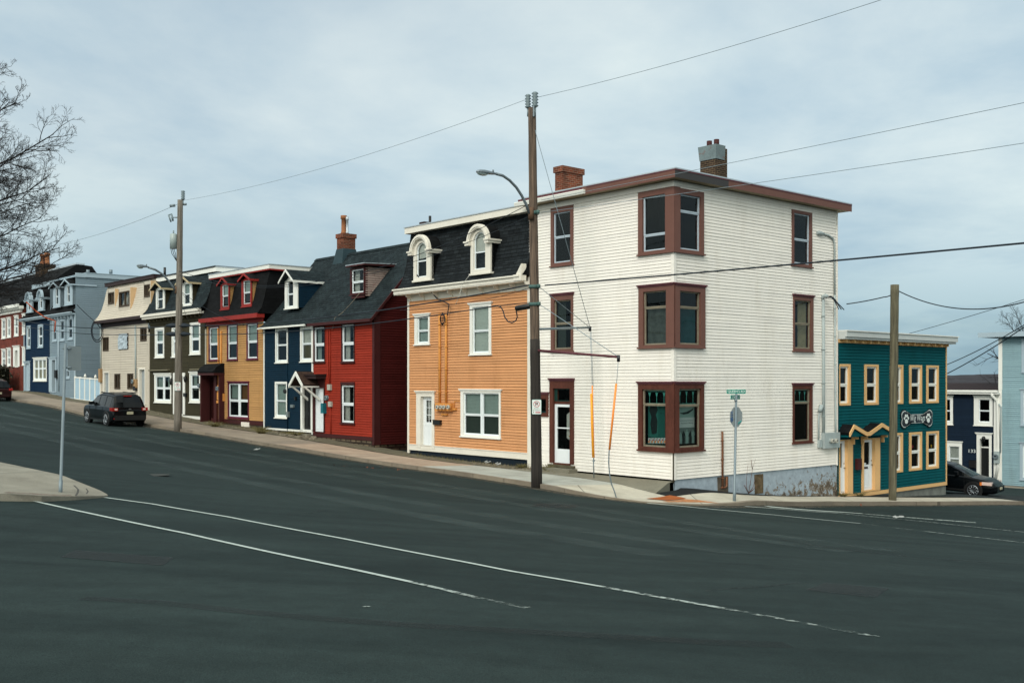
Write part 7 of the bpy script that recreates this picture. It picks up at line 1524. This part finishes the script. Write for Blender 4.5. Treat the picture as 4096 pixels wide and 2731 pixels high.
wire('service wire looping over the shingled roof to the red house front', [pt(1440, 1170, 46.2), pt(1375, 1245, 46.8), pt(1340, 1270, 47), pt(1328, 1320, 47.4)], .012, .02, mat('tan_wire', lin(130, 120, 104), .6, .1), name='service_wire', n=4)
wh_ = U('W4', 1340, 1138, .2)
for k in range(3): wire(['first', 'second', 'third'][k] + ' short black drip loop at the weatherhead on the white side wall', [wh_, U('W4', 1358 + k * 8, 1130 + 4 * k, .35), U('W4', 1385 + k * 12, 1165 + k * 8, .4), U('W4', 1410 + k * 18, 1215 + k * 2, .4)], .018, .0, name='service_wire', n=3)
wq = pt(3386, 1216, 38.0)
wire('twisted service wire from the white building to the bare greenish pole', [wq, pt(3536, 1188, B3.y), pt(3566, 1179, B3.y)], .02, .02, name='service_wire', n=6)
wire('slack wire from the bare greenish pole to the right edge', [pt(3592, 1163, B3.y), pt(4096, 1208, 33), pt(4500, 1190, 31)], .02, .42)
wire('thin wire rising from behind the teal shop to the right', [pt(3606, 1342, 60), ext(pt(3606, 1342, 60), pt(4096, 1190, 50))], .015, .1)
wire('upper of two dark cables between teal shop and pale blue house', [pt(3770, 1465, 60), ext(pt(3770, 1465, 60), pt(4096, 1282, 52), 1.5)], .024, .25)
wire('lower of two dark cables between teal shop and pale blue house', [pt(3770, 1503, 60), ext(pt(3770, 1503, 60), pt(4096, 1290, 52), 1.5)], .028, .25)
wire('orange tape wrapped wire hanging before the deep blue house', [pt(*zp('A', 235, 465), 66), pt(*zp('A', 320, 545), 66), pt(*zp('A', 400, 602), 66), pt(*zp('A', 498, 636), 66), pt(*zp('A', 488, 735), 66)], .035, .0, orangetape, name='taped_wire', n=3)
wire('thin wire slanting down before the pale blue side wall', [pt(*zp('A', 690, 490), 73), pt(*zp('A', 870, 655), 70), pt(*zp('A', 905, 700), 69.5)], .03, .05, name='service_wire')
cl = MB(); cc_ = pt(*zp('A', 872, 725), 69.6); cl.tube([cc_ + Vector((.42 * math.cos(a), .02, .75 * math.sin(a))) for a in [i * math.pi / 9 for i in range(19)]], .03, 5); cl.tube([cc_ + Vector((.34 * math.cos(a), -.03, .62 * math.sin(a))) for a in [i * math.pi / 9 for i in range(19)]], .03, 5); tag(cl.build('cable_coil', wirem, None, loc=cc_), 'coil of black cable at the cream house corner', 'cable')
# ------------------------------------------------------------------ fence and hedge
f0, f1 = BR_ + .02, CL_ - .02; ft = thing('fence', 'pale blue board fence with white posts between pale blue and cream houses', 'fence', FQ.W((f0 + f1) / 2, 0, -1.4))
zt0, zt1_ = FQ.uz(*zp('A', 690, 1145))[1], FQ.uz(*zp('A', 890, 1165))[1]; nP = 5
for i in range(nP):
    a, b = f0 + (f1 - f0) * i / nP, f0 + (f1 - f0) * (i + 1) / nP; z = zt0 + (zt1_ - zt0) * (i + .5) / nP; m = MB(); k = 7
    for j in range(k): m.box(FQ, a + .07 + (b - a - .14) * j / k, a + .07 + (b - a - .14) * (j + .93) / k, -.02, .02, gz_at(FQ, a) + .15, z)
    m.build('panel', paleblue2 if False else mat('fence_blue', lin(158, 184, 200), .55, .06, 2), ft); m = MB(); m.box(FQ, a + .06, b - .06, -.04, .05, z, z + .08); m.build('rail', white, ft); m = MB(); m.box(FQ, a + .06, b - .06, -.04, .05, gz_at(FQ, b), gz_at(FQ, a) + .16); m.build('rail', white, ft)
for i in range(nP + 1):
    a = f0 + (f1 - f0) * i / nP; z = zt0 + (zt1_ - zt0) * i / nP; m = MB(); m.box(FQ, a - .06, a + .06, -.06, .06, gz_at(FQ, a) - .1, z + .12)
    if i in (2, 4): m.tube([FQ.W(a, 0, z + .12), FQ.W(a, 0, z + .2), FQ.W(a, 0, z + .35)], [.09, .1, .02], 8)
    m.build('post', white, ft)
rnd = random.Random(11)
leafm = bpy.data.materials.new('hedge_leaf'); leafm.use_nodes = True; t_ = leafm.node_tree; bsd = t_.nodes['Principled BSDF']; bsd.inputs['Roughness'].default_value = .7
oi = N(t_, 'ShaderNodeNewGeometry'); rp = N(t_, 'ShaderNodeValToRGB'); ramp(rp, 0, lin(26, 30, 22), 1, lin(62, 60, 42)); t_.links.new(oi.outputs['Random Per Island'], rp.inputs[0]); t_.links.new(rp.outputs[0], bsd.inputs['Base Color'])
m = MB()
for i in range(9000):
    u = rnd.uniform(-16, -.6); o = rnd.gauss(1.3, .35); zt_ = 1.25 + .12 * math.sin(u * 3) + .08 * math.sin(u * 7.7); zb_ = gz_at(FT, max(u, -10), 1.3); z = zb_ + (zt_ - zb_) * rnd.random() ** .7; c = FT.W(u, o, z); s = rnd.uniform(.05, .12)
    a = Vector((rnd.gauss(0, 1), rnd.gauss(0, 1), rnd.gauss(0, 1))).normalized() * s; b = a.cross(Vector((rnd.gauss(0, 1), rnd.gauss(0, 1), rnd.gauss(0, 1)))).normalized() * s * .7; m.q([c - a, c - b, c + a, c + b])
hd_ = thing('hedge', 'dark clipped hedge in front of the red brick terrace', 'hedge', FT.W(-6, 1.3, -1)); m.build('foliage', leafm, hd_); m = MB(); m.box(FT, -16, -.7, .85, 1.75, -2, 1.0); m.build('stems', mat('hedge_core', lin(20, 20, 16), .95, .3, 3, spec=0), hd_)
# ------------------------------------------------------------------ bare trees and weeds
bark = mat('bark', lin(60, 56, 52), .9, .3, 5); twig = mat('twig_bark', lin(40, 38, 38), .9, .2, 5)
def grow(mb, rnd, p, d, L, r, lev, maxlev, bend=.25):
    n = max(3, int(5 - lev * .5)); P = [p]; dd = d.normalized()
    for i in range(n): dd = (dd + Vector((rnd.gauss(0, bend), rnd.gauss(0, bend), rnd.gauss(0, bend) + .05)) * .5).normalized(); P.append(P[-1] + dd * L / n)
    mb.tube(P, [r * (1 - .75 * i / n) + .002 for i in range(n + 1)], 6 if lev < 2 else 4, cap=False)
    if lev >= maxlev: return
    k = rnd.randint(4, 6) if lev < 2 else rnd.randint(3, 5)
    for j in range(k):
        f = .2 + .78 * (j + rnd.random()) / k; i = min(n - 1, int(f * n)); q_ = P[i].lerp(P[i + 1], f * n - i); t = (P[i + 1] - P[i]).normalized()
        ax = Vector((rnd.gauss(0, 1), rnd.gauss(0, 1), rnd.gauss(0, .6))); ax = (ax - t * ax.dot(t)).normalized(); nd = (t * rnd.uniform(.55, .9) + ax * rnd.uniform(.5, .85) + Vector((0, 0, .12))).normalized()
        grow(mb, rnd, q_, nd, L * rnd.uniform(.38, .58) * (1.15 - .35 * f), r * .5 * (1 - .4 * f), lev + 1, maxlev, bend)
def tree(label, base, top, r, limbs, seed, maxlev=4, extra=10):
    rnd = random.Random(seed); t = thing('bare_tree', label, 'tree', base); mb = MB(); P = [base - Vector((0, 0, .3))] + [base.lerp(top, i / 6) + Vector((rnd.gauss(0, .1), rnd.gauss(0, .1), 0)) for i in range(1, 7)]
    mb.tube(P, [r * (1 - .12 * i) for i in range(7)], 12); mb.build('trunk', bark, t); mb = MB()
    for (s, e, rr) in limbs:
        n = 9; mid = s.lerp(e, .5) - Vector((0, 0, (e - s).length * .07)); Q = []
        for i in range(n + 1):
            f = i / n; q_ = s * (1 - f) ** 2 + mid * 2 * f * (1 - f) + e * f * f; Q.append(q_ + Vector((rnd.gauss(0, .05), rnd.gauss(0, .05), rnd.gauss(0, .05))) * (1 if 0 < i else 0))
        mb.tube(Q, [rr * (1 - .82 * i / n) for i in range(n + 1)], 7, cap=False); L = (e - s).length
        for j in range(25):
            f = .2 + .79 * (j + rnd.random()) / 25; i = min(n - 1, int(f * n)); q_ = Q[i].lerp(Q[i + 1], f * n - i); tt = (Q[i + 1] - Q[i]).normalized(); ax = Vector((rnd.gauss(0, .8), rnd.gauss(0, 1), rnd.gauss(0, 1))); ax = (ax - tt * ax.dot(tt)).normalized()
            grow(mb, rnd, q_, (tt * .8 + ax * .7).normalized(), L * (.28 - .15 * f), rr * .36 * (1 - .55 * f), 1, maxlev)
    for j in range(extra):
        f = rnd.uniform(.35, 1); q_ = base.lerp(top, f); a = rnd.uniform(math.pi * .5, math.pi * 1.6); grow(mb, rnd, q_, Vector((math.cos(a), math.sin(a), .7)), rnd.uniform(2.5, 4.5), .09, 1, 3)
    mb.build('crown', twig, t)
tb_ = Vector((-18.6, 30.0, 0)); tb_.z = g(tb_.x, tb_.y)
lim = []
for (X, Y, sy, dd, rr) in ((277, 533, 870, 29.0, .10), (235, 712, 960, 30.5, .09), (185, 745, 1010, 29.5, .07), (216, 868, 1080, 31.5, .09), (292, 985, 1180, 30.0, .10), (255, 1048, 1230, 29.0, .09), (120, 412, 700, 30.5, .09), (40, 275, 560, 29.5, .08), (0, 215, 500, 31, .07), (150, 620, 900, 32, .07), (200, 1100, 1290, 31, .07), (60, 700, 1000, 29, .07), (90, 1000, 1150, 30.4, .07), (200, 790, 1030, 28.6, .06)):
    lim.append((pt(-520, sy, 30), pt(X - 50, Y + 5, dd), rr * .62))
tree('large bare leafless tree reaching in from the left edge', tb_, pt(-520, 330, 30), .28, lim, 4, 4, 8)
tb2 = Vector((38.5, 76, 0)); tb2.z = g(38.5, 76); tree('bare tree behind the ice blue house at the right edge', tb2, tb2 + Vector((0, 0, 9)), .2, [(pt(4180, 1560, 76), pt(4022, 1262, 76), .07), (pt(4180, 1600, 76), pt(4015, 1440, 76), .06), (pt(4180, 1500, 76), pt(4060, 1240, 77), .06), (pt(4180, 1640, 76), pt(4010, 1500, 75), .05)], 9, 3, 6)
rw = random.Random(3)
def weed(label, p, n, h, m, spread=.5, name='weed', r=.006):
    mb = MB()
    for i in range(n):
        a = rw.uniform(0, 6.28); s = rw.uniform(.2, 1) * spread; hh = h * rw.uniform(.45, 1); e = Vector((math.cos(a) * s, math.sin(a) * s, hh)); q_ = p + Vector((math.cos(a), math.sin(a), 0)) * s * .25
        mb.tube([q_, q_ + Vector((e.x * .3, e.y * .3, e.z * .55)), q_ + e], [r, r * .8, r * .3], 4)
    return tag(mb.build(name, m, None, loc=p), label, 'weed')
straw = mat('dry_grass', lin(104, 96, 60), .9, .3, 5); stem = mat('red_brown_stem', lin(92, 62, 52), .9, .2, 5)
pz = U('R3', 985, 1540, .15); pz.z = g(pz.x, pz.y) + KU; mb = MB()
for X, Y, k in (((975, 1178), (950, 1440), 1), ((1073, 1108), (1033, 1240), 1), ((1017, 1122), (1033, 1235), 0)):
    pass
for chain in (((985, 1545), (955, 1460), (965, 1290), (977, 1178)), ((985, 1545), (1010, 1400), (1033, 1240), (1073, 1108)), ((1033, 1240), (1025, 1180), (1017, 1120)), ((985, 1545), (1040, 1470), (1065, 1380)), ((985, 1545), (1060, 1480), (1100, 1440)), ((985, 1545), (930, 1440)), ((985, 1545), (1045, 1500))): mb.tube([U('R3', x, y, .15) for x, y in chain], [.012 - .003 * min(3, i) for i in range(len(chain))], 5)
tag(mb.build('weed', stem, None, loc=pz), 'tall leafless reddish weed growing at the peeling blue foundation', 'weed')
for lab, z, x, y, n, h in (('tuft of dry grass left of the white storm door step', 'R2', 280, 1262, 70, .28), ('tuft of dry grass in the middle of the worn door step', 'R2', 470, 1275, 60, .22), ('tuft of dry grass right of the worn door step', 'R2', 640, 1262, 80, .38), ('dry grass along the orange house base near the pole', 'E6', 1900, 1450, 60, .2), ('dry grass clump under the orange house window', 'E6', 1500, 1350, 60, .2)):
    p = hit(*zp(z, x, y), KU + .02); p.z += KU; weed(lab, p, n, h, straw, .3)
for lab, x, y in (('dry grass tuft below the left teal shop door', 725, 530), ('dry grass tuft below the right teal shop door', 880, 530)): p = hit(*zp('G', x, y), KU); p.z += KU; weed(lab, p, 60, .22, straw, .3)
for lab, z, x, y in (('grass clump at the red house door step', 'D', 290, 1400), ('grass clump at the navy house base', 'D', 75, 1385), ('grass clump at the yellow house porch', 'C', 200, 1395), ('dry grass by the yellow house vent', 'C', 540, 1425)): p = hit(*zp(z, x, y), KU); p.z += KU; weed(lab, p, 90, .28, straw, .6)
# ------------------------------------------------------------------ cars
class CF(Fr):
    def __init__(s, x, y, ang, z, slope): super().__init__(x, y, ang); s.z0 = z; s.sl = slope
    def W(s, u, o, z): v = super().W(u, o, z); v.z += s.z0 + s.sl * u; return v
def interp(T, u):
    for (a, b) in zip(T, T[1:]):
        if u <= b[0]: k = (u - a[0]) / (b[0] - a[0]); return [x + (y - x) * k for x, y in zip(a[1:], b[1:])]
    return list(T[-1][1:])
def car(name, label, cat, x, y, hd, L, hw, deck, roof, wheels, wr, paint_m, gclr=.17, plates=True):
    """hd = heading angle; deck: (u, z of belt/hood, half width factor, bottom z); roof: (u, z, half width)"""
    zb = g(x, y); x2, y2 = x + math.cos(hd) * L, y + math.sin(hd) * L; fr = CF(x, y, hd, zb + .0, (g(x2, y2) - zb) / L)
    t = thing(name, label, cat, fr.W(L / 2, 0, 0)); mb = MB(); rings = []
    for i in range(41):
        u = L * i / 40; z, wf, zb_ = interp(deck, u); w = hw * wf
        rings.append([fr.W(u, o, z_) for o, z_ in ((-w * .86, zb_), (-w * .97, zb_ + .08), (-w, zb_ + .28), (-w * .995, z - .22), (-w * .97, z - .05), (-w * .90, z), (-w * .5, z + .03), (0, z + .035), (w * .5, z + .03), (w * .90, z), (w * .97, z - .05), (w * .995, z - .22), (w, zb_ + .28), (w * .97, zb_ + .08), (w * .86, zb_))])
    for a, b in zip(rings, rings[1:]):
        for k in range(14): mb.q([a[k], a[k + 1], b[k + 1], b[k]], 0, True)
        mb.q([a[14], a[0], b[0], b[14]])
    mb.q(rings[0]); mb.q(rings[-1]); body = mb.build('body', paint_m, t)
    gm = MB(); rg = []
    r0, r1 = roof[0][0], roof[-1][0]
    for i in range(31):
        u = r0 + (r1 - r0) * i / 30; z, w = interp(roof, u); zd, wf, _ = interp(deck, u); wb = hw * wf * .93; k = max(.02, z - zd)
        rg.append([fr.W(u, o, z_) for o, z_ in ((-wb, zd - .03), (-wb + (wb - w) * .9, zd + k * .85), (-w * .86, z - .01), (-w * .4, z + .015), (w * .4, z + .015), (w * .86, z - .01), (wb - (wb - w) * .9, zd + k * .85), (wb, zd - .03))])
    for a, b in zip(rg, rg[1:]):
        for k in range(7): gm.q([a[k], a[k + 1], b[k + 1], b[k]], 1 if 1 <= k <= 5 and False else 0, True)
    gm.q(rg[0]); gm.q(rg[-1]); gm.build('windows', carglass, t)
    # painted roof panel and pillars just proud of the glass
    rp_ = MB(); zmax = max(p[1] for p in roof)
    us = [r0 + (r1 - r0) * i / 30 for i in range(31)]; ok = [i for i in range(31) if interp(roof, us[i])[0] > zmax - .16]
    for i in ok[:-1]:
        a, b = rg[i], rg[i + 1]
        for k in (1, 2, 3, 4, 5): up = Vector((0, 0, .008)); rp_.q([a[k] + up, a[k + 1] + up, b[k + 1] + up, b[k] + up], 0, True)
        for k, s_ in ((1, -1), (6, 1)):
            sd_ = (fr.W(0, 1, 0) - fr.W(0, 0, 0)) * .008 * s_; rp_.q([a[k] + sd_ - Vector((0, 0, .06)), b[k] + sd_ - Vector((0, 0, .06)), b[k] + sd_ + Vector((0, 0, .01)), a[k] + sd_ + Vector((0, 0, .01))])
    def pillar(f, wd=.045):
        i = int(f * 30); j = min(30, i + max(1, int(wd * 30)))
        for s_, (k0, k1) in ((-1, (0, 1)), (1, (7, 6))):
            sd_ = (fr.W(0, 1, 0) - fr.W(0, 0, 0)) * .010 * s_; rp_.q([rg[i][k0] + sd_, rg[j][k0] + sd_, rg[j][k1] + sd_, rg[i][k1] + sd_])
    rp_.build('roof_panel', paint_m, t)
    for f in (.0, .34, .62, .93):
        for s_i in (0, 1):
            rp_ = MB(); i = int(f * 30); j = min(30, i + (4 if f == 0 else 1)); s_, k0, k1 = ((-1, 0, 1), (1, 7, 6))[s_i]; sd_ = (fr.W(0, 1, 0) - fr.W(0, 0, 0)) * .010 * s_
            rp_.q([rg[i][k0] + sd_, rg[j][k0] + sd_, rg[j][k1] + sd_, rg[i][k1] + sd_]); rp_.build('pillar', paint_m, t)
    tr_ = MB()      # sills, door seams, bumper lines
    for s_ in (-1, 1):
        for u in (L * .30, L * .50, L * .71): tr_.box(fr, u, u + .012, *sorted((s_ * hw * .99, s_ * (hw + .003))), gclr + .2, interp(deck, u)[0] - .06)
        tr_.box(fr, L * .22, L * .76, *sorted((s_ * hw * .97, s_ * (hw + .004))), gclr + .10, gclr + .17)
    tr_.build('trim', black, t)
    for s_ in (-1, 1):
        mm_ = MB(); um = r0 + (r1 - r0) * .80; zd = interp(deck, um)[0]; mm_.box(fr, um - .08, um + .08, *sorted((s_ * (hw * .9), s_ * (hw + .17))), zd + .02, zd + .17); mm_.build('mirror', paint_m, t)
    for uw in wheels:
        for s_ in (-1, 1):
            a = MB(); n = 22
            a.tube([fr.W(uw, s_ * (hw - .1), wr), fr.W(uw, s_ * (hw + .006), wr)], wr + .065, n); a.build('wheel_arch', black, t)
            w_ = MB(); w_.tube([fr.W(uw, s_ * (hw - .2), wr), fr.W(uw, s_ * (hw - .01), wr), fr.W(uw, s_ * (hw + .02), wr)], [wr, wr, wr - .02], n); wh2 = w_.build('wheel', rubber, t)
            rm_ = MB(); rm_.tube([fr.W(uw, s_ * (hw + .0), wr), fr.W(uw, s_ * (hw + .022), wr)], wr * .22, 10)
            for k in range(10):
                a_ = 2 * math.pi * k / 10; c1, s1 = math.cos(a_), math.sin(a_); rm_.tube([fr.W(uw + wr * .15 * c1, s_ * (hw + .024), wr + wr * .15 * s1), fr.W(uw + wr * .66 * c1, s_ * (hw + .024), wr + wr * .66 * s1)], .018, 5)
            rm_.tube([fr.W(uw + wr * .68 * math.cos(q_), s_ * (hw + .022), wr + wr * .68 * math.sin(q_)) for q_ in [k * math.pi / 10 for k in range(21)]], .018, 5); rm_.build('rim', alloy, wh2)
    return t, fr, body
hdL = math.atan2(.755, -.655)
suv_deck = [(0, .82, .90, .34), (.06, .98, .96, .28), (.3, 1.04, .99, .24), (1.0, 1.06, 1, .24), (2.6, 1.04, 1, .24), (3.35, 1.02, 1, .24), (4.1, .97, .98, .24), (4.5, .84, .90, .26), (4.65, .62, .78, .32)]
suv_roof = [(.03, 1.0, .80), (.16, 1.30, .74), (.36, 1.60, .68), (.7, 1.66, .67), (1.6, 1.70, .68), (2.3, 1.67, .67), (2.75, 1.58, .66), (3.1, 1.34, .72), (3.5, 1.04, .80)]
q0 = FQ.W(*[FQ.uz(520, 1690, 4.75)[0] - .0, 4.75, 0])
sx, sy = q0.x, q0.y
su, sfr, sb = car('parked_car', 'black sport utility car parked at the kerb before the cream house, seen from behind', 'car', sx, sy, hdL, 4.65, .93, suv_deck, suv_roof, (.85, 3.62), .375, carpaint)
def lampbox(t, fr, nm, m, *b): mb = MB(); mb.box(fr, *b); return mb.build(nm, m, t)
for s_ in (-1, 1):
    lampbox(su, sfr, 'tail_lamp', taillamp, -.03, .32, *sorted((s_ * .62, s_ * .925)), .84, 1.0); lampbox(su, sfr, 'tail_lamp_lens', clearlamp, -.036, .1, *sorted((s_ * .66, s_ * .80)), .875, .965); lampbox(su, sfr, 'reflector', taillamp, -.03, .06, *sorted((s_ * .60, s_ * .84)), .42, .47); lampbox(su, sfr, 'roof_rail', black, .7, 2.5, *sorted((s_ * .56, s_ * .60)), 1.68, 1.73)
lampbox(su, sfr, 'number_plate', plate, -.04, .02, -.16, .16, .66, .80); lampbox(su, sfr, 'brake_lamp', taillamp, .28, .34, -.2, .2, 1.57, 1.61); lampbox(su, sfr, 'badge', alloy, -.03, .02, -.06, .06, .90, .95); lampbox(su, sfr, 'bumper', black, -.08, .1, -.8, .8, .36, .60)
sed_deck = [(0, .72, .84, .32), (.1, .92, .92, .24), (.9, .98, .98, .2), (2.6, .95, 1, .2), (3.3, .92, .99, .2), (4.1, .82, .95, .2), (4.45, .70, .86, .22), (4.6, .52, .70, .28)]
sed_roof = [(.55, .97, .74), (1.0, 1.24, .66), (1.5, 1.40, .62), (2.1, 1.44, .62), (2.6, 1.38, .62), (3.0, 1.2, .66), (3.55, .92, .76)]
fc_ = hit(3972, 1990, .02); hdR = math.atan2(-.62, .785); rear = Vector((fc_.x, fc_.y, 0)) + Vector((.655 * .2, .755 * .9, 0)) - Vector((math.cos(hdR), math.sin(hdR), 0)) * 4.1
sc_, cfr, cb = car('parked_car', 'black saloon car nosing out from behind the teal shop', 'car', rear.x, rear.y, hdR, 4.6, .90, sed_deck, sed_roof, (.95, 3.65), .33, carpaint2)
for s_ in (-1, 1): lampbox(sc_, cfr, 'headlight', clearlamp, 4.02, 4.42, *sorted((s_ * .60, s_ * .885)), .60, .74); lampbox(sc_, cfr, 'indicator', amber, 3.94, 4.02, *sorted((s_ * .72, s_ * .92)), .58, .72)
lampbox(sc_, cfr, 'grille', alloy, 4.40, 4.60, -.4, .4, .50, .56); lampbox(sc_, cfr, 'number_plate', plate, 4.58, 4.63, -.16, .16, .40, .50)
r0_ = FQ.W(FQ.uz(50, 1580, 3.9)[0], 4.75, 0); rc_, rfr, _b = car('parked_car', 'dark red hatchback parked up the hill at the left edge', 'car', r0_.x, r0_.y, hdL, 4.3, .88, [(0, .78, .88, .32), (.08, .94, .95, .24), (1, 1, 1, .22), (2.8, .95, 1, .22), (3.8, .86, .96, .22), (4.3, .56, .74, .3)], [(.04, .96, .74), (.4, 1.36, .66), (1.2, 1.46, .64), (2.1, 1.44, .64), (2.6, 1.26, .68), (3.1, .95, .76)], (.75, 3.35), .32, carred)
for s_ in (-1, 1): lampbox(rc_, rfr, 'tail_lamp', taillamp, -.02, .2, *sorted((s_ * .62, s_ * .87)), .74, .9)
lampbox(rc_, rfr, 'number_plate', plate, -.03, .02, -.16, .16, .5, .64)
# ------------------------------------------------------------------ small debris and the hill
rd = random.Random(8)
for k, (X, Y, lab) in enumerate(((1020, 1803, 'white crumpled paper in the gutter below the red house'), (1950, 1868, 'white litter scrap on the verge before the orange house, nearer the pole'), (1982, 1876, 'second white litter scrap beside the orange house verge'), (3590, 2078, 'flattened white cup on the crossing lines at right'))):
    p = hit(X, Y, .0); p.z += .03 if Y > 1900 else (.15 if k else .03); m = MB()
    for j in range(5): a = Vector((rd.uniform(-.12, .12), rd.uniform(-.1, .1), rd.uniform(0, .06))); m.q([p + a, p + a + Vector((.1, .02, .02)), p + a + Vector((.08, .09, .05)), p + a + Vector((-.02, .07, .01))])
    tag(m.build('litter', mat('litter_grey', lin(150, 152, 150), .8, .1), None, loc=p), lab, 'litter')
leafb = mat('dead_leaf', lin(110, 60, 40), .9, .3, 8)
m = MB()
for (X, Y, n, s) in ((3260, 2016, 16, .35), (3375, 2018, 24, .3), (3192, 2016, 10, .25), (1480, 1875, 20, .8)):
    c = hit(X, Y)
    for j in range(n):
        p = c + Vector((rd.gauss(0, s), rd.gauss(0, .08), 0)); p.z = g(p.x, p.y) + .03 + rd.uniform(0, .04); a = Vector((rd.gauss(0, 1), rd.gauss(0, 1), rd.gauss(0, .5))).normalized() * .04; b = Vector((-a.y, a.x, rd.uniform(-.02, .02))); m.q([p - a, p - b, p + a, p + b])
o_ = tag(m.build('leaf_litter', leafb), 'dead brown leaves scattered along the kerb', 'leaf litter'); o_['kind'] = 'stuff'
hill = MB(); nx = 90; ny = 14; rows = []
for j in range(ny + 1):
    row = []
    for i in range(nx + 1):
        x = 350 + 900 * i / nx; f = j / ny; y = 1300 + 500 * f; hgt = 21 + 1.8 * math.sin(x * .021) + 1.1 * math.sin(x * .063 + 1) + .6 * math.sin(x * .17); row.append(Vector((x, y, -13 + hgt * math.sin(math.pi * min(1, f * 1.0)) ** .7 + .3 * math.sin(x * .4 + y * .1))))
    rows.append(row)
for a, b in zip(rows, rows[1:]):
    for i in range(nx): hill.q([a[i], a[i + 1], b[i + 1], b[i]], 0, True)
structure(hill.build('hill', mat('hill_scrub', lin(48, 46, 50), .95, .35, .02, dirt=.6, dirtc=lin(84, 80, 84))))

rk_ = random.Random(21); m = MB()
def rock(p, s):
    n = 6; a0 = rk_.random() * 6; h = s * rk_.uniform(.35, .7); top = [p + Vector((math.cos(a0 + k * 1.047) * s * rk_.uniform(.5, .8), math.sin(a0 + k * 1.047) * s * rk_.uniform(.5, .8), h)) for k in range(n)]; bot = [p + Vector((math.cos(a0 + k * 1.047) * s * rk_.uniform(.8, 1.1), math.sin(a0 + k * 1.047) * s * rk_.uniform(.8, 1.1), -.03)) for k in range(n)]
    m.q(top)
    for k in range(n): m.q([bot[k], bot[(k + 1) % n], top[(k + 1) % n], top[k]])
for u0, u1, o0, o1, n, s in ((UB - 1.6, UB + 1.2, .3, 1.0, 26, .16), (NL + .5, UB - 1.6, .15, .8, 22, .09), (OR_ - 2.6, OR_ + .1, .1, .9, 40, .07), (OL + 1, OR_ - 2.6, .15, .7, 26, .05), (YL + 1, YR, .2, .8, 20, .09), (UL, UL + 1.6, .35, .9, 18, .07), (GL_ + .5, GR_, .2, .8, 18, .08)):
    for k in range(n):
        u, o = rk_.uniform(u0, u1), rk_.uniform(o0, o1); p = FQ.W(u, o, 0); p.z = g(p.x, p.y) + kh(p); rock(p, s * rk_.uniform(.5, 1.3))
o_ = tag(m.build('rubble', mat('broken_concrete', lin(112, 104, 90), .95, .3, 3, dirt=.6, dirtc=lin(70, 64, 48))), 'broken stones and concrete rubble along the foot of the houses', 'rubble'); o_['kind'] = 'stuff'
m = MB()
for k in range(900):
    u = rk_.choice([rk_.uniform(OL + .5, OR_), rk_.uniform(NL, UB), rk_.uniform(YL, YR), rk_.uniform(UL, UL + 2.2)]); o = abs(rk_.gauss(0, .28)) + .05; p = FQ.W(u, o, 0); p.z = g(p.x, p.y) + kh(p) + .01; a = rk_.uniform(0, 6.28); h = rk_.uniform(.04, .14); q_ = p + Vector((math.cos(a) * .05, math.sin(a) * .05, h)); m.q([p, p + Vector((.012, .004, 0)), q_])
o_ = tag(m.build('sparse_grass', straw), 'sparse dry grass growing in the verge along the house fronts', 'grass'); o_['kind'] = 'stuff'
